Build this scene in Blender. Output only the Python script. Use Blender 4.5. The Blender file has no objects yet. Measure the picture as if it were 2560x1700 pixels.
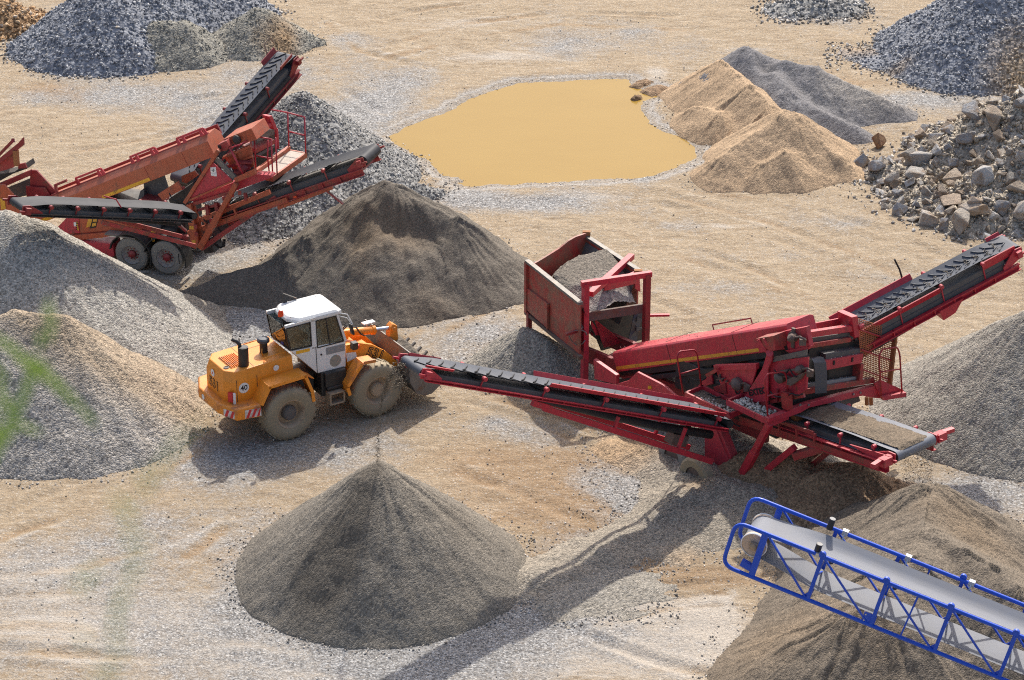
import bpy, bmesh, math, random
import numpy as np
from mathutils import Vector, Matrix, Euler

random.seed(7)
SC = bpy.context.scene
COL = SC.collection
V = Vector
Z = V((0, 0, 1))
R_ = math.radians

# ------------------------------------------------------------------ camera model
FPX, PITCH, DIST = 6900.0, R_(25.5), 77.0
CAM = V((0, 0, DIST * math.sin(PITCH)))
FWD = V((0, math.cos(PITCH), -math.sin(PITCH)))
UPV = V((0, math.sin(PITCH), math.cos(PITCH)))
RGT = V((1, 0, 0))

def ray(px, py):
    return FWD + RGT * ((px - 1280) / FPX) - UPV * ((py - 850) / FPX)

def P(px, py, z=0.0):
    """survey point: where the sight line to a photo point meets height z"""
    d = ray(px, py)
    return CAM + d * ((z - CAM.z) / d.z)

def PV(px, py, q, n):
    d = ray(px, py)
    return CAM + d * ((q - CAM).dot(n) / d.dot(n))

class Frame:
    """a machine's own axes: m along it, l to its left, both level"""
    def __init__(s, o, heading):
        s.o = V(o); a = R_(heading)
        s.m = V((math.cos(a), math.sin(a), 0)); s.l = V((-math.sin(a), math.cos(a), 0))
    def n(s, px, py, off=0.0): return PV(px, py, s.o + s.l * off, s.l)
    def f(s, px, py, pos=0.0): return PV(px, py, s.o + s.m * pos, s.m)
    def w(s, a, b, z): return V((s.o.x, s.o.y, 0)) + s.m * a + s.l * b + Z * z
    def nn(s, pts, off=0.0): return [s.n(x, y, off) for x, y in pts]
    def ff(s, pts, pos=0.0): return [s.f(x, y, pos) for x, y in pts]

def zm(x0, y0, k):
    return lambda pts: [(x0 + x / k, y0 + y / k) for x, y in pts]

# ------------------------------------------------------------------ numpy noise
_tab = np.random.RandomState(11).rand(512, 512)
def vnoise(x, y, seed=0):
    x = np.asarray(x, float) + seed * 37.17; y = np.asarray(y, float) + seed * 91.73
    xi = np.floor(x).astype(np.int64); yi = np.floor(y).astype(np.int64)
    fx = x - xi; fy = y - yi
    fx = fx * fx * (3 - 2 * fx); fy = fy * fy * (3 - 2 * fy)
    a = _tab[xi % 512, yi % 512]; b = _tab[(xi + 1) % 512, yi % 512]
    c = _tab[xi % 512, (yi + 1) % 512]; d = _tab[(xi + 1) % 512, (yi + 1) % 512]
    return (a * (1 - fx) + b * fx) * (1 - fy) + (c * (1 - fx) + d * fx) * fy
def fbm(x, y, s=1.0, o=4, seed=0):
    r = 0; a = 1.0; t = 0.0; f = 1.0 / s
    for i in range(o):
        r = r + a * (vnoise(x * f, y * f, seed + i) - .5); t += a; a *= .5; f *= 2.03
    return r / t * 2.0            # about -1..1
def sstep(a, b, x):
    t = np.clip((x - a) / (b - a), 0, 1); return t * t * (3 - 2 * t)

# ------------------------------------------------------------------ mesh building
class MB:
    def __init__(s): s.v = []; s.f = []; s.mi = []; s.m = 0
    def add(s, vs, fs):
        b = len(s.v); s.v += [V(p) for p in vs]
        for f in fs: s.f.append([i + b for i in f]); s.mi.append(s.m)
        return s
    def box(s, c, sz, rot=None):
        c = V(c); h = [k / 2 for k in sz]
        vs = [V((x * h[0], y * h[1], z * h[2])) for x in (-1, 1) for y in (-1, 1) for z in (-1, 1)]
        if rot is not None: vs = [rot @ p for p in vs]
        return s.add([c + p for p in vs], [(0, 1, 3, 2), (4, 6, 7, 5), (0, 4, 5, 1), (2, 3, 7, 6), (0, 2, 6, 4), (1, 5, 7, 3)])
    def bar(s, a, b, w=.1, h=None, up=Z, e=0.0):
        a = V(a); b = V(b); h = w if h is None else h
        d = (b - a).normalized(); a = a - d * e; b = b + d * e
        sd = d.cross(up)
        if sd.length < 1e-3: sd = d.cross(V((1, 0, 0)))
        sd.normalize(); u = sd.cross(d).normalized()
        vs = [p + sd * (i * w / 2) + u * (j * h / 2) for p in (a, b) for i, j in ((-1, -1), (1, -1), (1, 1), (-1, 1))]
        return s.add(vs, [(3, 2, 1, 0), (4, 5, 6, 7), (0, 1, 5, 4), (1, 2, 6, 5), (2, 3, 7, 6), (3, 0, 4, 7)])
    def chan(s, a, b, w, h, up=Z, t=.03, side=1):
        """C-channel lying along a-b: web and two flanges"""
        a = V(a); b = V(b); d = (b - a).normalized(); sd = d.cross(up).normalized(); u = sd.cross(d).normalized()
        o = sd * side
        s.bar(a, b, t, h, up)
        for j in (-1, 1):
            q = u * (j * (h / 2 - t / 2)) + o * (w / 2 + t / 2)
            s.bar(a + q, b + q, w, t, up)
        return s
    def prism(s, pts, vec):
        pts = [V(p) for p in pts]; vec = V(vec); n = len(pts)
        return s.add(pts + [p + vec for p in pts],
                     [tuple(range(n - 1, -1, -1)), tuple(range(n, 2 * n))] + [(i, (i + 1) % n, n + (i + 1) % n, n + i) for i in range(n)])
    def loft(s, rings, cap=True, closed=True):
        n = len(rings[0]); vs = [p for r in rings for p in r]; fs = []
        for k in range(len(rings) - 1):
            for i in range(n if closed else n - 1):
                j = (i + 1) % n
                fs.append((k * n + i, k * n + j, (k + 1) * n + j, (k + 1) * n + i))
        if cap: fs += [tuple(range(n - 1, -1, -1)), tuple(range((len(rings) - 1) * n, len(rings) * n))]
        return s.add(vs, fs)
    def tube(s, pts, r=.03, n=8, cap=True, rs=None):
        pts = [V(p) for p in pts]; rings = []; prev = None
        for i, p in enumerate(pts):
            d = (pts[min(i + 1, len(pts) - 1)] - pts[max(i - 1, 0)]).normalized()
            if prev is None:
                x = d.cross(Z)
                if x.length < 1e-3: x = d.cross(V((1, 0, 0)))
            else: x = prev - d * prev.dot(d)
            x.normalize(); prev = x; y = d.cross(x)
            rr = r if rs is None else rs[i]
            rings.append([p + x * (rr * math.cos(2 * math.pi * k / n)) + y * (rr * math.sin(2 * math.pi * k / n)) for k in range(n)])
        return s.loft(rings, cap)
    def cyl(s, a, b, r, n=16, r2=None): return s.tube([a, b], r, n, True, [r, r if r2 is None else r2])
    def lathe(s, c, ax, prof, n=32, cap=True):
        """prof: (radius, position along ax)"""
        c = V(c); ax = V(ax).normalized(); x = ax.cross(Z)
        if x.length < 1e-3: x = V((1, 0, 0))
        x.normalize(); y = ax.cross(x)
        rings = [[c + ax * t + (x * math.cos(2 * math.pi * k / n) + y * math.sin(2 * math.pi * k / n)) * r for k in range(n)] for r, t in prof]
        return s.loft(rings, cap)
    def build(s, name, mats, parent=None, local=False, smooth=False, bevel=0.0, recalc=True):
        me = bpy.data.meshes.new(name)
        org = V((0, 0, 0))
        if parent is not None and not local: org = V(parent['org'])
        me.from_pydata([tuple(p - org) for p in s.v], [], s.f)
        for m in (mats if isinstance(mats, (list, tuple)) else [mats]): me.materials.append(m)
        me.polygons.foreach_set('material_index', s.mi)
        if recalc:
            bm = bmesh.new(); bm.from_mesh(me); bmesh.ops.recalc_face_normals(bm, faces=bm.faces); bm.to_mesh(me); bm.free()
        if smooth: me.shade_smooth()
        o = bpy.data.objects.new(name, me); COL.objects.link(o)
        if parent is not None:
            o.parent = parent; o['org'] = list(parent['org'])
        else: o['org'] = [0, 0, 0]
        if smooth == 'edge': me.set_sharp_from_angle(angle=R_(40))
        if bevel:
            b = o.modifiers.new('bevel', 'BEVEL'); b.width = bevel; b.segments = 2; b.limit_method = 'ANGLE'; b.angle_limit = R_(35)
        return o

def tag(o, label=None, cat=None, group=None, kind=None):
    if label: o['label'] = label
    if cat: o['category'] = cat
    if group: o['group'] = group
    if kind: o['kind'] = kind
    return o

def empty(name, loc, label, cat, group=None, rz=0.0):
    o = bpy.data.objects.new(name, None); COL.objects.link(o)
    o.location = loc; o.rotation_euler = (0, 0, rz); o.empty_display_size = .3
    o['org'] = list(loc)
    return tag(o, label, cat, group)

def np_mesh(name, verts, tris, mats, smooth=False, attrs=None, mi=None):
    """big meshes straight from arrays (faces all of the same size)"""
    me = bpy.data.meshes.new(name); k = tris.shape[1]
    me.vertices.add(len(verts)); me.vertices.foreach_set('co', np.ascontiguousarray(verts, np.float32).ravel())
    me.loops.add(tris.size); me.loops.foreach_set('vertex_index', np.ascontiguousarray(tris, np.int32).ravel())
    me.polygons.add(len(tris)); me.polygons.foreach_set('loop_start', np.arange(0, tris.size, k, dtype=np.int32))
    me.polygons.foreach_set('loop_total', np.full(len(tris), k, np.int32))
    for m in mats: me.materials.append(m)
    if mi is not None: me.polygons.foreach_set('material_index', np.ascontiguousarray(mi, np.int32))
    me.update(calc_edges=True)
    if attrs:
        for an, arr in attrs.items():
            a = me.color_attributes.new(an, 'FLOAT_COLOR', 'POINT')
            c = np.ones((len(verts), 4), np.float32); c[:, :arr.shape[1]] = arr
            a.data.foreach_set('color', c.ravel())
    if smooth: me.shade_smooth()
    o = bpy.data.objects.new(name, me); COL.objects.link(o)
    return o

# rock shapes: convex hulls of random points, as (verts, tris)
def rock_shape(rs, flat=.75, npt=14):
    bm = bmesh.new()
    for i in range(npt):
        p = rs.normal(size=3); p /= np.linalg.norm(p)
        p = np.sign(p) * np.abs(p) ** .75          # blocky
        p *= rs.uniform(.8, 1.1); p[2] *= flat; p[1] *= rs.uniform(.8, 1.0)
        bm.verts.new(p * .5)
    bm.verts.ensure_lookup_table()
    r = bmesh.ops.convex_hull(bm, input=bm.verts)
    bmesh.ops.delete(bm, geom=[g for g in r['geom_interior'] if isinstance(g, bmesh.types.BMVert)], context='VERTS')
    bmesh.ops.triangulate(bm, faces=bm.faces[:])
    bm.verts.index_update()
    v = np.array([x.co[:] for x in bm.verts]); f = np.array([[y.index for y in x.verts] for x in bm.faces], int)
    bm.free(); return v, f
_rs = np.random.RandomState(5)
PEBBLES = [rock_shape(_rs, .6, 8) for i in range(8)]

def scatter(pts, sizes, seed=0):
    """one array of stones: verts, tris"""
    rs = np.random.RandomState(seed); n = len(pts); VS = []; TS = []; b = 0
    which = rs.randint(0, len(PEBBLES), n)
    for k, (pv, pf) in enumerate(PEBBLES):
        idx = np.where(which == k)[0]
        if not len(idx): continue
        q = rs.normal(size=(len(idx), 4)); q /= np.linalg.norm(q, axis=1)[:, None]
        w, x, y, z = q.T
        M = np.stack([1 - 2 * (y * y + z * z), 2 * (x * y - z * w), 2 * (x * z + y * w), 2 * (x * y + z * w), 1 - 2 * (x * x + z * z), 2 * (y * z - x * w),
                      2 * (x * z - y * w), 2 * (y * z + x * w), 1 - 2 * (x * x + y * y)], 1).reshape(-1, 3, 3)
        vv = np.einsum('nij,kj->nki', M, pv) * np.asarray(sizes)[idx][:, None, None] + np.asarray(pts)[idx][:, None, :]
        VS.append(vv.reshape(-1, 3))
        TS.append((pf[None] + (np.arange(len(idx)) * len(pv))[:, None, None]).reshape(-1, 3) + b)
        b += len(idx) * len(pv)
    return np.concatenate(VS), np.concatenate(TS)
# ------------------------------------------------------------------ materials
class NT:
    def __init__(s, name):
        s.mat = bpy.data.materials.new(name); s.mat.use_nodes = True
        s.t = s.mat.node_tree; s.t.nodes.clear()
        s.out = s.t.nodes.new('ShaderNodeOutputMaterial'); s.b = s.t.nodes.new('ShaderNodeBsdfPrincipled')
        s.t.links.new(s.b.outputs[0], s.out.inputs[0])
    def n(s, typ, **kw):
        o = s.t.nodes.new('ShaderNode' + typ)
        for k, v in kw.items():
            if hasattr(o, k): setattr(o, k, v)
            else: o.inputs[k].default_value = v
        return o
    def l(s, a, b): s.t.links.new(a, b)
    def ramp(s, fac, stops, interp='LINEAR'):
        r = s.t.nodes.new('ShaderNodeValToRGB'); r.color_ramp.interpolation = interp
        e = r.color_ramp.elements
        while len(e) > 1: e.remove(e[0])
        e[0].position = stops[0][0]; e[0].color = (*stops[0][1], 1)
        for p, c in stops[1:]:
            x = e.new(p); x.color = (*c, 1)
        s.l(fac, r.inputs[0]); return r.outputs[0]
    def mix(s, f, a, b, bt='MIX'):
        m = s.t.nodes.new('ShaderNodeMix'); m.data_type = 'RGBA'; m.blend_type = bt; m.clamp_factor = True
        for sock, v in ((m.inputs[0], f), (m.inputs[6], a), (m.inputs[7], b)):
            if hasattr(v, 'is_output'): s.l(v, sock)
            else: sock.default_value = v if not isinstance(v, tuple) else (*v, 1)
        return m.outputs[2]
    def math(s, op, a, b=0.0, c=None):
        m = s.t.nodes.new('ShaderNodeMath'); m.operation = op
        for i, v in enumerate((a, b) if c is None else (a, b, c)):
            if hasattr(v, 'is_output'): s.l(v, m.inputs[i])
            else: m.inputs[i].default_value = v
        return m.outputs[0]
    def pos(s): return s.n('NewGeometry').outputs['Position']
    def noise(s, vec, scale, detail=4, rough=.6, dist=0.0):
        q = s.n('TexNoise'); q.inputs['Scale'].default_value = scale; q.inputs['Detail'].default_value = detail
        q.inputs['Roughness'].default_value = rough; q.inputs['Distortion'].default_value = dist; s.l(vec, q.inputs['Vector']); return q.outputs['Fac']
    def map(s, vec, scale=(1, 1, 1), rot=(0, 0, 0)):
        q = s.n('Mapping'); q.inputs['Scale'].default_value = scale; q.inputs['Rotation'].default_value = rot
        s.l(vec, q.inputs['Vector']); return q.outputs[0]
    def bump(s, h, strength=.5, dist=.02, nrm=None):
        q = s.n('Bump'); q.inputs['Strength'].default_value = strength; q.inputs['Distance'].default_value = dist
        s.l(h, q.inputs['Height'])
        if nrm is not None: s.l(nrm, q.inputs['Normal'])
        return q.outputs[0]

def paint(name, col, rust=.25, dust=.35, rough=.42, dustcol=(.42, .36, .28), rustcol=(.13, .055, .03), fade=None, metal=0.0, spec=.5, grime=.0):
    m = NT(name); p = m.pos()
    c = m.mix(m.noise(p, 1.6, 5, .65), tuple(k * .86 for k in col), fade or tuple(min(1, k * 1.1) for k in col))
    if rust:
        a = m.ramp(m.noise(p, 3.2, 8, .72), [(.60 - rust * .35, (0, 0, 0)), (.70 - rust * .15, (1, 1, 1))])
        c = m.mix(m.math('MULTIPLY', a, .85), c, rustcol)
    if dust:
        g = m.n('NewGeometry'); sx = m.n('SeparateXYZ'); m.l(g.outputs['Normal'], sx.inputs[0])
        upf = m.math('ADD', m.math('MULTIPLY', m.math('MAXIMUM', sx.outputs[2], 0.0), .8), .25)
        a = m.ramp(m.noise(p, 2.3, 6, .7), [(.32, (0, 0, 0)), (.75, (1, 1, 1))])
        c = m.mix(m.math('MULTIPLY', m.math('MULTIPLY', a, upf), dust), c, dustcol)
    if grime:                                              # oily runs and scuffs
        g2 = m.ramp(m.noise(m.map(p, (2.2, 2.2, .55)), 3.4, 7, .72), [(.50, (0, 0, 0)), (.74, (1, 1, 1))])
        c = m.mix(m.math('MULTIPLY', g2, grime), c, (.045, .036, .032))
        c = m.mix(m.math('MULTIPLY', m.ramp(m.noise(p, 14, 6, .8), [(.60, (0, 0, 0)), (.68, (1, 1, 1))]), grime * .8), c, sh(dustcol, .9))
    m.l(c, m.b.inputs['Base Color']); m.b.inputs['Metallic'].default_value = metal
    m.b.inputs['Specular IOR Level'].default_value = spec
    r = m.math('ADD', m.math('MULTIPLY', m.noise(p, 6, 4), .35), rough - .12)
    m.l(r, m.b.inputs['Roughness'])
    m.l(m.bump(m.noise(p, 30, 4), .08, .01), m.b.inputs['Normal'])
    return m.mat

def plain(name, col, rough=.6, metal=0.0, spec=.5):
    m = NT(name); p = m.pos()
    c = m.mix(m.noise(p, 9, 4), tuple(k * .8 for k in col), tuple(min(1, k * 1.15) for k in col))
    m.l(c, m.b.inputs['Base Color']); m.b.inputs['Roughness'].default_value = rough; m.b.inputs['Metallic'].default_value = metal
    m.b.inputs['Specular IOR Level'].default_value = spec
    return m.mat

def gravel(name, A, cell=.035, B=None, big=.25, bump=.8, island=False, patch=1.2, bigcell=None):
    """A, B: lists of (position, colour) over the stones' random value; B shows where attribute 'tint' is high"""
    m = NT(name); p = m.pos()
    w = m.n('TexNoise'); w.inputs['Scale'].default_value = .8 / cell; w.inputs['Detail'].default_value = 1; m.l(p, w.inputs['Vector'])
    wv = m.n('VectorMath', operation='MULTIPLY_ADD'); m.l(w.outputs['Color'], wv.inputs[0]); wv.inputs[1].default_value = (cell * .6,) * 3; m.l(p, wv.inputs[2])
    v = m.n('TexVoronoi'); v.inputs['Scale'].default_value = 1 / cell; m.l(wv.outputs[0], v.inputs['Vector'])
    sc = m.n('SeparateColor'); m.l(v.outputs['Color'], sc.inputs[0]); r = sc.outputs[0]
    if island:
        fl = m.n('VertexColor', layer_name='tint'); fs = m.n('SeparateColor'); m.l(fl.outputs[0], fs.inputs[0])
        isl = m.math('ADD', m.math('MULTIPLY', m.n('NewGeometry').outputs['Random Per Island'], .85), m.math('MULTIPLY', r, .15))
        r = m.math('ADD', m.math('MULTIPLY', isl, fs.outputs[1]), m.math('MULTIPLY', m.math('MULTIPLY', r, .6), m.math('SUBTRACT', 1.0, fs.outputs[1])))
    c = m.ramp(r, A)
    if B:
        at = m.n('VertexColor', layer_name='tint'); sa = m.n('SeparateColor'); m.l(at.outputs[0], sa.inputs[0])
        f = m.math('ADD', sa.outputs[0], m.math('MULTIPLY', m.math('SUBTRACT', m.noise(p, 2.5, 6, .7), .5), .7))
        f = m.math('MULTIPLY', m.math('MINIMUM', m.math('MAXIMUM', f, 0.0), 1.0), m.math('MINIMUM', m.math('MULTIPLY', sa.outputs[0], 4.0), 1.0))
        c = m.mix(f, c, m.ramp(r, B))
    k = m.math('ADD', m.math('MULTIPLY', m.noise(p, patch, 5, .65), big * 2), 1 - big)
    cc = m.n('CombineColor'); [m.l(k, cc.inputs[i]) for i in range(3)]
    c = m.mix(1.0, c, cc.outputs[0], 'MULTIPLY')
    m.l(c, m.b.inputs['Base Color']); m.b.inputs['Roughness'].default_value = .88; m.b.inputs['Specular IOR Level'].default_value = .3
    h = m.math('SUBTRACT', 1.0, v.outputs['Distance'])
    nb = m.bump(h, bump * .8, cell * .8)
    if bigcell:
        v2 = m.n('TexVoronoi'); v2.inputs['Scale'].default_value = 1 / bigcell; m.l(wv.outputs[0], v2.inputs['Vector'])
        nb = m.bump(m.math('SUBTRACT', 1.0, v2.outputs['Distance']), bump * .6, bigcell * .5, nb)
    m.l(nb, m.b.inputs['Normal'])
    return m.mat

def sh(c, k): return tuple(min(1, x * k) for x in c)
def stone_ramp(c, lo=.35, hi=2.0):
    """dark, mid and light stones around colour c"""
    lo = .4 * lo + .36; hi = 1 + (hi - 1) * .48; c = (c[0], c[1] * .955, c[2] * .89)
    return [(0, sh(c, lo)), (.35, sh(c, .84)), (.6, c), (.85, sh(c, 1.22)), (1, sh(c, hi))]

M = {}
M['red'] = paint('red_paint', (.54, .016, .042), rust=.03, dust=.38, fade=(.58, .04, .065), dustcol=(.42, .26, .21), grime=.55)
M['red_clean'] = paint('red_paint_clean', (.50, .013, .035), rust=.0, dust=.20, grime=.45)
M['red_rusty'] = paint('red_paint_rusty', (.40, .025, .03), rust=.40, dust=.5)
M['hopper'] = paint('hopper_paint', (.42, .030, .028), rust=.62, dust=.5, rustcol=(.22, .115, .075), grime=.3, dustcol=(.38, .29, .21))
M['orange_red'] = paint('faded_orange_red_paint', (.46, .066, .022), rust=.16, dust=.3, fade=(.50, .11, .04), grime=.5)
M['orange_pale'] = paint('pale_orange_red_paint', (.50, .088, .032), rust=.06, dust=.35, fade=(.52, .14, .06), grime=.35)
M['maroon'] = paint('maroon_paint', (.26, .016, .024), rust=.10, dust=.25)
M['red2'] = paint('red_guard_paint', (.38, .014, .026), rust=.04, dust=.18)
M['yellow'] = paint('yellow_stripe', (.72, .36, .03), rust=.12, dust=.3)
M['yellow2'] = paint('bright_yellow_stripe', (.80, .42, .02), rust=.03, dust=.12)
M['steel'] = paint('dusty_steel', (.16, .15, .14), rust=.12, dust=.5, rough=.5, metal=.2)
M['dark'] = paint('dark_greasy_steel', (.028, .027, .027), rust=.08, dust=.25, rough=.6)
M['darkliner'] = paint('dark_steel_liner', (.075, .078, .085), rust=.05, dust=.35, rough=.5)
M['black'] = paint('black_plastic', (.016, .017, .019), rust=0, dust=.22, rough=.45)
M['rubber'] = paint('rubber_sheet', (.055, .062, .078), rust=0, dust=.30, rough=.5, dustcol=(.2, .2, .2))
M['wood'] = paint('timber_plank', (.34, .14, .05), rust=0, dust=.15, rough=.8)
M['tanfloor'] = paint('dusty_plate_floor', (.50, .44, .38), rust=.05, dust=.5, rough=.8)
M['mesh'] = paint('rusty_mesh_wire', (.45, .16, .07), rust=.3, dust=.2)
M['orange'] = paint('loader_orange_paint', (.90, .285, .010), rust=.0, dust=.18, rough=.38, fade=(.93, .32, .02), grime=.2)
M['orange_worn'] = paint('chipped_orange_paint', (.87, .28, .012), rust=.36, dust=.25, rustcol=(.26, .09, .05), grime=.2)
M['white'] = paint('cab_white_paint', (.76, .76, .74), rust=0, dust=.26, rough=.35, dustcol=(.55, .5, .42), grime=.12)
M['dustdark'] = paint('dusty_dark_plate', (.11, .105, .10), rust=0, dust=.8, rough=.85, dustcol=(.30, .275, .245))
M['signwhite'] = plain('sign_white', (.8, .8, .78), .5)
M['signred'] = plain('sign_red', (.62, .03, .03), .5)
M['ink'] = plain('sign_ink', (.012, .012, .014), .6)
M['greypanel'] = plain('grey_panel', (.26, .26, .26), .6)
M['chrome'] = plain('chrome_rod', (.72, .74, .8), .22, .9)
M['tyre'] = paint('dusty_tyre', (.27, .225, .155), rust=0, dust=.9, rough=.95, dustcol=(.46, .385, .275), spec=.2)
M['tyre2'] = paint('grey_truck_tyre', (.24, .235, .215), rust=0, dust=.6, rough=.9, dustcol=(.40, .38, .33), spec=.2)
M['rim'] = paint('muddy_rim', (.36, .27, .18), rust=.15, dust=.6, rough=.8, dustcol=(.46, .38, .28))
M['grease'] = paint('greasy_iron', (.13, .095, .08), rust=.3, dust=.35, rough=.7, dustcol=(.30, .24, .19))
M['hub'] = paint('dark_hub', (.11, .10, .095), rust=.1, dust=.35, rough=.7)
M['rim2'] = paint('grey_rim', (.32, .32, .31), rust=.25, dust=.4, rough=.6)
M['blue'] = paint('blue_gloss_paint', (.004, .070, .56), rust=.0, dust=.06, rough=.34, fade=(.006, .095, .66), spec=.4, grime=.10)
M['galv'] = plain('galvanised_steel', (.5, .52, .55), .4, .5)
M['drum'] = paint('drum_face', (.60, .46, .33), rust=.2, dust=.4, rough=.7, dustcol=(.55, .48, .38))
M['amberlamp'] = plain('orange_beacon_lens', (.85, .07, .01), .2)
M['bolt'] = plain('bolt_steel', (.3, .3, .3), .5, .6)

def belt_mat(name, col, streak=.35, rough=.45, dustc=None, dustf=.3):
    m = NT(name); at = m.n('VertexColor', layer_name='uvw'); p = m.n('SeparateColor'); m.l(at.outputs[0], p.inputs[0])
    cv = m.n('CombineXYZ'); m.l(m.math('MULTIPLY', p.outputs[0], 16.0), cv.inputs[0]); m.l(m.math('MULTIPLY', p.outputs[1], 1.2), cv.inputs[1])
    s = m.noise(cv.outputs[0], 3.0, 6, .7)
    c = m.mix(s, sh(col, 1 - streak), sh(col, 1 + streak))
    if dustc:
        d = m.ramp(m.noise(m.pos(), 2.2, 6, .7), [(.38, (0, 0, 0)), (.7, (1, 1, 1))])
        c = m.mix(m.math('MULTIPLY', d, dustf), c, dustc)
    m.l(c, m.b.inputs['Base Color']); m.b.inputs['Roughness'].default_value = rough
    m.b.inputs['Specular IOR Level'].default_value = .25
    return m.mat
M['belt'] = belt_mat('grey_rubber_belt', (.095, .104, .125), .3, .62, (.22, .21, .195), .35)
M['belt_clean'] = belt_mat('pale_rubber_belt', (.215, .225, .25), .30, .6, (.24, .22, .2), .3)
M['belt_black'] = belt_mat('black_rubber_belt', (.032, .034, .040), .3, .6, (.16, .15, .14), .2)

def glass():
    m = NT('tinted_glass'); t = m.t
    tr = t.nodes.new('ShaderNodeBsdfTransparent'); tr.inputs[0].default_value = (.55, .62, .62, 1)
    gl = t.nodes.new('ShaderNodeBsdfGlossy'); gl.inputs['Roughness'].default_value = .03
    fr = t.nodes.new('ShaderNodeFresnel'); fr.inputs[0].default_value = 1.5
    mx = t.nodes.new('ShaderNodeMixShader'); m.l(m.math('ADD', fr.outputs[0], .04), mx.inputs[0]); m.l(tr.outputs[0], mx.inputs[1]); m.l(gl.outputs[0], mx.inputs[2])
    m.l(mx.outputs[0], m.out.inputs[0]); return m.mat
M['glass'] = glass()

def leaf():
    m = NT('leaf_green'); t = m.t
    c = m.mix(m.noise(m.pos(), 25, 3), (.34, .46, .12), (.58, .68, .28))
    tr = t.nodes.new('ShaderNodeBsdfTranslucent'); mx = t.nodes.new('ShaderNodeMixShader'); mx.inputs[0].default_value = .5
    m.l(c, m.b.inputs['Base Color']); m.l(c, tr.inputs[0]); m.b.inputs['Roughness'].default_value = .5
    m.l(m.b.outputs[0], mx.inputs[1]); m.l(tr.outputs[0], mx.inputs[2]); m.l(mx.outputs[0], m.out.inputs[0]); return m.mat
M['leaf'] = leaf()
M['stem'] = plain('green_stem', (.12, .16, .05), .7)

# gravels
G = {}
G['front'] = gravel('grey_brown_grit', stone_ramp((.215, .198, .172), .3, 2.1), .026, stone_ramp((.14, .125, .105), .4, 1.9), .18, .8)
G['fines'] = gravel('dark_fines', stone_ramp((.158, .142, .122), .45, 2.1), .024, stone_ramp((.21, .16, .112), .5, 1.7), .28, .7, patch=1.6)
G['pale'] = gravel('pale_grey_gravel', stone_ramp((.375, .365, .34), .22, 2.0), .042, stone_ramp((.40, .32, .22), .25, 1.9), .12, .9)
G['mixed'] = gravel('grey_gravel', stone_ramp((.36, .345, .325), .2, 2.1), .042, stone_ramp((.37, .305, .23), .3, 1.8), .12, .9)
G['right'] = gravel('mid_grey_gravel', stone_ramp((.31, .295, .265), .3, 2.0), .036, None, .14, .9)
G['under'] = gravel('brown_grey_sand', stone_ramp((.185, .158, .127), .4, 2.0), .028, stone_ramp((.225, .172, .118), .5, 1.7), .25, .8, patch=.9)
G['sand'] = gravel('tan_crusher_sand', stone_ramp((.44, .325, .215), .5, 1.7), .030, stone_ramp((.40, .27, .165), .5, 1.5), .15, .7)
G['bluefine'] = gravel('blue_grey_fines', stone_ramp((.20, .20, .215), .4, 2.0), .030, stone_ramp((.42, .39, .345), .6, 1.5), .2, .8)
G['mound'] = gravel('grey_mixed_gravel', stone_ramp((.32, .29, .245), .3, 2.0), .038, stone_ramp((.44, .32, .205), .4, 1.7), .2, .9)
G['spoil'] = gravel('brown_spoil', stone_ramp((0.288, 0.198, 0.126), .4, 1.9), .045, stone_ramp((0.360, 0.324, 0.276), .4, 1.8), .3, 1.0)
G['bluestone'] = gravel('blue_grey_stone', [(0, (.13, .136, .15)), (.3, (.22, .23, .255)), (.55, (.31, .32, .345)), (.8, (.40, .405, .42)), (.93, (.50, .50, .50)), (1, (.52, .42, .29))], .10, [(0, (.20, .14, .08)), (.4, (.42, .30, .18)), (.8, (.56, .46, .33)), (1, (.64, .6, .53))], .12, .6, island=True)
G['greystone'] = gravel('grey_crushed_stone', [(0, (.13, .125, .118)), (.3, (.24, .235, .222)), (.55, (.35, .34, .32)), (.8, (.48, .465, .44)), (1, (.66, .65, .62))], .10, None, .12, .6, island=True)
G['olivestone'] = gravel('olive_grey_stone', [(0, (.16, .15, .125)), (.4, (.27, .255, .215)), (.75, (.38, .36, .31)), (1, (.56, .54, .48))], .06, [(0, (.2, .13, .07)), (.5, (.38, .26, .15)), (1, (.48, .38, .26))], .12, .7, island=True)
G['brownstone'] = gravel('brown_rubble', [(0, (0.156, 0.091, 0.046)), (.4, (0.429, 0.260, 0.130)), (.8, (0.585, 0.429, 0.273)), (1, (0.650, 0.585, 0.520))], .08, None, .15, .8, island=True)
G['pebble'] = gravel('loose_pebbles', [(0, (0.154, 0.132, 0.110)), (.35, (0.352, 0.319, 0.275)), (.7, (0.506, 0.462, 0.407)), (1, (0.726, 0.693, 0.638))], .08, None, .1, .5, island=True)

def boulder_mat():
    m = NT('boulder_stone'); tc = m.n('TexCoord'); p = tc.outputs['Object']
    r = m.n('ObjectInfo').outputs['Random']
    c = m.ramp(r, [(0, (.32, .33, .35)), (.22, (.45, .455, .47)), (.42, (.40, .37, .325)), (.6, (.47, .37, .265)), (.76, (.40, .285, .19)), (.88, (.60, .58, .545)), (1, (.68, .69, .70))])
    c = m.mix(m.ramp(m.noise(p, 2.6, 6, .65), [(.46, (0, 0, 0)), (.62, (1, 1, 1))]), c, (.30, .20, .12))
    c = m.mix(m.math('MULTIPLY', m.noise(p, 9, 8, .75), .5), c, (.36, .33, .29)); c = m.mix(m.ramp(m.noise(p, 5, 8, .75), [(.28, (.5, .5, .5)), (.40, (0, 0, 0))]), c, (.12, .10, .08))
    m.l(c, m.b.inputs['Base Color']); m.b.inputs['Roughness'].default_value = .85
    m.l(m.bump(m.noise(p, 4, 9, .75), 1.0, .14), m.b.inputs['Normal']); return m.mat
M['boulder'] = boulder_mat()

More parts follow.
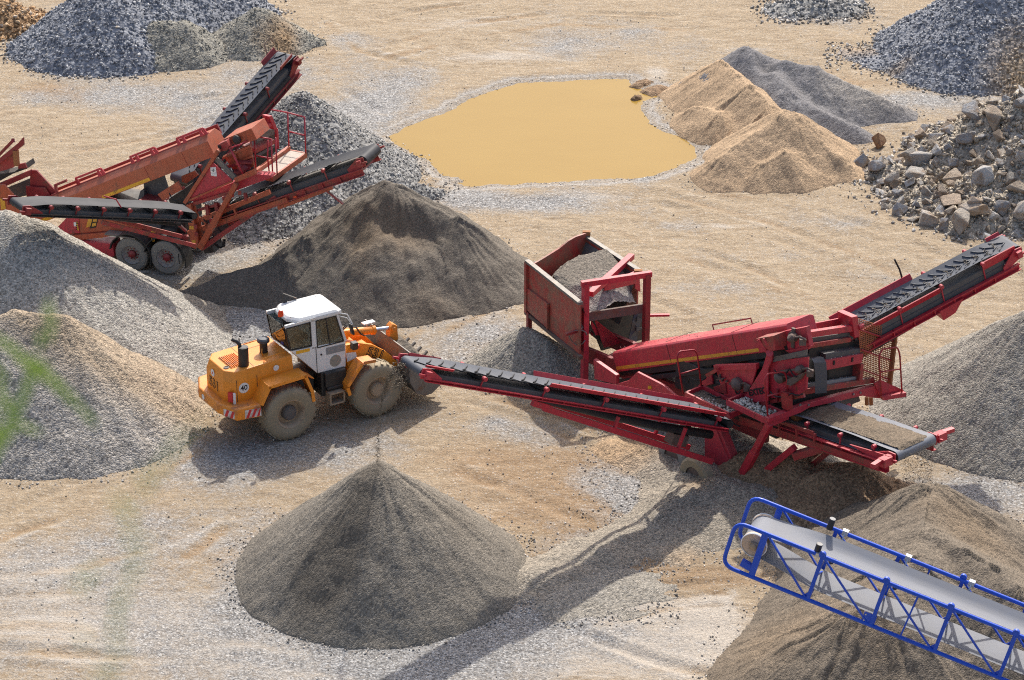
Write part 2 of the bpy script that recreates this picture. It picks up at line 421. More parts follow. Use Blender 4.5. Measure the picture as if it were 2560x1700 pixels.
def brick_block_mat(name, a, b):
    m = NT(name); p = m.n('TexCoord').outputs['Object']
    c = m.mix(m.ramp(m.noise(p, 2.2, 7, .7), [(.38, (0, 0, 0)), (.62, (1, 1, 1))]), a, b)
    m.l(c, m.b.inputs['Base Color']); m.b.inputs['Roughness'].default_value = .85
    m.l(m.bump(m.noise(p, 6, 8, .7), .8, .06), m.b.inputs['Normal']); return m.mat
M['block'] = brick_block_mat('rust_brown_block_stone', (.34, .21, .11), (.19, .085, .045))
M['block2'] = brick_block_mat('tan_block_stone', (.46, .40, .33), (.33, .215, .12))
# ------------------------------------------------------------------ ground
zp = zm(940, 160, 2.745)
POND = [P(*q)[:2] for q in zp([(60, 490), (170, 430), (310, 375), (480, 310), (580, 255), (700, 205), (820, 160), (950, 122), (1150, 110), (1400, 100), (1600, 95), (1755, 95), (1775, 150), (1850, 165), (1900, 140), (1950, 150), (1890, 195), (1960, 215), (1850, 255), (1845, 330), (1890, 400), (2010, 460), (2130, 500), (2220, 570), (2230, 640), (2130, 690), (2010, 740), (1900, 775), (1800, 785), (1600, 795), (1350, 810), (1050, 822), (850, 830), (650, 842), (490, 815), (580, 800), (440, 760), (370, 690), (330, 650), (210, 600), (110, 545)])]
POND = np.array(POND)

def poly_sd(x, y, poly):
    """signed distance, negative inside"""
    d = np.full(x.shape, 1e9); ins = np.zeros(x.shape, bool); n = len(poly)
    for i in range(n):
        ax, ay = poly[i]; bx, by = poly[(i + 1) % n]; ex, ey = bx - ax, by - ay
        t = np.clip(((x - ax) * ex + (y - ay) * ey) / (ex * ex + ey * ey), 0, 1)
        d = np.minimum(d, np.hypot(x - ax - t * ex, y - ay - t * ey))
        c = ((ay > y) != (by > y)) & (x < (bx - ax) * (y - ay) / (by - ay + 1e-12) + ax)
        ins ^= c
    return np.where(ins, -d, d)
def line_d(x, y, pts):
    d = np.full(x.shape, 1e9)
    for (ax, ay), (bx, by) in zip(pts[:-1], pts[1:]):
        ex, ey = bx - ax, by - ay
        t = np.clip(((x - ax) * ex + (y - ay) * ey) / (ex * ex + ey * ey + 1e-9), 0, 1)
        d = np.minimum(d, np.hypot(x - ax - t * ex, y - ay - t * ey))
    return d

# wheel ruts, as photo points on the level ground
TRACKS = [[(1640, 505), (1850, 560), (2080, 650), (2330, 780)], [(1690, 490), (1900, 545), (2130, 630), (2400, 760)],
          [(1500, 560), (1700, 640), (1950, 730)], [(1150, 1180), (1300, 1230), (1500, 1320), (1600, 1400)], [(1190, 1150), (1360, 1200), (1560, 1290)],
          [(1250, 1290), (1420, 1290), (1560, 1330)], [(1480, 1500), (1640, 1470), (1800, 1455)], [(1460, 1530), (1620, 1497), (1800, 1480)], [(1500, 1560), (1650, 1520), (1790, 1505)],
          [(1500, 1600), (1650, 1650), (1830, 1690)], [(1420, 1570), (1600, 1640), (1780, 1700)], [(950, 120), (1150, 60), (1400, 30), (1700, 40)], [(960, 150), (1160, 95), (1400, 60), (1720, 75)],
          [(200, 380), (450, 330), (640, 260)], [(120, 320), (400, 260), (560, 235)], [(800, 160), (860, 220), (960, 290)], [(880, 60), (1080, 20), (1300, -10)], [(1900, 60), (1860, 20)],
          [(0, 1290), (250, 1180), (480, 1080)], [(0, 1350), (260, 1250), (500, 1130)], [(1180, 1010), (1400, 1080), (1560, 1180)], [(1210, 985), (1430, 1050), (1590, 1140)], [(1000, 880), (1180, 800), (1260, 760)], [(960, 870), (1140, 790), (1240, 735)], [(0, 1620), (400, 1640), (900, 1700)], [(0, 1560), (420, 1580), (960, 1650)], [(1650, 590), (1900, 680), (2160, 820)], [(1750, 480), (1950, 500), (2150, 560), (2350, 640)], [(60, 420), (260, 350), (420, 320)], [(820, 60), (900, 130), (1060, 170)], [(1300, 640), (1500, 690), (1720, 790)], [(560, 1320), (420, 1420), (200, 1480), (0, 1490)], [(540, 1280), (380, 1370), (180, 1425), (0, 1440)]]
TRACKS = [[tuple(P(*q)[:2]) for q in t] for t in TRACKS]

def ground_h(x, y):
    x = np.asarray(x, float); y = np.asarray(y, float)
    near = np.exp(-((x / 60) ** 2 + ((y - 70) / 70) ** 2) ** 2)
    h = .09 * fbm(x, y, 7.0, 3, 1) + .030 * fbm(x, y, 1.4, 3, 2) + .024 * fbm(x, y, .38, 3, 3)
    c, s = math.cos(-.35), math.sin(-.35)
    h = h + .028 * fbm((x * c + y * s) * .25, -x * s + y * c, .55, 3, 4) * (.4 + .6 * sstep(-3, 4, x))
    c, s = math.cos(.3), math.sin(.3)
    h = h + .022 * fbm((x * c + y * s) * .22, -x * s + y * c, .5, 3, 5) * sstep(3, -6, x)
    wob = .05 * fbm(x, y, 1.6, 2, 8)
    for i, t in enumerate(TRACKS):
        d = line_d(x, y, t) + wob
        h = h + (-.048 * np.exp(-(d / .15) ** 2) + .030 * np.exp(-((np.abs(d) - .34) / .12) ** 2)) * sstep(-.3, .4, fbm(x + i * 9.1, y, 2.2, 2, 9))
    sd = poly_sd(x, y, POND) - .16 + .16 * fbm(x, y, .55, 3, 6) + .05 * fbm(x, y, .12, 2, 7)
    k = sstep(1.6, 0, sd)
    h = h * (1 - k) + k * np.clip(sd * .10, -.14, .10)
    return h * near

def blob(x, y, px, py, rx, ry, z=0.0):
    """soft patch centred on a ground point; radii in metres across and along the view"""
    c = P(px, py, z); return np.exp(-(((x - c.x) / rx) ** 2 + ((y - c.y) / ry) ** 2))

GREY = [(250, 1560, 5.0, 3.2, .42), (700, 1640, 4.5, 3.0, .5), (150, 1420, 3, 1.5, .35), (640, 1500, 1.0, 1.6, .8), (760, 1120, 3.2, 1.6, .8), (560, 1170, 1.4, 1.4, .8), (430, 1330, 2.2, 1.5, .5), (1160, 900, 1.6, 1.4, .6), (620, 840, 1.8, 2.0, 1.6), (540, 900, .8, 1.6, 1.2),
        (1250, 830, 2.0, 1.0, .6), (1330, 510, 3.2, .9, .8), (1150, 490, 1.2, 1.0, .8), (620, 290, 3.0, 2.8, .75), (800, 330, 1.6, 3.0, .6), (940, 270, 1.3, 2.4, .75), (330, 240, 3.0, 1.5, .55), (700, 180, 2.2, 1.6, .7), (1000, 200, 1.6, 1.8, .6), (1480, 110, 2.6, 1.4, .6), (1600, 75, 1.2, .8, .5), (870, 100, 1.2, .9, .6), (460, 400, 2, 1.5, .4),
        (640, 600, 1.6, 2.0, .7), (470, 660, 1.2, 1.0, 1.0), (2150, 270, 3.0, 1.8, .8), (2330, 250, 1.5, .9, .7), (1600, 440, .8, .8, .9), (1560, 280, .5, 2.0, .8), (1200, 1560, 2.2, 2.4, .6), (1000, 1650, 2.0, 1.5, .7), (1450, 1560, 1.6, 1.0, .5), (1700, 1620, 1.8, 1.0, .35), (1350, 1090, 1.3, .8, .7), (1230, 1060, 1.0, .6, .7), (1480, 1190, .9, 1.1, .6), (1700, 560, .9, .5, .5),
        (1930, 640, 2.0, .6, .35), (2100, 560, 1.6, .6, .4), (2260, 690, 2, .8, .35), (1740, 720, 2, .5, .35), (1870, 130, .9, .6, .7), (2050, 30, 1.5, 1.5, .7), (80, 250, 1.2, .8, .4), (200, 190, 1.5, .8, .4), (1700, 900, 2, 1, .5), (2470, 1235, 2.6, 1.5, 1.0), (1600, 1260, 1.0, 1.4, .9), (1700, 1190, 1.4, 1.2, .9), (1500, 1370, 1.2, .8, .6)]
BROWN = [(1330, 1230, 2.8, 2.0, .55), (1470, 1300, 1.6, 1.3, .65), (1180, 1130, 1.8, 1.2, .4), (1500, 1400, 2.2, .9, .55), (1780, 1440, 2.0, .6, .95), (120, 225, 1.3, 1.0, .75), (190, 245, .8, .6, .6), (380, 260, 1.0, .8, .4), (2000, 190, 1.6, .9, .7), (2130, 210, 2.0, .5, .6), (2080, 100, 1.2, 1, .4), (1420, 1150, 1.8, .8, .5), (560, 1400, 1.2, .9, .4), (920, 180, .7, .6, .3), (1640, 1030, 1.5, 1, .4), (1340, 1020, 1.2, .8, .35), (2440, 1040, .8, .8, .5)]
PALE = [(300, 1560, 5.0, 2.6, .55), (820, 1660, 4.0, 2.0, .45), (120, 1400, 3.0, 1.4, .35), (1150, 1650, 3.0, 1.6, .35), (1650, 1600, 2.4, 1.8, .6), (1360, 1620, 2.6, 1.6, .35), (1250, 140, 2.4, .6, .55), (1420, 120, 1.8, .4, .5), (1640, 190, .6, 1.0, .7), (1100, 60, 2.2, 1.0, .4), (1000, 430, .7, .5, .4), (1480, 490, 1.6, .5, .6), (1790, 1560, .8, 1.4, .6), (1060, 760, 2.2, 1.2, .5), (1740, 560, 1.6, .3, .5), (560, 730, .8, .6, .5), (600, 900, 1.0, 1.0, .4)]

def make_ground():
    fx = np.arange(-21, 21.01, .1); fy = np.arange(47, 99.01, .1)
    gx = np.concatenate([-21 - np.cumsum(np.geomspace(.3, 60, 20))[::-1], fx, 21 + np.cumsum(np.geomspace(.3, 60, 20))])
    gy = np.concatenate([47 - np.cumsum(np.geomspace(.3, 30, 14))[::-1], fy, 99 + np.cumsum(np.geomspace(.3, 60, 22))])
    X, Y = np.meshgrid(gx, gy); x = X.ravel(); y = Y.ravel()
    z = ground_h(x, y); n = len(gx)
    i = (np.arange(len(gy) - 1)[:, None] * n + np.arange(n - 1)[None]).ravel()
    q = np.stack([i, i + 1, i + n + 1, i + n], 1)
    g = sum(.72 * a * blob(x, y, px, py, rx, ry) for px, py, rx, ry, a in GREY) + .30 * fbm(x, y * .55, 2.4, 4, 20) + .12 + .16 * fbm(x, y, .5, 3, 27)
    b = sum(a * blob(x, y, px, py, rx, ry) for px, py, rx, ry, a in BROWN) + .20 * fbm(x * .5, y, 1.5, 4, 22)
    w = sum(a * blob(x, y, px, py, rx, ry) for px, py, rx, ry, a in PALE) + .22 * fbm(x * .45, y, 1.8, 4, 24)
    sd = poly_sd(x, y, POND) - .16 + .18 * fbm(x, y, .5, 3, 6)
    tr = np.zeros(len(x)); wb = .05 * fbm(x, y, 1.6, 2, 8)
    for i, t in enumerate(TRACKS):
        d = line_d(x, y, t) + wb; kk = sstep(-.35, .3, fbm(x + i * 7.3, y, 1.6, 2, 9)); tr = np.maximum(tr, np.exp(-(d / .17) ** 2) * kk); w = w + .32 * np.exp(-((np.abs(d) - .32) / .10) ** 2) * kk
    b = b + .6 * tr; g = g - .25 * tr
    g = np.maximum(g, sstep(.7, .1, sd) * .50); w = np.maximum(w, np.exp(-((sd - .10) / .11) ** 2) * .9)
    b = b * sstep(0, 1.2, sd)
    att = np.clip(np.stack([g, b, w], 1), 0, 1)
    m = NT('quarry_floor'); p = m.pos()
    at = m.n('VertexColor', layer_name='tint'); sc = m.n('SeparateColor'); m.l(at.outputs[0], sc.inputs[0])
    n1 = m.noise(m.map(p, (.26, 1, 1), (0, 0, .34)), 4.2, 8, .74, .8); n2 = m.noise(p, 6.0, 7, .72); n3 = m.noise(m.map(p, (.24, 1.2, 1), (0, 0, -.36)), 5.5, 8, .74, .8)
    nn = m.math('ADD', m.math('MULTIPLY', n1, .45), m.math('ADD', m.math('MULTIPLY', n3, .25), m.math('MULTIPLY', n2, .30)))
    tan = m.ramp(nn, [(.33, (.14, .092, .052)), (.41, (.285, .208, .13)), (.52, (.40, .312, .21)), (.68, (.57, .475, .355))])
    def edge(fac, nz, k=.9, sharp=2.4):
        f = m.math('ADD', fac, m.math('MULTIPLY', m.math('SUBTRACT', nz, .5), k))
        return m.math('MULTIPLY_ADD', m.math('SUBTRACT', f, .42), sharp, .42)
    brown = m.ramp(nn, [(.34, (.14, .085, .045)), (.46, (.29, .195, .112)), (.62, (.45, .33, .21))])
    c = m.mix(m.math('MULTIPLY', edge(sc.outputs[1], n3, 1.2), .9), tan, brown)
    pale = m.mix(n2, (.42, .365, .30), (.60, .54, .46))
    c = m.mix(m.math('MULTIPLY', edge(sc.outputs[2], n1, 1.3), .85), c, pale)
    v = m.n('TexVoronoi'); v.inputs['Scale'].default_value = 26; m.l(p, v.inputs['Vector'])
    vc = m.n('SeparateColor'); m.l(v.outputs['Color'], vc.inputs[0])
    grey = m.ramp(vc.outputs[0], [(0, (.12, .115, .11)), (.3, (.23, .222, .212)), (.65, (.33, .32, .307)), (.88, (.45, .44, .42)), (1, (.62, .61, .585))])
    c = m.mix(m.math('MULTIPLY', edge(sc.outputs[0], n2, 1.0), .86), c, grey)
    # stray chips and dark crumbs all over
    v2 = m.n('TexVoronoi'); v2.inputs['Scale'].default_value = 17; v2.inputs['Randomness'].default_value = 1; m.l(p, v2.inputs['Vector'])
    vc2 = m.n('SeparateColor'); m.l(v2.outputs['Color'], vc2.inputs[0])
    chip = m.math('MULTIPLY', m.math('GREATER_THAN', vc2.outputs[0], .70), m.math('LESS_THAN', v2.outputs['Distance'], .42))
    c = m.mix(m.math('MULTIPLY', chip, .5), c, m.ramp(vc2.outputs[1], [(0, (.13, .11, .09)), (.35, (.26, .22, .18)), (.7, (.46, .42, .37)), (1, (.7, .68, .63))]))
    c = m.mix(m.math('MULTIPLY', m.ramp(m.noise(p, 15, 6, .75), [(.34, (1, 1, 1)), (.47, (0, 0, 0))]), .45), c, (.15, .11, .075))
    c = m.mix(m.math('MULTIPLY', m.ramp(m.noise(p, 28, 5, .8), [(.54, (0, 0, 0)), (.66, (1, 1, 1))]), .4), c, (.62, .56, .47))
    m.l(c, m.b.inputs['Base Color']); m.b.inputs['Roughness'].default_value = .92; m.b.inputs['Specular IOR Level'].default_value = .2
    h = m.math('ADD', m.math('MULTIPLY', m.noise(p, 7, 8, .75), 1.6), m.math('MULTIPLY', m.math('SUBTRACT', 1, v2.outputs['Distance']), .25))
    m.l(m.bump(h, .85, .06), m.b.inputs['Normal'])
    o = np_mesh('ground', np.stack([x, y, z], 1), q, [m.mat], True, {'tint': att})
    tag(o, kind='structure'); return o
make_ground()

def make_water():
    m = NT('muddy_water'); p = m.pos()
    c = m.mix(m.noise(m.map(p, (.3, .5, 1)), 1.3, 5, .6), (.295, .180, .036), (.34, .215, .050))
    m.l(c, m.b.inputs['Base Color']); m.b.inputs['Roughness'].default_value = .16; m.b.inputs['Specular IOR Level'].default_value = .2; m.b.inputs['IOR'].default_value = 1.33
    m.l(m.bump(m.noise(m.map(p, (1, 2.2, 1)), 5, 3, .5), .05, .02), m.b.inputs['Normal'])
    c = POND.mean(0); mb = MB()
    n = len(POND); nx = np.roll(POND, -1, 0) - np.roll(POND, 1, 0); nr = np.stack([nx[:, 1], -nx[:, 0]], 1); nr /= np.linalg.norm(nr, axis=1)[:, None]
    if ((POND[:, 0] * np.roll(POND[:, 1], -1)) - (np.roll(POND[:, 0], -1) * POND[:, 1])).sum() < 0: nr = -nr
    mb = MB(); mb.add([(*(q + k * .55), -.028) for q, k in zip(POND, nr)], [tuple(range(n))])
    tag(mb.build('water', m.mat), kind='structure')
make_water()

# ------------------------------------------------------------------ heaps of stone
LOOSE = []          # (x, y, z, size) of stray stones lying about the yard
HEAPS = {}

def heap_field(segs, k, sm=.10):
    S = []
    for a, b in segs:
        pa = P(a[0], a[1], a[2]); pb = P(b[0], b[1], b[2]); S.append((pa, pb, a[3] if len(a) > 3 else k))
    def h(x, y):
        out = None; th = np.zeros(x.shape); best = np.full(x.shape, -1e9)
        for pa, pb, kk in S:
            ex, ey = pb.x - pa.x, pb.y - pa.y; L = ex * ex + ey * ey + 1e-9
            t = np.clip(((x - pa.x) * ex + (y - pa.y) * ey) / L, 0, 1)
            dx = x - pa.x - t * ex; dy = y - pa.y - t * ey
            d = np.sqrt(dx * dx + dy * dy + .02) - .14
            hh = pa.z + (pb.z - pa.z) * t - kk * d
            th = np.where(hh > best, np.arctan2(dy, dx) * 3.0 + t * np.sqrt(L) * .8, th); best = np.maximum(best, hh)
            out = hh if out is None else np.where(np.abs(out - hh) < 8 * sm, np.maximum(out, hh) + sm * np.log1p(np.exp(-np.abs(out - hh) / sm)), np.maximum(out, hh))
        return out, th
    bb = [(min(p.x - p.z / kk, q.x - q.z / kk), max(p.x + p.z / kk, q.x + q.z / kk), min(p.y - p.z / kk, q.y - q.z / kk), max(p.y + p.z / kk, q.y + q.z / kk)) for p, q, kk in S]
    return h, (min(b[0] for b in bb) - .6, max(b[1] for b in bb) + .6, min(b[2] for b in bb) - .6, max(b[3] for b in bb) + .6)

def heap(name, label, segs, mat, k=.79, res=.05, seed=0, rough=.05, grain=.012, run=.06, tint=None, stones=None, toe=26, cat='gravel pile', group=None, mod=None, toe_size=(.03, .09), clipbox=None):
    f, (x0, x1, y0, y1) = heap_field(segs, k)
    if clipbox: x0, x1, y0, y1 = max(x0, clipbox[0]), min(x1, clipbox[1]), max(y0, clipbox[2]), min(y1, clipbox[3])
    gx = np.arange(x0, x1, res); gy = np.arange(y0, y1, res); X, Y = np.meshgrid(gx, gy)
    rs = np.random.RandomState(seed + 100)
    def full(x, y):
        h, th = f(x + .10 * fbm(x, y, .8, 3, seed + 1), y + .10 * fbm(x, y, .8, 3, seed + 2))
        h = h + rough * 2.2 * fbm(x, y, 1.7, 4, seed + 3) + rough * fbm(x, y, .4, 3, seed + 4)
        h = h + run * fbm(th * 1.6, h * .35, .8, 3, seed + 5) * sstep(0, .6, h)
        if mod is not None: h = mod(x, y, h)
        g = ground_h(x, y); e = h - g
        return g + np.where(e < .30, .30 * (np.clip(e, -.5, .30) / .30 + .0), e) , e
    H, E = full(X, Y)
    H = H + (rs.rand(*H.shape) - .5) * 2 * grain
    keep = E > -.06
    n = len(gx)
    idx = (np.arange(len(gy) - 1)[:, None] * n + np.arange(n - 1)[None])
    kq = keep[:-1, :-1] & keep[1:, :-1] & keep[:-1, 1:] & keep[1:, 1:]
    i = idx[kq]
    q = np.stack([i, i + 1, i + n + 1, i + n], 1)
    used = np.unique(q); rem = np.full(X.size, -1); rem[used] = np.arange(len(used)); q = rem[q]
    vx, vy, vz = X.ravel()[used], Y.ravel()[used], H.ravel()[used]
    vz = np.where(E.ravel()[used] < 0, vz - .03, vz)
    verts = np.stack([vx, vy, vz], 1)
    tq = np.concatenate([q[:, [0, 1, 2]], q[:, [0, 2, 3]]])
    def tintv(x, y, z):
        if tint is None: return np.zeros(len(x))
        return np.clip(sum(a * np.exp(-(((x - c.x) / r) ** 2 + ((y - c.y) / ry) ** 2)) for c, r, ry, a in [(P(px, py, pz), r, ry, a) for px, py, pz, r, ry, a in tint]), 0, 1)
    tv = tintv(vx, vy, vz)
    fl = np.zeros(len(verts))
    if stones:
        lo, hi, dens = stones; area = kq.sum() * res * res; N = int(area * dens)
        pk = rs.choice(len(i), N); bx = X.ravel()[i[pk]] + rs.rand(N) * res; by = Y.ravel()[i[pk]] + rs.rand(N) * res
        bz, be = full(bx, by); sz = lo + (hi - lo) * rs.rand(N) ** 2.2
        sv, st = scatter(np.stack([bx, by, bz + sz * .10], 1), sz, seed)
        stt = tintv(sv[:, 0], sv[:, 1], sv[:, 2])
        tq = np.concatenate([tq, st + len(verts)]); verts = np.concatenate([verts, sv]); tv = np.concatenate([tv, stt]); fl = np.concatenate([fl, np.ones(len(sv))])
    o = np_mesh(name, verts, tq, [mat], False, {'tint': np.stack([tv, fl, tv], 1)})
    tag(o, label, cat, group)
    # strays that rolled off round the toe
    ed = np.where((E.ravel() < .10) & (E.ravel() > -.45))[0]
    if len(ed) and toe:
        N = min(int(1.7 * toe * (x1 - x0 + y1 - y0)), 1500); s = rs.choice(ed, N)
        for a in s:
            e = E.ravel()[a]
            if rs.rand() < math.exp(min(0, e) * 4.5):
                LOOSE.append((X.ravel()[a] + rs.rand() * res, Y.ravel()[a] + rs.rand() * res, None, rs.uniform(*toe_size)))
    HEAPS[name] = full
    return o

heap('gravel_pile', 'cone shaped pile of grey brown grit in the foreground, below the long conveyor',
     [((945, 1150, 2.95), (945, 1150, 2.95))], G['front'], k=.88, res=.034, seed=1, rough=.03, grain=.012, run=.06, tint=[(800, 1500, .4, .75, .9, 1.3), (860, 1400, 1.1, .5, .8, 1.0), (905, 1270, 2.1, .35, .6, .9), (935, 1180, 2.7, .4, .4, .8), (1150, 1290, 1.4, .5, .7, .4)], toe=90,  # dark tint on the left wedge deepens its facet shade in the colour
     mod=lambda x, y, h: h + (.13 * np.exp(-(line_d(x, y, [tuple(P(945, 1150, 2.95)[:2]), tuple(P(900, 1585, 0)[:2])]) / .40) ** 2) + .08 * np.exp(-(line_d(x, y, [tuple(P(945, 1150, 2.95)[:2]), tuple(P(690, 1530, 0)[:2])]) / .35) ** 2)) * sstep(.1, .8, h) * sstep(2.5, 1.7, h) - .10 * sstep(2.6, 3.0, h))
heap('gravel_pile', 'big dark brown pile of fines in the middle of the yard, behind the orange loader',
     [((968, 447, 2.95), (985, 452, 2.9)), ((985, 460, 2.8), (1130, 545, 2.0)), ((880, 490, 2.4), (790, 585, 1.5)), ((700, 650, .95), (480, 716, .25, .5)), ((760, 600, 1.4), (700, 650, .95))], G['fines'], res=.038, seed=2, rough=.06, grain=.008, run=.11,
     tint=[(980, 540, 2.3, 1.3, .7, .7), (1080, 720, 1.0, 1.2, .8, .35), (900, 620, 1.6, .4, 1.2, .4)], toe=20,
     mod=lambda x, y, h: h - .35 * blob(x, y, 1000, 560, 1.0, .45, 2.0) + .12 * fbm(x, y, .9, 3, 77) * sstep(.4, 1.4, h))
heap('gravel_pile', 'tall pale grey gravel pile at the left edge, below the short black conveyor',
     [((15, 530, 4.3), (15, 530, 4.3)), ((15, 534, 4.2), (75, 548, 4.05))], G['pale'], res=.042, seed=3, rough=.03, grain=.022, run=.05, toe=30)
heap('gravel_pile', 'gravel pile with a brown band over grey stones, behind the blurred green leaves',
     [((40, 785, 2.85), (150, 790, 2.85)), ((40, 785, 2.85), (-250, 830, 2.7))], G['mixed'], res=.042, seed=4, rough=.04, grain=.022, run=.06,
     tint=[(330, 930, 1.1, 2.2, 1.5, 1.3), (200, 850, 2.0, 1.6, 1.2, 1.0), (60, 815, 2.4, .9, .5, .9), (430, 1000, .3, 1.2, 1.1, 1.4), (30, 1220, .1, .6, .5, .5)], toe=50)
heap('gravel_pile', 'large heap of coarse blue grey stones at the top left, behind two olive grey heaps',
     [((250, -45, 2.4), (370, -45, 2.0)), ((370, -45, 2.0), (580, -40, 1.25)), ((250, -45, 2.4), (190, 30, 1.3))], G['bluestone'], k=.74, res=.08, seed=5, rough=.06, grain=.02, run=.08, stones=(.07, .20, 95), toe=34, toe_size=(.06, .16))
heap('gravel_pile', 'low rounded olive grey heap leaning on the blue grey stones at the top left',
     [((385, 52, 1.25), (455, 52, 1.25))], G['olivestone'], k=.72, res=.06, seed=6, rough=.05, grain=.03, run=.05, stones=(.04, .12, 130), toe=20)
heap('gravel_pile', 'olive grey heap with a rusty brown streak, right of the top left blue stones',
     [((640, 22, 1.35), (660, 24, 1.3)), ((760, 80, .45), (790, 95, .25, .5))], G['olivestone'], k=.72, res=.06, seed=7, rough=.05, grain=.03, run=.05, stones=(.04, .12, 130), tint=[(710, 80, .8, .5, 1.3, 1.0), (540, 130, .3, .3, .8, .6), (660, 70, 1.0, .6, .6, .4)], toe=20)
heap('gravel_pile', 'grey crushed stone pile behind the old orange red screener, beside the yellow puddle',
     [((750, 234, 2.8), (760, 234, 2.8)), ((690, 530, .5), (610, 570, .3, .5)), ((900, 420, 1.1), (1090, 472, .2, .5)), ((690, 420, 1.5), (720, 380, 1.8))], G['greystone'], k=.80, res=.06, seed=8, rough=.05, grain=.02, run=.05, stones=(.05, .13, 150), toe=40, toe_size=(.04, .12))
heap('sand_pile', 'tan sand pile on the right bank of the puddle, against the blue grey fines',
     [((1802, 150, 1.42), (1872, 216, 1.35)), ((1872, 216, 1.35), (1925, 262, 1.2)), ((1740, 270, .6), (1800, 280, .8))], G['sand'], k=.74, res=.05, seed=9, rough=.035, grain=.012, run=.08, toe=16, cat='sand pile',
     mod=lambda x, y, h: h + .04 * fbm(x, y, .7, 3, 78) * sstep(.1, .6, h))
heap('sand_pile', 'front tan sand pile, running down to the lower right bank of the yellow puddle',
     [((1958, 282, 1.60), (1985, 284, 1.56)), ((1958, 287, 1.56), (1810, 392, .70)), ((2040, 340, 1.0), (2115, 412, .35)), ((1960, 380, .9), (1900, 420, .5))], G['sand'], k=.70, res=.05, seed=10, rough=.045, grain=.012, run=.08, toe=16, cat='sand pile',
     mod=lambda x, y, h: h + .05 * fbm(x, y, .7, 3, 79) * sstep(.1, .6, h))
heap('gravel_pile', 'long pile of blue grey fines with a scooped top, behind the tan sand piles',
     [((1868, 118, 1.85), (1885, 126, 1.80)), ((1885, 126, 1.80), (1965, 222, 1.30)), ((1925, 144, 1.65), (2040, 170, 1.45)), ((2040, 170, 1.45), (2240, 258, .50, .45)), ((2000, 255, 1.05), (2135, 316, .40, .5))], G['bluefine'], k=.72, res=.05, seed=11, rough=.05, grain=.016, run=.06,
     tint=[(2160, 250, .5, 1.6, .9, .6)], toe=14, mod=lambda x, y, h: h - .6 * blob(x, y, 1915, 165, .35, .6, 1.4))
heap('gravel_pile', 'huge heap of coarse blue grey stones in the top right corner, partly brown',
     [((2470, -55, 2.9), (2800, -60, 3.2)), ((2380, 60, 1.6), (2420, 80, 1.5))], G['bluestone'], k=.74, res=.08, seed=12, rough=.06, grain=.02, run=.07, stones=(.07, .20, 95), tint=[(2560, 150, 1.2, 1.1, 1.6, 1.0), (2240, 180, .1, .6, .4, .5)], toe=40, toe_size=(.06, .17))
heap('gravel_pile', 'wide smooth grey gravel pile at the right edge, below the raised rear conveyor',
     [((2568, 775, 3.0), (2568, 775, 3.0))], G['right'], k=.80, res=.045, seed=13, rough=.03, grain=.020, run=.05, toe=30)
heap('sand_pile', 'brown grey sand pile in the lower right corner, underneath the blue conveyor',
     [((2318, 1218, 2.30), (2335, 1220, 2.25)), ((2330, 1225, 2.2), (2290, 1400, 2.6)), ((2290, 1400, 2.6), (2210, 1480, 2.45)), ((2210, 1480, 2.45), (2120, 1540, 2.0)), ((2330, 1330, 2.4), (2560, 1470, 2.4))], G['under'], k=.72, res=.036, seed=14, rough=.05, grain=.013, run=.12, tint=[(2420, 1330, 1.6, 1.2, 1.0, .8), (1950, 1620, .6, 1.6, 1.4, .7), (2200, 1560, 1.8, .6, 1.4, .6)], toe=36, cat='sand pile')
heap('gravel_pile', 'low pile of loose grey gravel beneath the back of the feed hopper',
     [((1312, 822, 1.15), (1360, 850, 1.0))], G['right'], k=.78, res=.042, seed=15, rough=.03, grain=.028, run=.04, toe=50)
heap('gravel_pile', 'small grey gravel pile under the covered main conveyor of the crimson screener',
     [((1640, 930, 1.1), (1660, 935, 1.1))], G['right'], k=.78, res=.045, seed=16, rough=.03, grain=.022, run=.04, toe=20)
heap('gravel_pile', 'small pale dust heap beside the dark brown pile, left of the orange loader',
     [((462, 738, .75), (500, 790, .45))], G['mound'], k=.65, res=.05, seed=17, rough=.05, grain=.014, run=.05, toe=15)
heap('gravel_bank', 'spread bank of grey gravel around the half buried wheels of the crimson screener',
     [((1530, 1110, .15), (1650, 1114, .34, .35)), ((1650, 1114, .34, .35), (1850, 1228, .40)), ((1850, 1228, .40, .35), (2040, 1140, .46)), ((1760, 1215, .34, .3), (1640, 1290, .18)),  ((1900, 1120, .46, .35), (1800, 1060, .4)), ((1760, 1290, .20, .25), (1690, 1370, .08))], G['mound'], k=.35, res=.05, seed=18, rough=.05, grain=.018, run=.04,
     tint=[(1550, 1110, .2, 1.4, 1.0, 1.2), (1720, 1390, .1, .7, .5, .6), (1745, 1215, .3, .4, .4, .6)], toe=60, cat='gravel bank')
heap('spoil_heap', 'lumpy brown spoil heap under the end of the wide flat belt',
     [((2075, 1165, 1.05), (2150, 1160, 1.0)), ((2150, 1160, 1.0), (2230, 1200, .6)), ((1880, 1128, .85), (2010, 1150, .95)), ((2060, 1230, .5), (2120, 1240, .45))], G['spoil'], k=.75, res=.045, seed=19, rough=.12, grain=.022, run=.08, tint=[(2240, 1150, .5, .8, .5, .9)], toe=40, cat='spoil heap')
heap('spilled_windrow', 'low dark ridge of spilled grit running from the cone shaped pile towards the crimson screener',
     [((1200, 1500, .06, .3), (1340, 1440, .13)), ((1340, 1440, .13, .3), (1500, 1375, .14)), ((1500, 1375, .14, .3), (1640, 1265, .18))], G['mound'], k=.3, res=.05, seed=20, rough=.05, grain=.012, run=.02, toe=40, cat='grit ridge')
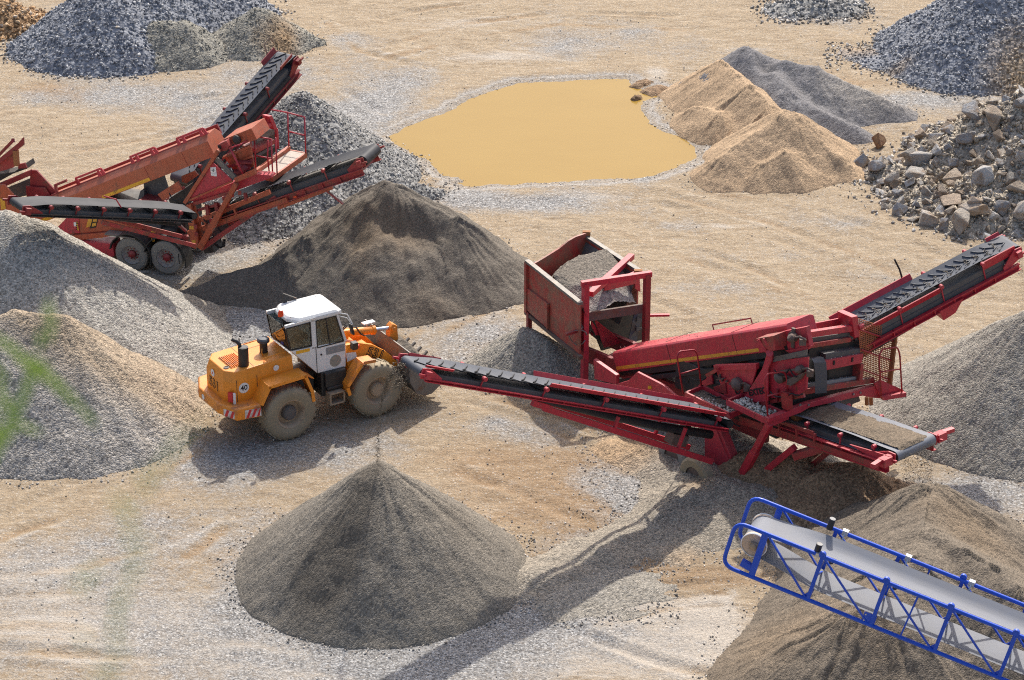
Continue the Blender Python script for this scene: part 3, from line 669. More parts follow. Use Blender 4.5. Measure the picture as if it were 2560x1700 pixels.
heap('gravel_strip', 'thin strip of pale gravel lying on the tan ground, right of the cone shaped pile',
     [((1420, 1500, .06, .12), (1560, 1450, .08))], G['right'], k=.12, res=.045, seed=21, rough=.02, grain=.022, run=.0, toe=60, cat='gravel strip')
heap('rubble_heap', 'low scatter of broken grey rubble at the top edge, above the tan sand piles',
     [((1975, 5, .38), (2075, -5, .45))], G['greystone'], k=.45, res=.07, seed=22, rough=.1, grain=.03, run=.05, stones=(.07, .26, 60), toe=60, cat='rubble', toe_size=(.05, .2))
heap('rubble_heap', 'brown broken rubble in the top left corner',
     [((-40, 0, 1.0), (20, 5, .9)), ((-60, 40, .4), (20, 40, .3))], G['brownstone'], k=.6, res=.07, seed=23, rough=.1, grain=.03, run=.05, stones=(.08, .3, 60), toe=40, cat='rubble', toe_size=(.05, .2))
heap('stone_strip', 'thin trail of brown and grey stones running out from the top right corner heap',
     [((2130, 125, .12, .25), (2220, 130, .25))], G['bluestone'], k=.25, res=.06, seed=24, rough=.03, grain=.02, run=.0, stones=(.06, .16, 70), tint=[(2150, 125, .1, 1.2, .7, .8)], toe=50, cat='stone strip', toe_size=(.05, .15))

# ------------------------------------------------------------------ boulder heap on the right
RS = np.random.RandomState(3)
RUB = [((2565, 240, 2.5), (2480, 262, 2.0)), ((2480, 262, 2.0), (2395, 335, 1.2)), ((2395, 335, 1.2), (2290, 425, .6, .5)), ((2560, 350, 2.1), (2450, 430, 1.1)), ((2560, 470, 1.0), (2420, 510, .7)), ((2250, 400, .6, .5), (2330, 470, .6))]
heap('rubble_heap', 'dirt and small broken stones filling the big boulder heap at the right', RUB, gravel('rubble_dirt', stone_ramp((.44, .395, .33), .4, 2.0), .07, None, .3, 1.0), k=.74, res=.06, seed=30, rough=.12, grain=.035, run=.05, stones=(.07, .34, 62), toe=60, cat='rubble', toe_size=(.05, .2))
rub = HEAPS['rubble_heap']
def boulders():
    protos = []
    for i in range(16):
        v, f = rock_shape(np.random.RandomState(200 + i), RS.uniform(.6, .95), RS.randint(9, 15))
        bm = bmesh.new(); vs = [bm.verts.new(p) for p in v]
        for t in f: bm.faces.new([vs[a] for a in t])
        bmesh.ops.dissolve_limit(bm, angle_limit=R_(14), verts=bm.verts, edges=bm.edges)
        bmesh.ops.bevel(bm, geom=bm.edges[:], offset=.025, segments=1, affect='EDGES')
        bmesh.ops.recalc_face_normals(bm, faces=bm.faces)
        me = bpy.data.meshes.new('boulder'); bm.to_mesh(me); bm.free(); me.materials.append(M['boulder']); protos.append(me)
    base = bpy.data.objects.new('boulder', protos[0])
    f, (x0, x1, y0, y1) = heap_field(RUB, .62)
    xs = RS.uniform(x0, x1, 30000); ys = RS.uniform(y0, y1, 30000); hz, e = rub(xs, ys)
    ok = []; taken = []
    sizes = sorted([.36 + .55 * RS.rand() ** 2.4 for i in range(110)] + [.18 + .20 * RS.rand() ** 1.2 for i in range(190)], reverse=True)
    order = iter([i for i in range(len(xs)) if e[i] > -.08])
    n = 0
    for s in sizes:
        placed = False
        for tr in range(12):
            try: i = next(order)
            except StopIteration: break
            x, y = xs[i], ys[i]
            # only what the frame shows
            q = V((x, y, hz[i])) - CAM; zz = q.dot(FWD); px = 1280 + FPX * q.x / zz; py = 850 - FPX * q.dot(UPV) / zz
            if px > 2610 or px < 2120: continue
            if all((x - a) ** 2 + (y - b) ** 2 > ((s + c) * .40) ** 2 for a, b, c in taken): placed = True; break
        if not placed: continue
        taken.append((x, y, s)); n += 1
        o = base if n == 1 else base.copy()
        o.data = protos[RS.randint(0, len(protos))]
        o.location = (x, y, hz[i] + s * .14); o.scale = (s * 1.15,) * 3
        o.rotation_euler = (RS.uniform(-.7, .7), RS.uniform(-.7, .7), RS.uniform(0, 6.28))
        COL.objects.link(o)
        tag(o, 'angular grey or brown boulder lying in the big boulder heap at the right', 'boulder', 'boulders of the heap at the right')
        if n >= 296: break
    def big(px, py, size, rz, me_i, label, mat, z=.0, sc=(1, 1, 1), lay=None):
        p = P(px, py, z); o = bpy.data.objects.new('boulder', protos[me_i].copy()); o.data.materials.clear(); o.data.materials.append(mat)
        COL.objects.link(o); o.location = p; o.scale = [size * k for k in sc]; o.rotation_euler = (0, 0, rz); tag(o, label, 'boulder')
    big(2202, 352, 1.0, .3, 3, 'square rust brown block standing alone left of the boulder heap, near the sand pile', M['block'], .28, (.62, .5, .72))
    big(2397, 553, .66, .9, 6, 'big tan boulder at the lower front edge of the boulder heap', M['block2'], .2, (1.0, .8, .8))
    big(2440, 520, .85, .2, 8, 'long tan boulder sitting just above the lower front edge of the boulder heap', M['block2'], .72, (1.2, .8, .75))
boulders()
# ------------------------------------------------------------------ lettering
def letters(name, s, size, o, xd, yd, mat, parent, local=False, depth=.004, fat=0.0, spacing=1.0, shear=0.0):
    """flat letters, origin o (their middle), running along xd with their tops towards yd"""
    cu = bpy.data.curves.new(name, 'FONT'); cu.body = s; cu.size = size; cu.extrude = depth; cu.offset = fat; cu.space_character = spacing; cu.shear = shear
    cu.align_x = 'CENTER'; cu.align_y = 'CENTER'; cu.resolution_u = 3
    t = bpy.data.objects.new(name, cu); COL.objects.link(t)
    dg = bpy.context.evaluated_depsgraph_get(); me = bpy.data.meshes.new_from_object(t.evaluated_get(dg))
    bpy.data.objects.remove(t); bpy.data.curves.remove(cu)
    xd = V(xd).normalized(); zd = xd.cross(V(yd)).normalized(); yd = zd.cross(xd)
    org = V((0, 0, 0)) if local else V(parent['org'])
    for v in me.vertices: c = v.co.copy(); v.co = V(o) + xd * c.x + yd * c.y + zd * c.z - org
    me.materials.clear(); me.materials.append(mat); me.name = name
    ob = bpy.data.objects.new(name, me); COL.objects.link(ob); ob.parent = parent; ob['org'] = list(parent['org'])
    return ob

def disc(c, ax, r, t=.012, n=24):
    m = MB(); m.cyl(V(c), V(c) + V(ax).normalized() * t, r, n); return m

# ------------------------------------------------------------------ wheel loader
def make_loader():
    r = P(729, 1038, .73); f = P(948, 979, .73); yaw = math.atan2(f.y - r.y, f.x - r.x)
    Y = V((-math.sin(yaw), math.cos(yaw), 0)); O = r + Y * 1.2; O.z = 0
    O.z = float(ground_h(np.array([O.x]), np.array([O.y]))[0])
    root = empty('wheel_loader', O, 'orange wheel loader with a white cab, carrying a full bucket of dark grit', 'wheel loader', rz=yaw)
    WB = 2.59
    def B(mb, name, mat, parent=root, **k): return mb.build(name, mat, parent, local=True, **k)
    # engine hood
    def plan(z, ins, x0=-1.56, x1=.34, w=.74): return [V(p) for p in ((x0 + ins, -w * .66 + ins, z), (x0 + .22 + ins * .6, -w + ins, z), (x1, -w + ins, z), (x1, w - ins, z), (x0 + .22 + ins * .6, w - ins, z), (x0 + ins, w * .66 - ins, z))]
    m = MB(); rings = [plan(1.22, 0), plan(1.80, .0), plan(2.05, .07)]
    for p in rings[2]: p.z += (p.x + 1.5) * .055
    m.loft(rings); hood = B(m, 'engine_hood', M['orange'], bevel=.025)
    m = MB()                                               # panel seams
    for x in (-.72, -1.30): m.box((x, -.742, 1.55), (.014, .006, .62))
    m.box((-.75, 0, 2.092), (.012, 1.30, .006)); B(m, 'panel_seam', M['dark'], hood)
    m = MB(); m.box((-1.06, -.05, 2.078), (.46, .74, .016), Matrix.Rotation(-.055, 3, 'Y'))
    for i in range(9): m.box((-1.26 + i * .05, -.05, 2.078 + i * .0027), (.014, .70, .05))
    B(m, 'vent_grille', M['orange_worn'], hood)
    m = MB(); m.lathe((-1.36, -.30, 2.045), (0, 0, 1), [(.075, 0), (.075, .03), (.05, .035), (.045, .02)], 18); B(m, 'filler_cap', M['hub'], hood)
    m = MB(); m.cyl((-.93, -.44, 2.05), (-.93, -.44, 2.60), .135, 24); m.cyl((-.93, -.44, 2.60), (-.93, -.44, 2.605), .11)
    ex = B(m, 'exhaust_silencer', M['black'], hood, smooth='edge')
    m = MB(); m.tube([(-.98, -.38, 2.5), (-.99, -.37, 2.66), (-1.05, -.33, 2.74), (-1.16, -.27, 2.80)], .05, 12, True); B(m, 'exhaust_pipe', M['black'], ex, smooth=True)
    m = MB(); m.cyl((-.17, -.08, 2.08), (-.17, -.08, 2.42), .105, 20); B(m, 'air_intake', M['black'], hood, smooth='edge')
    m = MB(); m.lathe((-.17, -.08, 2.40), (0, 0, 1), [(.10, 0), (.165, .02), (.165, .085), (.13, .12), (.02, .13)], 24); B(m, 'precleaner_cap', M['rubber'], hood, smooth='edge')
    for y in (-.58, .40):
        m = MB(); m.tube([(-.42, y, 2.1), (-.42, y, 2.2), (.2, y, 2.24), (.2, y, 2.14)] if y < 0 else [(-.52, y, 2.1), (-.52, y, 2.22), (.1, y, 2.26), (.1, y, 2.14)], .014, 8); B(m, 'hood_handrail', M['orange'], hood, smooth=True)
    m = MB(); m.tube([(-.30, -.3, 2.1), (-.34, -.3, 2.25), (-.28, -.22, 2.30)], .014, 8); B(m, 'hood_handrail', M['orange'], hood, smooth=True)
    m = disc((-.16, -.741, 1.93), (0, -1, 0), .08, .006); B(m, 'maker_badge', M['signwhite'], hood)
    m = disc((-1.10, -.741, 1.60), (0, -1, 0), .145, .006); sg = B(m, 'speed_sign', M['signwhite'], hood)
    letters('lettering', '40', .20, (-1.10, -.749, 1.60), (1, 0, 0), (0, 0, 1), M['ink'], sg, True, .002, .004)
    m = disc((-1.562, .10, 1.80), (-1, 0, 0), .10, .006); sg = B(m, 'round_badge', M['signwhite'], hood)
    m = disc((-1.569, .10, 1.80), (-1, 0, 0), .03, .004); B(m, 'badge_mark', M['signred'], sg)
    letters('lettering', '531', .36, (-1.565, .05, 1.50), (0, -1, 0), (0, 0, 1), M['ink'], hood, True, .002, .014, 1.05)
    letters('lettering', '531', .36, (-1.569, .05, 1.50), (0, -1, 0), (0, 0, 1), M['orange'], hood, True, .002, -.010, 1.05)
    # rear frame, counterweight
    m = MB(); m.box((-.2, 0, .95), (2.5, .95, .55)); m.box((.75, 0, 1.1), (.9, .7, .5)); B(m, 'rear_frame', M['dark'], bevel=.02)
    m = MB(); cw = [(-1.78, -.55), (-1.52, -1.12), (-.86, -1.21), (-.86, 1.21), (-1.52, 1.12), (-1.78, .55)]
    m.loft([[V((x, y, .92 + (.05 if x < -1.6 else 0))) for x, y in cw], [V((x, y, 1.22)) for x, y in cw], [V((x * .985, y * .985, 1.25)) for x, y in cw]]); cwt = B(m, 'counterweight', M['orange_worn'], bevel=.02)
    def stripes(a, b, z0, z1, nrm, n, parent, gap=1.0):
        """leaning red bars on a white plate between two plan points"""
        a = V((*a, 0)); b = V((*b, 0)); nrm = V(nrm); w = MB(); w.prism([a + Z * z0, b + Z * z0, b + Z * z1, a + Z * z1], nrm * .004); pl = B(w, 'warning_plate', WORN, parent)
        d = b - a; k = .5 / n; w = MB()
        for i in range(n):
            t = (i + .15) / n
            q = [(t, z0 + .004), (t + k, z0 + .004), (min(1, t + k + .22), z1 - .004), (min(1, t + .22), z1 - .004)]
            w.prism([a + d * min(1, u) + Z * z + nrm * .005 for u, z in q], nrm * .003)
        B(w, 'red_stripe', M['signred'], pl)
    WORN = paint('chipped_white_plate', (.75, .72, .68), rust=.45, dust=.3, rustcol=(.30, .10, .05))
    n1 = V((-.09, -.66, 0)).normalized(); n1 = V((-.135, -.99, 0)).normalized()
    stripes((-1.30, -1.155), (-.87, -1.213), .95, 1.18, n1, 3, cwt)
    stripes((-1.70, -.74), (-1.55, -1.06), .96, 1.16, V((-.91, -.41, 0)).normalized(), 2, cwt)
    stripes((-1.62, .92), (-1.74, .64), .96, 1.16, V((-.91, .41, 0)).normalized(), 2, cwt)
    m = MB(); m.box((-1.47, -.71, 1.42), (.06, .13, .26), Matrix.Rotation(.6, 3, 'Z')); tl = B(m, 'tail_lamp', M['signred'])
    m = MB(); m.box((-1.41, -.80, 1.40), (.05, .06, .3)); B(m, 'lamp_bracket', M['signwhite'], tl)
    m = disc((-1.785, .28, 1.09), (-1, 0, 0), .075, .005); B(m, 'small_round_sign', M['signwhite'], cwt)
    # fenders
    def fender(prof, y0, y1, name, mat, lip=-.09):
        m = MB(); p0 = [V((x, y0, z)) for x, z in prof]; p1 = [V((x, y1, z)) for x, z in prof]; n = len(prof)
        for i in range(n - 1):
            d = (p0[i + 1] - p0[i]).normalized(); nr = V((d.z, 0, -d.x)) * .03
            if nr.z > 0 and False: nr = -nr
            m.add([p0[i], p0[i + 1], p1[i + 1], p1[i], p0[i] + nr, p0[i + 1] + nr, p1[i + 1] + nr, p1[i] + nr], [(0, 1, 2, 3), (7, 6, 5, 4), (0, 4, 5, 1), (1, 5, 6, 2), (2, 6, 7, 3), (3, 7, 4, 0)])
            lp = V((d.z, 0, -d.x)) * .085
            yy = y0 - .004 if y0 < 0 else y0 + .004
            q = V((0, -.02 if y0 < 0 else .02, 0))
            m.prism([p0[i] + q, p0[i + 1] + q, p0[i + 1] + q + lp, p0[i] + q + lp], -q * .9)
        return B(m, name, mat)
    rear = [(-.88, 1.25), (-.62, 1.72), (.47, 1.77), (.66, 1.25), (.70, .95)]
    front = [(2.50, 1.60), (2.14, 1.63), (1.70, 1.08), (1.76, .85)]
    for sgn in (-1, 1):
        fd = fender(rear, sgn * 1.20, sgn * .742, 'rear_fender', M['orange'])
        m = MB()
        for x in (-.42, -.15, .15): m.prism([(x, sgn * .98, 1.738 + x * .046), (x + .17, sgn * .98, 1.746 + x * .046), (x + .17, sgn * .82, 1.746 + x * .046), (x, sgn * .82, 1.738 + x * .046)], (0, 0, .006))
        B(m, 'grip_pad', M['steel'], fd)
        fender(front, sgn * 1.20, sgn * .78, 'front_fender', M['orange_worn'] if sgn < 0 else M['orange'])
    m = MB()
    for i in range(4): m.box((.60 + i * .045, -.9, 1.62 - i * .03), (.03, .35, .02))
    B(m, 'fender_step', M['orange_worn'])
    # cab
    def B_cab(mb, name, mat, parent=root, **k):          # the cab is narrow and sits over the near half
        for p in mb.v:
            p.y = -.75 + (p.y + .75) * .74
            if p.z > 2.3: p.z = 2.3 + (p.z - 2.3) * .92; p.x -= max(0, p.x - 1.0) * .10 * min(1, (p.z - 2.3) * 2)
        return B(mb, name, mat, parent, **k)
    cab = B_cab(MB().prism([(1.02, -.745, 1.47), (1.86, -.745, 1.44), (1.88, -.745, 2.2), (.28, -.745, 2.30)], (0, 1.49, 0)), 'cab_shell', M['white'], bevel=.015)
    for y in (-.70, .70):
        m = MB()
        m.bar((.965, y, 2.2), (.94, y, 3.12), .16, .09, V((0, 1, 0))); m.bar((1.87, y, 2.18), (1.70, y, 3.12), .09, .09, V((0, 1, 0)))
        m.bar((.90, y, 3.08), (1.72, y, 3.08), .09, .10); m.bar((.15, y, 3.06), (.95, y, 3.08), .08, .10)
        B_cab(m, 'cab_pillar', M['white'], cab)
    m = MB()
    for y in (-.70, .70): m.bar((.28, y, 2.3), (.16, y, 3.04), .035, .035)
    for y in (-.742, .742):
        for a, b in (((1.05, 2.20), (1.03, 3.03)), ((1.82, 2.20), (1.68, 3.03)), ((1.05, 2.20), (1.82, 2.20)), ((1.03, 3.03), (1.68, 3.03)), ((1.42, 2.2), (1.36, 3.03)), ((.30, 2.32), (.88, 2.30)), ((.88, 2.30), (.86, 3.03)), ((.17, 3.02), (.87, 3.03))):
            m.bar((a[0], y, a[1]), (b[0], y, b[1]), .03, .03)
    m.bar((.27, -.7, 2.31), (.27, .7, 2.31), .04, .03)
    B_cab(m, 'window_frame', M['black'], cab)
    def pane(pts): B_cab(MB().prism(pts, (0, .006, 0)) if abs(pts[0][1] - pts[1][1]) < .01 and abs(pts[1][1] - pts[2][1]) < .01 else MB().prism(pts, (.006, 0, 0)), 'window_pane', M['glass'], cab)
    for y in (-.735, .735):
        pane([(1.05, y, 2.20), (1.82, y, 2.20), (1.68, y, 3.03), (1.03, y, 3.03)]); pane([(.30, y, 2.32), (.88, y, 2.30), (.86, y, 3.03), (.17, y, 3.02)])
    pane([(.27, -.7, 2.31), (.27, .7, 2.31), (.16, .7, 3.04), (.16, -.7, 3.04)]); pane([(1.88, -.68, 2.2), (1.88, .68, 2.2), (1.71, .68, 3.04), (1.71, -.68, 3.04)])
    m = MB(); rp = [(.30, -.40), (.52, -.79), (1.74, -.81), (1.88, -.72), (1.88, .72), (1.74, .81), (.52, .79), (.30, .40)]
    m.loft([[V((x, y, 3.09)) for x, y in rp], [V((x, y, 3.17)) for x, y in rp], [V((.95 + (x - .95) * .90, y * .9, 3.235)) for x, y in rp]]); roof = B_cab(m, 'cab_roof', M['white'], cab, bevel=.012)
    m = MB()
    m.tube([(.42, -.80, 3.10), (.44, -.83, 3.14), (.98, -.83, 3.17), (1.0, -.80, 3.14)], .012, 6); B_cab(m, 'roof_rail', M['white'], roof)
    for x, y in ((.4, -.5), (1.6, -.55), (1.6, .55), (.4, .5)): m = MB(); m.cyl((x, y, 3.23), (x, y, 3.25), .018, 8); B_cab(m, 'roof_bolt', M['bolt'], roof)
    m = MB(); m.bar((.70, .70, 3.22), (.70, .74, 3.46), .10, .08); m.bar((.66, .74, 3.50), (1.05, .72, 3.26), .12, .03); B_cab(m, 'work_lamp', M['dark'], cab)
    m = MB(); m.cyl((.12, -.50, 3.0), (.12, -.50, 3.36), .016, 8); bm_ = B_cab(m, 'beacon_post', M['black'], cab)
    m = MB(); m.lathe((.12, -.50, 3.34), (0, 0, 1), [(.075, 0), (.08, .03), (.075, .12), (.05, .175), (.01, .19)], 18); B_cab(m, 'warning_beacon', M['amberlamp'], cab, smooth='edge')
    # cab insides
    m = MB(); m.box((.72, -.05, 2.42), (.5, .52, .16)); m.box((.48, -.05, 2.78), (.14, .50, .66), Matrix.Rotation(-.12, 3, 'Y')); m.box((.46, -.05, 3.0), (.10, .28, .22)); B_cab(m, 'driver_seat', plain('brown_seat', (.07, .05, .04), .8), cab, bevel=.04)
    m = MB(); m.bar((1.62, 0, 2.22), (1.42, 0, 2.56), .10, .10); m.lathe((1.40, 0, 2.60), (-.5, 0, .85), [(.20, -.012), (.215, 0), (.20, .012), (.185, 0)], 24); m.box((1.72, 0, 2.4), (.2, .9, .3)); m.box((.6, .45, 2.38), (.7, .22, .2)); B_cab(m, 'steering_column', M['black'], cab)
    m = MB(); m.box((.42, -.42, 2.36), (.16, .2, .1)); B_cab(m, 'orange_box', M['orange_worn'], cab); m = MB(); m.lathe((.36, -.15, 2.31), (0, 0, 1), [(.12, 0), (.14, .06), (.06, .14)], 10); B_cab(m, 'violet_cloth', plain('violet_cloth', (.11, .08, .22), .9), cab)
    # door
    m = MB(); m.bar((1.02, -.752, 1.47), (1.0, -.752, 2.22), .014, .012, V((0, 1, 0))); m.bar((1.03, -.752, 1.465), (1.85, -.752, 1.445), .014, .012); B_cab(m, 'door_seam', M['ink'], cab)
    B_cab(MB().prism([(1.30, -.749, 1.93), (1.84, -.749, 1.92), (1.845, -.749, 2.12), (1.295, -.749, 2.13)], (0, -.006, 0)), 'door_panel', M['greypanel'], cab)
    B_cab(disc((1.56, -.749, 1.70), (0, -1, 0), .165, .008), 'door_speaker', plain('taupe_mesh', (.30, .27, .22), .7), cab)
    B_cab(disc((1.15, -.749, 1.98), (0, -1, 0), .025, .02), 'door_handle', M['ink'], cab)
    B_cab(MB().prism([(.42, -.749, 2.17), (.82, -.749, 2.16), (.82, -.749, 2.25), (.42, -.749, 2.26)], (0, -.004, 0)), 'yellow_sticker', M['yellow2'], cab)
    for y0, y1 in ((-.55, -.35), (-.5, -.2)):
        m = MB(); m.tube([(.13, y0, 3.06), (.20, y0 - .08, 2.75), (.25, y1 - .2, 2.45)], .010, 5); B_cab(m, 'wiper_arm', M['ink'], cab)
    for y in (-.74, .74):
        m = MB(); m.tube([(1.72, y, 3.12), (2.02, y * 1.12, 3.02), (2.12, y * 1.18, 2.72), (2.06, y * 1.16, 2.48)], .018, 8); m.tube([(1.74, y, 3.02), (2.0, y * 1.12, 2.92), (2.11, y * 1.18, 2.70)], .012, 6); mi = B_cab(m, 'mirror_bracket', M['white'], cab)
        m = MB(); m.box((2.06, y * 1.18, 2.56), (.07, .2, .34)); B_cab(m, 'mirror', M['black'], mi, bevel=.02)
    m = MB(); m.box((1.47, -.1, 1.12), (.72, 1.35, .70)); m.box((1.5, -.80, 1.25), (.62, .14, .42)); m.box((1.5, -.84, 1.0), (.55, .1, .1)); B(m, 'tool_box', M['black'], bevel=.03)
    m = MB()
    for a, b in (((1.25, .60), (1.65, .60)), ((1.25, .90), (1.65, .90)), ((1.25, .60), (1.25, .90)), ((1.65, .60), (1.65, .90))): m.bar((a[0], -1.0, a[1]), (b[0], -1.0, b[1]), .035, .04, e=.017)
    m.box((1.45, -.86, .60), (.40, .28, .03)); m.box((1.45, -.86, .90), (.40, .28, .03)); m.box((1.24, -.86, .75), (.03, .28, .32)); B(m, 'entry_step', M['rim'])
    # front frame and lift arm
    m = MB(); m.prism([(1.9, -.42, .7), (3.0, -.42, .62), (3.15, -.42, 1.0), (2.5, -.42, 1.75), (1.95, -.42, 1.95)], (0, .84, 0)); m.box((2.0, 0, 1.0), (.5, .5, .5)); B(m, 'front_frame', M['orange'], bevel=.02)
    A = [(1.96, 1.98), (2.30, 1.97), (2.75, 1.80), (3.15, 1.50), (3.48, 1.12), (3.62, .62), (3.38, .58), (3.10, .92), (2.70, 1.18), (2.0, 1.32)]
    m = MB(); m.prism([(x, -.60, z) for x, z in A], (0, .10, 0)); arm = B(m, 'lift_arm', M['orange'], bevel=.012)
    m = MB(); m.prism([(x, .50, z) for x, z in A], (0, .10, 0)); B(m, 'lift_arm', M['orange'], bevel=.012)
    m = MB(); m.bar((2.85, -.5, 1.35), (2.85, .5, 1.35), .3, .25); m.bar((3.2, -.5, 1.1), (3.2, .5, 1.1), .2, .2); B(m, 'arm_crosstube', M['orange'], bevel=.02)
    xd = V((.85, 0, -.42)); 
    letters('lettering', '531', .34, (2.83, -.605, 1.52), xd, Z, M['ink'], arm, True, .002, .016, 1.12)
    letters('lettering', '531', .34, (2.83, -.609, 1.52), xd, Z, M['orange'], arm, True, .002, -.008, 1.12)
    B(MB().prism([(1.95, -.604, 1.76), (2.24, -.604, 1.72), (2.27, -.604, 1.56), (1.98, -.604, 1.50)], (0, -.01, 0)), 'white_side_plate', M['signwhite'], arm)
    m = MB(); m.box((2.14, -.72, 1.98), (.16, .16, .2)); hl = B(m, 'headlamp_box', M['black'], bevel=.01)
    m = MB(); m.box((2.24, -.72, 1.94), (.05, .14, .1)); B(m, 'indicator_lens', M['amberlamp'], hl)
    m = MB(); m.cyl((1.95, 0, 2.06), (3.12, 0, 1.90), .11, 18); m.cyl((3.05, 0, 1.909), (3.14, 0, 1.895), .13, 18); m.prism([(1.9, -.12, 1.7), (2.3, -.12, 1.9), (2.3, -.12, 2.12), (1.9, -.12, 2.2)], (0, .03, 0)); cyl = B(m, 'tilt_cylinder', M['orange'], smooth='edge')
    m = MB(); m.cyl((3.12, 0, 1.90), (3.66, 0, 1.83), .055, 14); B(m, 'piston_rod', M['chrome'], cyl, smooth='edge')
    for y in (-.16, -.10):
        m = MB(); m.tube([(2.05, y, 2.15), (2.25, y, 2.30), (2.5, y - .05, 2.2), (2.6, y - .1, 2.0), (2.75, y, 1.88)], .018, 7); B(m, 'hydraulic_hose', M['ink'], cyl, smooth=True)
    m = MB(); m.box((3.02, .1, 2.10), (.34, .16, .03)); m.cyl((2.98, .1, 1.95), (2.98, .1, 2.1), .012, 6); B(m, 'level_plate', M['signwhite'], cyl)
    m = MB(); m.prism([(3.56, -.12, 1.90), (3.66, -.12, 1.98), (3.78, -.12, 1.90), (3.80, -.12, 1.5), (3.72, -.12, .95), (3.50, -.12, .85), (3.42, -.12, 1.0), (3.52, -.12, 1.45)], (0, .24, 0)); m.cyl((3.66, -.16, 1.83), (3.66, .16, 1.83), .07); B(m, 'tilt_lever', M['orange_worn'], bevel=.02)
    # bucket
    bp = [(3.52, 1.62), (3.46, 1.2), (3.50, .75), (3.68, .40), (3.95, .26), (4.15, .28), (4.62, .60)]
    m = MB()
    for i in range(len(bp) - 1):
        (xa, za), (xb, zb) = bp[i], bp[i + 1]; d = V((xb - xa, 0, zb - za)).normalized(); n = V((-d.z, 0, d.x)) * .035
        if n.x < 0 and n.z < 0: n = -n
        a0 = V((xa, -1.24, za)); b0 = V((xb, -1.24, zb)); w = V((0, 2.48, 0))
        m.add([a0, b0, b0 + w, a0 + w, a0 + n, b0 + n, b0 + n + w, a0 + n + w], [(0, 1, 2, 3), (4, 7, 6, 5), (0, 4, 5, 1), (3, 2, 6, 7), (0, 3, 7, 4), (1, 5, 6, 2)])
    for y in (-1.26, 1.22): m.prism([(x, y, z) for x, z in bp] + [(4.35, y, .95), (3.9, y, 1.35)], (0, .04, 0))
    bk = B(m, 'bucket', M['steel'])
    for i in range(8):
        y = -1.15 + i * .328; m = MB(); m.prism([(4.56, y - .05, .52), (4.56, y + .05, .52), (4.86, y + .025, .74), (4.86, y - .025, .74)], (-.03, 0, .05)); B(m, 'bucket_tooth', M['steel'], bk)
    # wheels
    def wheel(x, y, side):
        m = MB(); c = V((x, y, .735)); ax = V((0, side, 0))
        m.lathe(c, ax, [(.40, -.24), (.46, -.265), (.60, -.275), (.685, -.25), (.72, -.20), (.728, 0), (.72, .20), (.685, .25), (.60, .275), (.46, .265), (.40, .24)], 56, False)
        for k in range(26):
            for sd in (-1, 1):
                a = 2 * math.pi * (k + (.5 if sd > 0 else 0)) / 26; rt_ = Matrix.Rotation(a, 3, 'Y'); tw = Matrix.Rotation(.45 * sd, 3, 'Z')
                m.box(c + rt_ @ V((0, sd * .125, .728)), (.075, .215, .035), rt_ @ tw)
        t = B(m, 'wheel', M['tyre'], smooth='edge')
        m = MB(); m.lathe(c, ax, [(.405, .14), (.415, .235), (.395, .25), (.365, .23), (.33, .12), (.30, .06), (.20, .06), (.20, .0)], 36, False); B(m, 'wheel_rim', M['rim'], t, smooth='edge')
        m = MB(); m.lathe(c, ax, [(.20, .0), (.20, .15), (.175, .20), (.02, .21)], 24)
        for k in range(12): a = 2 * math.pi * k / 12; q = c + V((math.cos(a) * .155, side * .2, math.sin(a) * .155)); m.cyl(q, q + ax * .02, .014, 6)
        B(m, 'wheel_hub', M['hub'] if x < 1 else M['rim'], t, smooth='edge')
    for x in (0, WB):
        for s in (-1, 1): wheel(x, s * .94, s)
    m = MB(); m.cyl((0, -.8, .735), (0, .8, .735), .14); m.cyl((WB, -.8, .735), (WB, .8, .735), .14); B(m, 'axle', M['dark'])
    # load in the bucket: its own thing
    M4 = Matrix.Translation(O) @ Matrix.Rotation(yaw, 4, 'Z'); rs = np.random.RandomState(9); pts = []
    gx, gy = np.meshgrid(np.arange(3.5, 4.55, .035), np.arange(-1.2, 1.21, .035)); tz = np.interp(gx, [3.5, 3.9, 4.2, 4.55], [1.45, 1.55, 1.2, .62]) - .45 * (np.abs(gy) / 1.2) ** 3 + .10 * fbm(gx * 3, gy * 3, 1.0, 3, 40) + (rs.rand(*gx.shape) - .5) * .03
    n = gx.shape[1]; idx = (np.arange(gx.shape[0] - 1)[:, None] * n + np.arange(n - 1)[None]).ravel()
    w = np.array([M4 @ V(p) for p in zip(gx.ravel(), gy.ravel(), tz.ravel())])
    o = np_mesh('bucket_load', w, np.stack([idx, idx + 1, idx + n + 1, idx + n], 1), [G['fines']], False, {'tint': np.zeros((len(w), 3))})
    tag(o, 'heap of dark damp grit filling the bucket of the orange loader', 'gravel load')
make_loader()
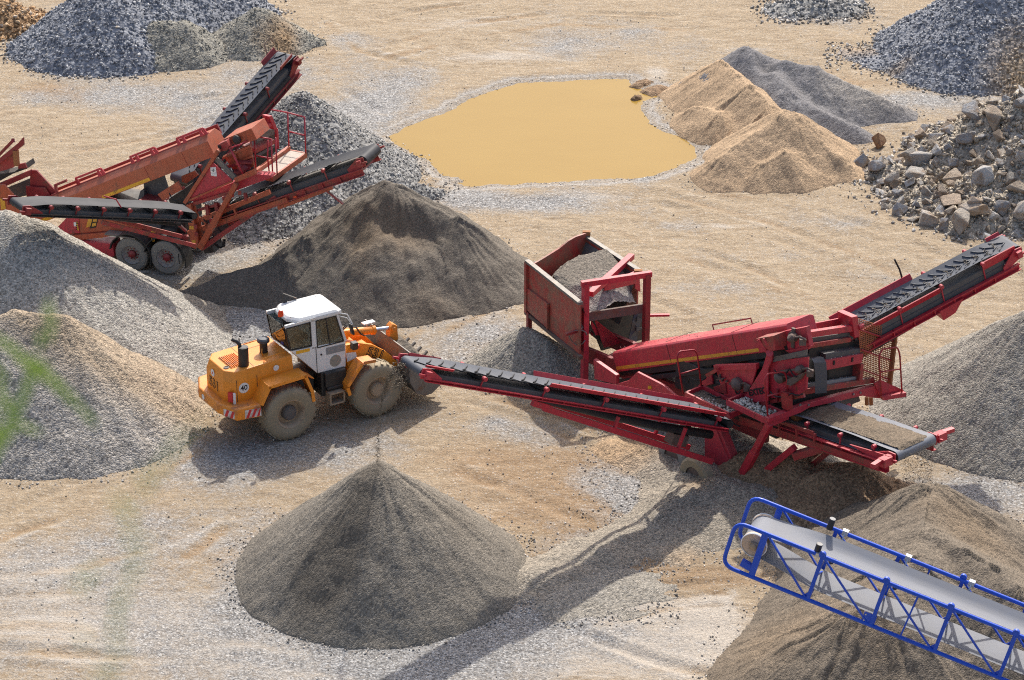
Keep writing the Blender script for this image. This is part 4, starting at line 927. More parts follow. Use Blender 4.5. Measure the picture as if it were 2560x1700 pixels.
# ------------------------------------------------------------------ belts
def conveyor(root, head, tail, bw, mats, rp=.16, ret=0.0, deck=True, cross=True, chev=None, rollers=1.2, trough=.22, troff=.9, beam=(.09, .16), skirts=(), name='belt_conveyor', lower=None, drop=.24, sag=.0, headplates=True, belt='belt', stud=True, beam_off=.04):
    """a complete conveyor between two pulley centres; returns (part, axes)"""
    head = V(head); tail = V(tail); d = (head - tail).normalized(); L = (head - tail).length
    s = d.cross(Z).normalized(); u = s.cross(d).normalized()
    def at(t, a, b): return tail + d * t + s * a + u * b
    fm, rm, bm = mats
    m = MB()
    for sd in (-1, 1): m.chan(at(.1, sd * (bw / 2 + beam_off), -drop), at(L - .05, sd * (bw / 2 + beam_off), -drop), beam[0], beam[1], u, .022, sd)
    n = max(2, int(L / 1.3))
    for i in range(n + 1 if cross else 0): t = .2 + (L - .4) * i / n; m.bar(at(t, -bw / 2, -drop), at(t, bw / 2, -drop), .06, .06, u)
    for i in range(n * 2 if cross else 0):
        t = .2 + (L - .4) * i / (n * 2)
        for sd in (-1, 1): m.bar(at(t, sd * (bw / 2 + beam_off + .03), -drop - beam[1] / 2), at(t, sd * (bw / 2 + beam_off + .03), -drop + beam[1] / 2), .03, .07, s)
    fr = m.build(name, fm, root)
    # belt: one closed band
    us = [-.5, -.33, -.17, 0, .17, .33, .5]; st = []
    k = max(8, int(L / .25))
    for i in range(k + 1):
        t = L * i / k; q = sstep(0, troff, L - t) * sstep(0, troff, t); st.append([at(t, a * bw * (1 - .06 * q), rp + trough * bw * float(q) * max(0, abs(a) - .17) * 1.6 - sag * math.sin(math.pi * i / k)) for a in us])
    for i in range(1, 8): a_ = math.pi * i / 8; st.append([at(L + rp * math.sin(a_), a * bw, rp * math.cos(a_)) for a in us])
    for i in range(k + 1): t = L * (1 - i / k); st.append([at(t, a * bw, -rp - sag * 1.5 * math.sin(math.pi * i / k) - ret * float(sstep(.1, 1.6, L - t))) for a in us])
    for i in range(1, 8): a_ = math.pi * i / 8; st.append([at(-rp * math.sin(a_), a * bw, -rp * math.cos(a_)) for a in us])
    nu = len(us); org = V(root['org']); vs = [tuple(p - org) for r in st for p in r]; fs = []; uv = []
    for j in range(len(st)):
        for a in us: uv.append((a + .5, j * .25 / max(1, k * .05), 0))
    for j in range(len(st)):
        j2 = (j + 1) % len(st)
        for i in range(nu - 1): fs.append((j * nu + i, j * nu + i + 1, j2 * nu + i + 1, j2 * nu + i))
    nb = len(fs)
    if chev:
        sp, w, mt = chev; m = MB(); t = .3
        while t < L - .1:
            q = float(sstep(0, troff, L - t) * sstep(0, troff, t)); rr = rp - sag * math.sin(math.pi * t / L)
            for sd in (-1, 1):
                p0 = at(t + .20, 0, rr + .012); p1 = at(t + .02, sd * bw * .17, rr + .012); hz = trough * bw * q * (.36 - .17) * 1.6; p2 = at(t - .13, sd * bw * .36, rr + .012 + hz)
                m.bar(p0, p1, w, .03, u); m.bar(p1, p2, w, .03, u)
            t += sp
        b0 = len(vs); vs += [tuple(p - org) for p in m.v]; fs += [tuple(i + b0 for i in f) for f in m.f]; uv += [(0, 0, 0)] * len(m.v)
    me = bpy.data.meshes.new(belt); me.from_pydata(vs, [], fs); me.materials.append(bm); me.materials.append(chev[2] if chev else M['ink'])
    me.polygons.foreach_set('material_index', [0] * nb + [1] * (len(fs) - nb))
    at_ = me.color_attributes.new('uvw', 'FLOAT_COLOR', 'POINT')
    for i, c in enumerate(uv): at_.data[i].color = (c[0] % 1.001, c[1], 0, 1)
    me.shade_smooth(); bo = bpy.data.objects.new(belt, me); COL.objects.link(bo); bo.parent = root; bo['org'] = list(root['org'])
    if True:
        pass
    # idlers
    t = .5; i = 0
    while t < L - .4:
        m = MB(); h2 = rp - .07
        m.tube([at(t, -bw * .17, h2), at(t, bw * .17, h2)], .05, 10)
        for sd in (-1, 1):
            e = at(t, sd * (bw * .5 + .04), h2 + trough * bw * .55); m.tube([at(t, sd * bw * .19, h2), e], .05, 10)
        ro = m.build('idler_roller', M['dark'], root, smooth='edge')
        for sd in (-1, 1):
            m = MB(); e = at(t, sd * (bw * .5 + .03), h2 + trough * bw * .55); f_ = at(t, sd * (bw / 2 + beam_off - .04), -drop + beam[1] / 2); m.bar(f_, e, .03, .03, d)
            if stud: m.cyl(e - s * sd * .02, e + s * sd * .08, .055, 12)
            m.build('roller_bracket', rm, ro)
        t += rollers
    if deck:
        m = MB(); m.box(at(L * .5, 0, -.02), (L - .8, bw * .96, .012), Matrix((d, s, u)).transposed())
        for sd in (-1, 1): m.box(at(L * .5, sd * bw * .46, -drop * .5), (L - .8, .02, drop), Matrix((d, s, u)).transposed())
        m.build('deck_plate', M['dustdark'], root)
    m = MB(); m.cyl(at(L, -bw * .5, 0), at(L, bw * .5, 0), rp - .012, 20); m.build('head_drum', M['dark'], root, smooth='edge')
    m = MB(); m.cyl(at(0, -bw * .5, 0), at(0, bw * .5, 0), rp - .012, 20); m.build('tail_drum', M['dark'], root, smooth='edge')
    if headplates:
        for sd in (-1, 1):
            m = MB(); c = bw / 2 + .05
            m.prism([at(L - .5, sd * c, -drop + .02), at(L + .10, sd * c, -.13), at(L + .12, sd * c, .12), at(L - .1, sd * c, .14), at(L - .5, sd * c, -drop + beam[1])], s * (sd * .03))
            m.box(at(L - .02, sd * (c + .09), 0), (.14, .14, .18), Matrix((d, s, u)).transposed()); m.bar(at(L - .1, sd * (c + .10), -.02), at(L + .22, sd * (c + .10), -.02), .05, .05, u)
            m.build('bearing_plate', rm, root)
    for sd, t0, t1, h0, h1, ln in skirts:
        m = MB(); c = sd * (bw / 2 - .03)
        m.prism([at(t0, c, h0), at(t1, c, h0), at(t1, c + sd * ln, h1), at(t0, c + sd * ln, h1)], s * (sd * .03) - u * .006)
        k = max(2, int((t1 - t0) / .8))
        for i in range(k if ln > .15 else 0): t = t0 + (t1 - t0) * (i + .5) / k; m.bar(at(t, sd * (bw / 2 + .04), -drop * .9), at(t, c + sd * (ln * .5 + .03), h0 * .6 + h1 * .4), .05, .12, d)
        m.build('side_skirt', fm if not isinstance(ln, tuple) else ln[1], root)
    return fr, at, (d, s, u, L)

def plates(root, name, mat, F_, lst, zoom, vec, bevel=0.0):
    m = MB()
    for pts in lst: m.prism(F_(zoom(pts)), vec)
    return m.build(name, mat, root, bevel=bevel)

def hoop(F_, zoom, pts, bars, root, mat, r=.022, name='guard_rail'):
    m = MB(); q = F_(zoom(pts)); out = [q[0]]
    for i in range(1, len(q) - 1):        # rounded bends
        a, b, c = q[i - 1], q[i], q[i + 1]; k = min(.16, (a - b).length * .4, (c - b).length * .4)
        p0 = b + (a - b).normalized() * k; p1 = b + (c - b).normalized() * k
        for t in (0, .25, .5, .75, 1): out.append(p0 * (1 - t) ** 2 + b * 2 * t * (1 - t) + p1 * t * t)
    out.append(q[-1]); m.tube(out, r, 8)
    for b in bars: m.tube(F_(zoom(b)), r * .9, 8)
    return m.build(name, mat, root, smooth=True)

# ------------------------------------------------------------------ crimson screener
def right_screener():
    z0 = .4; o = P(1921, 1220, z0); F = Frame(o, -49.0)
    base = F.w(-2.2, 1.2, z0)
    root = empty('screening_machine', base, 'crimson red screening machine with a square feed hopper and a wide flat belt', 'screening machine')
    z3 = zm(1280, 560, 3.472); z4 = zm(1500, 760, 2.623); z9 = zm(1880, 780, 5.227); z10 = zm(1640, 940, 5.227)
    m_, l_ = F.m, F.l; red = M['red']; rc = M['red_clean']; hp = M['hopper']
    # ---- feed hopper
    RZ = 2.80
    A = P(1319, 655, RZ); Bq = P(1450, 759, RZ); Cq = P(1597, 678, RZ); Dq = P(1466, 593, RZ)
    dn = V((0, 0, -1.52)); hz = z3
    def wall(a, b, inn, drop_, name, t=.06):
        m = MB(); m.prism([a, b, b + drop_, a + drop_], inn * t); return m.build(name, hp, root)
    ax = (Bq - A).normalized(); wx = (Dq - A).normalized()
    hop = wall(A, Bq, wx, dn, 'feed_hopper')
    m = MB(); m.prism([Dq, Cq, Cq + dn * .9, Dq + dn * .9], -wx * .06); m.build('hopper_wall', hp, hop)
    pr = [(0, 0), (.18, .04), (.36, .10), (.52, .16), (.68, .27), (.80, .30), (1, .27)]
    m = MB(); m.prism([A + (Dq - A) * t + Z * (h - .12) for t, h in pr] + [Dq + dn * .9, A + dn * .9], ax * .06); m.build('hopper_wall', hp, hop)
    m = MB(); q = [A, Bq, Cq, Dq]                       # sloping inner floor plates
    for a, b, inn in ((A, Bq, wx), (Dq, Cq, -wx)): m.add([a + inn * .07 - Z * .1, b + inn * .07 - Z * .1, b + inn * .75 - Z * 1.35, a + inn * .75 - Z * 1.35], [(0, 1, 2, 3)])
    m.build('hopper_liner', M['darkliner'], hop)
    m = MB(); m.bar(A + Z * .02, Bq + Z * .02, .14, .07, e=.05); m.bar(Dq + Z * .02, Cq + Z * .02, .14, .07, e=.05); m.build('hopper_rim', M['steel'], hop)
    m = MB(); w2 = -wx * .05                              # overlapping wear panel low on the back half
    m.prism([A + (Bq - A) * -.02 - Z * .75 + w2, A + (Bq - A) * .42 - Z * .72 + w2, A + (Bq - A) * .42 - Z * 1.46 + w2, A + (Bq - A) * -.02 - Z * 1.40 + w2], wx * .05)
    m.bar(A + (Bq - A) * .42 - Z * .70 - wx * .06, A + (Bq - A) * .42 - Z * 1.46 - wx * .06, .05, .05, ax); m.bar(A - Z * .0 - wx * .02, A - Z * 1.5 - wx * .02, .12, .12, ax); m.build('wear_panel', hp, hop)
    m = MB(); m.bar(A + dn - Z * .02, Bq + dn - Z * .02, .1, .10, e=.1); m.bar(A + dn + wx * .3 - Z * .05, Bq + dn + wx * .3 - Z * .05, .1, .1); m.build('bottom_rail', M['grease'], hop)
    for p, k in ((A, 1.0), (Dq, 1.0)):
        m = MB(); m.bar(p + dn * .95 + ax * .1, V((p.x, p.y, 0)) + ax * .1, .12, .12, ax); m.build('hopper_leg', M['maroon'], hop)
    n0 = F.n(1466, 943, -.0)
    E = P(1464, 709, 3.25); Gq = P(1618, 686, 3.25)
    tp = .45
    for p, mt in ((E, red), (Gq, M['maroon'])):
        m = MB(); m.bar(V((p.x, p.y, .1)), p, .15, .17, ax); m.build('frame_post', mt, hop)
    m = MB(); m.bar(E, Gq, .13, .15, e=.12); m.build('frame_crossbeam', red, hop)
    m = MB(); m.bar(E - Z * 1.02 - ax * .1, Gq - Z * 1.02 - ax * .1, .07, .26); m.build('frame_crossbeam', M['grease'], hop)
    m = MB(); m.bar(F.f(1476, 735, F_pos(F, E)), F.f(1579, 640, F_pos(F, E) - 1.2), .17, .14); m.build('grid_strut', red, hop)
    m = MB(); m.prism(F.ff(hz([(800, 530), (1105, 400), (1115, 590), (1070, 560), (1070, 520), (810, 580)]), F_pos(F, E) - .35), -m_ * .05); m.build('front_gate', red, hop)
    for c in ((1095, 415), (628, 105)):
        m = MB(); q = F.f(*hz([c])[0], F_pos(F, E) - .3) if c[0] > 1000 else Dq + Z * .12; m.box(q, (.22, .12, .12)); m.build('lifting_lug', M['wood'], hop)
    # chute mouth under the frame
    pe = F_pos(F, E)
    m = MB(); m.prism(F.ff(hz([(700, 830), (1150, 745), (1150, 1000), (930, 1060), (780, 1100), (700, 900)]), pe - .85), -m_ * .05); m.build('mouth_back_plate', M['dark'], hop)
    m = MB(); m.prism(F.ff(hz([(715, 830), (880, 960), (940, 1035), (800, 1075), (770, 1000)]), pe - .1), l_ * .03); m.prism(F.ff(hz([(690, 840), (770, 960), (740, 965), (690, 970)]), pe - .15), -m_ * .03); m.build('mouth_side_plate', red, hop)
    m = MB()
    fl = hz([(1060, 790), (1045, 850), (1030, 930), (1010, 1010), (990, 1060)]); fr_ = hz([(1140, 745), (1120, 850), (1100, 900), (1090, 980), (1075, 1050)])
    a = [F.f(*p, pe - .30 + .05 * (i % 2)) for i, p in enumerate(fl)]; b = [F.f(*p, pe - .22 - .04 * (i % 2)) for i, p in enumerate(fr_)]
    m.loft([[p, q, q - m_ * .02, p - m_ * .02] for p, q in zip(a, b)])
    for t in ((1090, 800, 1160, 845, 1085, 850), (1080, 890, 1135, 905, 1080, 940)):
        m.prism([F.f(*p, pe - .2) for p in hz([(t[0], t[1]), (t[2], t[3]), (t[4], t[5])])], -m_ * .02)
    m.build('torn_rubber_skirt', M['rubber'], hop)
    m = MB(); m.bar(E - Z * 1.30 - l_ * .05, E - Z * 1.33 - l_ * .60 - m_ * .1, .08, .07); m.build('side_arm', M['maroon'], hop)
    m = MB(); c = E - Z * 1.5 - l_ * .25; m.tube([c + V((math.cos(a), 0, math.sin(a))) * .22 + l_ * .05 * math.sin(2 * a) for a in np.linspace(.3, 6.0, 16)], .018, 6); m.build('coiled_hose', M['steel'], hop, smooth=True)
    m = MB(); m.bar(Gq - Z * 1.2, Gq - Z * 1.2 + V((.62, .03, .0)), .08, .06); m.build('side_arm', red, hop)
    # load in the hopper, its own thing
    rs = np.random.RandomState(4); U, W_ = np.meshgrid(np.arange(.03, .985, .012), np.arange(.04, .97, .014)); hh = np.interp(U, [0, .25, .45, .7, .85, 1.0], [-.85, -.08, .42, .26, -.22, -.52]) - 1.05 * np.abs(W_ - .55) ** 1.6 + .10 * fbm(U * 9, W_ * 7, 1.0, 3, 50)
    hh = np.minimum(hh, np.interp(U, [0, 1.12], [.40, -.2])) + (rs.rand(*U.shape) - .5) * .03
    pts = np.array([A + (Bq - A) * float(a) + (Dq - A) * float(b) + Z * float(h) for a, b, h in zip(U.ravel(), W_.ravel(), hh.ravel())])
    n = U.shape[1]; idx = (np.arange(U.shape[0] - 1)[:, None] * n + np.arange(n - 1)[None]).ravel()
    tt = np.zeros((len(pts), 3)); tt[:] = sstep(.6, .9, U.ravel())[:, None]
    tag(np_mesh('hopper_load', pts, np.stack([idx, idx + 1, idx + n + 1, idx + n], 1), [gravel('hopper_grit', stone_ramp((.20, .18, .155), .4, 2.0), .032, stone_ramp((.34, .325, .31), .4, 1.8), .2, .9)], False, {'tint': tt}), 'heap of brown grey grit inside the feed hopper of the crimson screener', 'gravel load')

    # ---- main conveyor cover
    a0 = F.n(1537, 931, .85); a1 = F.n(1902, 882, .85); d = (a1 - a0).normalized(); a2 = a0 + d * ((a1 - a0).length * 1.20); u = l_.cross(d).normalized()
    if u.z < 0: u = -u
    w = .98
    sec = lambda p, h: [p, p + u * h, p + u * (h + .05) + l_ * .06, p + u * (h + .05) + l_ * (w - .12), p + u * h + l_ * w, p + l_ * w]
    m = MB(); m.loft([sec(a0 - u * .0 + d * .10, .42), sec(a0 + d * .12, .50), sec(a2, .58)]); cov = m.build('conveyor_cover', red, root, bevel=.015)
    m = MB(); L_ = (a2 - a0).length
    m.prism([a0 + d * .12 + u * .06, a1 + d * -.05 + u * .04, a1 - d * .03 + u * .08, a1 - d * .05 + u * .125, a0 + d * .12 + u * .15], -l_ * .006); m.build('yellow_stripe', M['yellow'], cov)
    m = MB()
    for t in (.34, .71): p = a0 + d * L_ * t; m.bar(p + u * .05 - l_ * .004, p + u * .56 - l_ * .004, .01, .008, d); m.bar(p + u * .615, p + u * .615 + l_ * w, .01, .008, d)
    m.build('cover_seam', M['dark'], cov)
    m = MB(); p = a0 + d * L_ * .45 + l_ * (w + .05) + u * .5; m.tube([p, p + u * .2, p + d * 1.5 + u * .22, p + d * 1.5 + u * .02], .02, 6); m.build('cover_rail', M['maroon'], cov)
    m = MB(); p = a0 + d * L_ * .05 + l_ * (w + .45) + u * .25; m.box(p + d * .7, (1.2, .5, .28), Matrix((d, l_, u)).transposed()); m.build('rubber_guard', M['rubber'], root)
    m = MB(); m.bar(a0 + d * .1 - u * .08 + l_ * .1, a2 - u * .08 + l_ * .1, .1, .16); m.bar(a0 + d * .1 - u * .08 + l_ * (w - .1), a2 - u * .08 + l_ * (w - .1), .1, .16)
    m.bar(a0 - d * .9 - u * .25 + l_ * .2, a2 - u * .3 + l_ * .2, .5, .10); m.build('conveyor_frame', M['dark'], root)
    m = MB()
    for i in range(4): p = a0 - d * (.1 + .22 * i) + l_ * .1 - u * .03 * i; m.bar(p, p + l_ * .8, .05, .05, d)
    for k in (.12, .85): m.bar(a0 + d * .2 + l_ * k + u * .1, a0 - d * .9 + l_ * k - u * .05, .08, .08)
    m.build('feed_grating', M['steel'], root)
    # ---- gussets by the hopper
    m = MB(); m.prism(F.nn(z3([(705, 1175), (905, 1315), (905, 1395), (715, 1345)]), .35), l_ * .12); m.build('tail_gusset', red, root, bevel=.01)
    m = MB(); m.prism(F.nn(z3([(905, 1390), (1010, 1360), (1085, 1285), (1310, 1400), (1430, 1500), (1180, 1560)]), .25), l_ * .08); sgp = m.build('fender_plate', red, root, bevel=.01)
    m = MB(); m.box(F.n(*z3([(1195, 1418)])[0], .22), (.09, .05, .07)); m.build('yellow_valve', M['yellow2'], sgp)
    m = MB(); m.prism([F.w(-8.2, .9, .75), F.w(-8.2, .9, 1.15), F.w(-1, .9, 1.5), F.w(-1, .9, .95)], l_ * .12); m.prism([F.w(-8.2, 2.0, .75), F.w(-8.2, 2.0, 1.15), F.w(-1, 2.0, 1.5), F.w(-1, 2.0, .95)], l_ * .12)
    for k in (-7, -5.5, -4, -2.5): m.bar(F.w(k, .9, 1.05), F.w(k, 2.0, 1.05), .12, .18)
    m.build('chassis', M['maroon'], root)
    # engine bay and dark works under the screen
    m = MB(); m.box(F.w(-3.4, 1.5, 1.75), (1.7, 1.3, .9), Matrix.Rotation(R_(-49), 3, 'Z')); m.box(F.w(-1.6, 1.5, 1.7), (2.2, 1.5, .8), Matrix.Rotation(R_(-49), 3, 'Z')); m.box(F.w(-1.0, 1.6, 2.6), (1.6, 1.3, .9), Matrix.Rotation(R_(-49), 3, 'Z')); m.build('engine_housing', M['dark'], root, bevel=.03)
    # ---- screen box: side panels
    def N(name, mat, pts, off, th=.05, parent=root, bevel=.008): return plates(parent, name, mat, lambda q: F.nn(q, off), [pts], z4, l_ * th, bevel)
    scr = N('screen_side_panel', red, [(748, 402), (1022, 395), (1022, 440), (1005, 500), (965, 640), (830, 640), (800, 560), (772, 470)], .62)
    N('panel_lip', red, [(742, 402), (1022, 393), (1024, 432), (748, 436)], .55, .12)
    gus = N('screen_arm', red, [(1092, 330), (1128, 322), (1126, 372), (1100, 430), (1100, 640), (930, 650), (960, 590), (1010, 510), (1062, 425)], .52, .06)
    xd = F.n(*z4([(1085, 577)])[0], .50) - F.n(*z4([(985, 594)])[0], .50)
    letters('lettering', 'EXTEC', .225, F.n(*z4([(1031, 577)])[0], .505), xd, Z, M['ink'], gus, False, .002, .008, .95)
    scr2 = N('screen_side_panel', red, [(1112, 378), (1365, 348), (1362, 420), (1352, 560), (1300, 600), (1112, 620)], .66)
    N('grey_flange', M['steel'], [(1112, 352), (1355, 300), (1352, 338), (1116, 385)], .60)
    # drive motors
    def motor(px, py, r_, off=.56, parent=scr):
        c = F.n(*z4([(px, py)])[0], off); m = MB(); m.lathe(c + l_ * .1, -l_, [(r_, 0), (r_, .16), (r_ * .75, .2), (r_ * .3, .26)], 16); m.tube([c, c + m_ * .25 + Z * .12, c + m_ * .45 + Z * .1], .028, 7); m.box(c + m_ * .34 + Z * .02, (.16, .12, .16)); m.build('vibrator_motor', M['grease'], parent)
    motor(900, 525, .17); motor(1180, 480, .15, .58, scr2); motor(1310, 428, .10, .58, scr2); motor(1262, 222, .11, .60, scr2)
    m = MB(); c = [F.n(*p, .5) for p in z4([(1225, 495), (1330, 452), (1300, 500), (1245, 540)])]; m.prism(c, l_ * .25); m.bar(F.n(*z4([(1190, 440)])[0], .55), F.n(*z4([(1320, 425)])[0], .55), .05, .05); m.build('shaft_bracket', M['grease'], scr2)
    m = MB()
    for px, py in ((790, 465), (805, 500), (790, 480), (860, 520), (835, 505)): q = F.n(*z4([(px, py)])[0], .6); m.cyl(q, q - l_ * .05, .03, 8)
    m.bar(F.n(*z4([(770, 495)])[0], .55), F.n(*z4([(815, 488)])[0], .55), .08, .03); m.build('bolt_row', M['grease'], scr)
    N('lower_bracket', M['maroon'], [(740, 545), (820, 520), (830, 590), (760, 575)], .58)
    N('red_wedge', red, [(640, 540), (728, 440), (740, 525), (665, 545)], .8)
    # hydraulic ram on the arm
    m = MB(); m.prism(F.nn(z4([(1022, 228), (1140, 208), (1150, 300), (1112, 310)]), .30), l_ * .4); m.build('ram_bracket', M['red_rusty'], root)
    m = MB(); m.bar(F.n(*z4([(1040, 232)])[0], .28), F.n(*z4([(1108, 330)])[0], .40), .07, .07); m.bar(F.n(*z4([(1075, 225)])[0], .28), F.n(*z4([(1130, 325)])[0], .40), .06, .06); m.cyl(F.n(*z4([(1112, 322)])[0], .30), F.n(*z4([(1112, 322)])[0], .65), .09, 12); m.build('ram_link', red, root)
    # head box
    hb = N('head_box', red, [(1190, 182), (1350, 150), (1376, 282), (1215, 312)], .72, .14)
    N('head_box_slot', M['ink'], [(1190, 184), (1200, 182), (1232, 308), (1212, 312)], .70, .02, hb)
    m = MB(); q = F.n(*z4([(1268, 212)])[0], .70); m.cyl(q, q - l_ * .06, .13, 16); m.bar(q + Z * .22, q - Z * .3, .10, .06, l_); m.build('bearing', M['grease'], hb)
    N('head_box_lip', red, [(1210, 305), (1376, 278), (1360, 300), (1250, 325)], .68, .1, hb)
    # ---- front face: decks
    def Fp(name, mat, pts, pos, th=.3, parent=root, bevel=.008): return plates(parent, name, mat, lambda q: F.ff(q, pos), [pts], z4, -m_ * th, bevel)
    fb = Fp('front_bin', red, [(1342, 140), (1640, 82), (1660, 130), (1368, 192)], -.45, .05)
    Fp('bin_beam', red, [(1368, 186), (1685, 138), (1690, 176), (1374, 224)], -.02, .14, fb)
    Fp('bin_end_post', red, [(1652, 88), (1690, 78), (1704, 214), (1672, 222)], .02, .5, fb)
    m = MB(); q = F.f(*z4([(1700, 148)])[0], .0); m.cyl(q - l_ * .05, q + l_ * .12, .07, 10); m.build('pivot_pin', red, fb)
    Fp('chute_plate', M['darkliner'], [(1374, 224), (1660, 184), (1665, 232), (1378, 268)], -.14, .05, fb)
    Fp('chute_bar', M['red_rusty'], [(1376, 262), (1645, 220), (1645, 250), (1378, 292)], -.06, .1, fb)
    Fp('chute_plate', M['dark'], [(1378, 290), (1690, 240), (1700, 300), (1480, 350), (1360, 352)], -.22, .06)
    Fp('deck_wall', M['darkliner'], [(1480, 330), (1728, 288), (1728, 328), (1480, 374)], -.02, .9)
    dk = Fp('deck_lip', red, [(1474, 372), (1728, 326), (1716, 388), (1470, 438)], .04, .1)
    m = MB()
    for px, py in ((1535, 385), (1655, 365), (1560, 520), (1655, 500), (1515, 528)): q = F.f(*z4([(px, py)])[0], .05 if py < 450 else -.08); m.box(q, (.06, .02, .11), Matrix.Rotation(R_(-49 + 90), 3, 'Z'))
    m.build('slot_hole', M['ink'], dk)
    Fp('deck_chute', M['dark'], [(1360, 440), (1716, 388), (1706, 480), (1350, 528)], -.20, .08)
    Fp('deck_bar', M['greypanel'], [(1350, 524), (1700, 474), (1706, 500), (1352, 553)], -.06, .06)
    Fp('deck_end_plate', M['red_rusty'], [(1712, 395), (1732, 392), (1722, 500), (1700, 505)], .05, .7)
    Fp('support_rail', M['red_rusty'], [(1238, 578), (1800, 484), (1803, 518), (1240, 612)], .02, .14)
    Fp('dark_gap', M['dark'], [(1230, 612), (1800, 520), (1800, 548), (1240, 650)], -.25, .05)
    mbm = Fp('main_beam', red, [(1240, 700), (1265, 688), (1370, 648), (1720, 560), (1800, 538), (1832, 566), (1846, 620), (1796, 616), (1722, 602), (1372, 680), (1318, 712), (1250, 738), (1106, 776), (1106, 752)], .10, .14)
    m = MB()
    for px, py in ((1310, 660), (1365, 660), (1660, 590), (1705, 580)): q = F.f(*z4([(px, py)])[0], .10); m.cyl(q, q + m_ * .03, .03, 8)
    m.build('beam_bolt', M['bolt'], mbm)
    Fp('plinth', M['red_rusty'], [(1225, 590), (1262, 588), (1266, 690), (1230, 700)], .14, .2)
    # rubber flap hung over the deck
    le = z4([(1366, 356), (1388, 358), (1402, 385), (1412, 470), (1410, 588)]); re = z4([(1436, 342), (1466, 350), (1484, 384), (1490, 470), (1486, 582)]); ps = [.0, .14, .24, .28, .27]
    m = MB(); m.loft([[F.f(*a, p), F.f(*b, p), F.f(*b, p - .02), F.f(*a, p - .02)] for a, b, p in zip(le, re, ps)]); m.build('rubber_flap', M['rubber'], root, smooth='edge')
    # fines hopper hanging below
    m = MB(); q0 = F.ff(z4([(1345, 700), (1700, 600), (1715, 640), (1660, 660), (1640, 740), (1480, 768), (1400, 762), (1360, 725)]), -.20); m.prism(q0, -m_ * 1.0); m.build('fines_chute', M['darkliner'], root, bevel=.04)
    m = MB(); m.prism(F.ff(z4([(1280, 740), (1345, 700), (1390, 790), (1300, 800)]), -.1), -m_ * .2); m.build('chute_side', M['wood'], root)
    for px in (1748, 1776):
        m = MB(); q = F.f(*z4([(px, 612)])[0], -.15); e = F.f(*z4([(px + 2, 660)])[0], -.15); m.tube([q, e], .05, 8); m.build('hanging_pipe', M['wood'], root)
    # ---- walkways
    def deck(x0, x1, y0, y1, z, nm='walkway'):
        m = MB(); q = [F.w(x0, y0, z), F.w(x1, y0, z), F.w(x1, y1, z), F.w(x0, y1, z)]
        for a, b in zip(q, q[1:] + q[:1]): m.bar(a, b, .05, .15, e=.02)
        wk = m.build(nm, M['red'], root)
        m = MB(); k = int((y1 - y0) / .055)
        for i in range(1, k): y = y0 + (y1 - y0) * i / k; m.bar(F.w(x0, y, z - .03), F.w(x1, y, z - .03), .012, .03)
        for i in range(1, int((x1 - x0) / .12)): x = x0 + i * .12; m.bar(F.w(x, y0, z - .03), F.w(x, y1, z - .03), .012, .02)
        m.build('floor_grating', M['steel'], wk)
        return wk
    deck(-2.98, -1.42, .0, .58, 1.86); deck(-1.52, -.0, .0, .58, 2.2)
    STN = []
    rs2 = np.random.RandomState(6)
    for i in range(210): x = -.06 - 1.38 * rs2.rand(); STN.append((F.w(x, .06 + .46 * rs2.rand(), 2.2 + .05 * rs2.rand()), rs2.uniform(.05, .14)))
    for i in range(90): x = -2.6 + 1.1 * rs2.rand() ** .6; STN.append((F.w(x, .05 + .22 * rs2.rand() ** 1.4, 1.86 + .04 * rs2.rand()), rs2.uniform(.04, .12)))
    sv, st = scatter(np.array([p[:] for p, s in STN]), [s for p, s in STN], 8)
    tag(np_mesh('spilled_stones', sv, st, [gravel('cream_stones', [(0, (.34, .30, .25)), (.4, (.58, .53, .45)), (1, (.78, .74, .67))], .08, None, .1, .5, island=True)], False, {'tint': np.tile([0., 1., 0.], (len(sv), 1))}), 'layer of cream and grey stones spilled on the two walkways of the crimson screener', 'spilled stones', kind='stuff')
    gr = M['red2']
    hoop(lambda q: F.ff(q, -2.95), z4, [(545, 588), (504, 345), (520, 312), (618, 300), (638, 330), (664, 535)], [[(527, 458), (646, 425)]], root, gr)
    hoop(lambda q: F.ff(q, -.03), z4, [(1104, 772), (1079, 500), (1098, 458), (1206, 444), (1224, 480), (1240, 695)], [[(1093, 605), (1230, 572)]], root, gr)
    hoop(lambda q: F.ff(q, .20), z4, [(1846, 618), (1829, 340), (1850, 296), (1950, 282), (1966, 330), (1980, 580)], [[(1836, 446), (1970, 426)]], root, gr)
    m = MB(); q = F.ff(z4([(1800, 520), (1846, 500), (1992, 565), (1990, 598), (1846, 622)]), .14); m.prism(q, -m_ * .05); m.prism(F.ff(z4([(1838, 600), (1990, 572), (1990, 600), (1842, 624)]), .18), m_ * .1); m.build('rear_walkway', M['red'], root)
    # wire cage
    c0 = [F.f(*p, -.02) for p in z4([(1690, 95), (1948, 178), (1902, 552), (1722, 480)])]
    m = MB()
    for i in range(21): t = i / 20; m.tube([c0[0].lerp(c0[1], t), c0[3].lerp(c0[2], t)], .012, 4)
    for i in range(30): t = i / 29; m.tube([c0[0].lerp(c0[3], t), c0[1].lerp(c0[2], t)], .012, 4)
    m.build('wire_mesh_screen', M['mesh'], root)
    m = MB()
    for t in (.18, .52, .86): m.tube([c0[0].lerp(c0[3], t) + m_ * .04, c0[1].lerp(c0[2], t) + m_ * .04], .024, 6)
    m.build('mesh_rail', gr, root)
    m = MB(); m.bar(F.f(*z4([(1938, 178)])[0], .04), F.f(*z4([(1895, 556)])[0], .04), .13, .06, l_); m.build('timber_post', M['wood'], root)
    # ---- hoses, pipes and grit about the works
    rsh = np.random.RandomState(41)
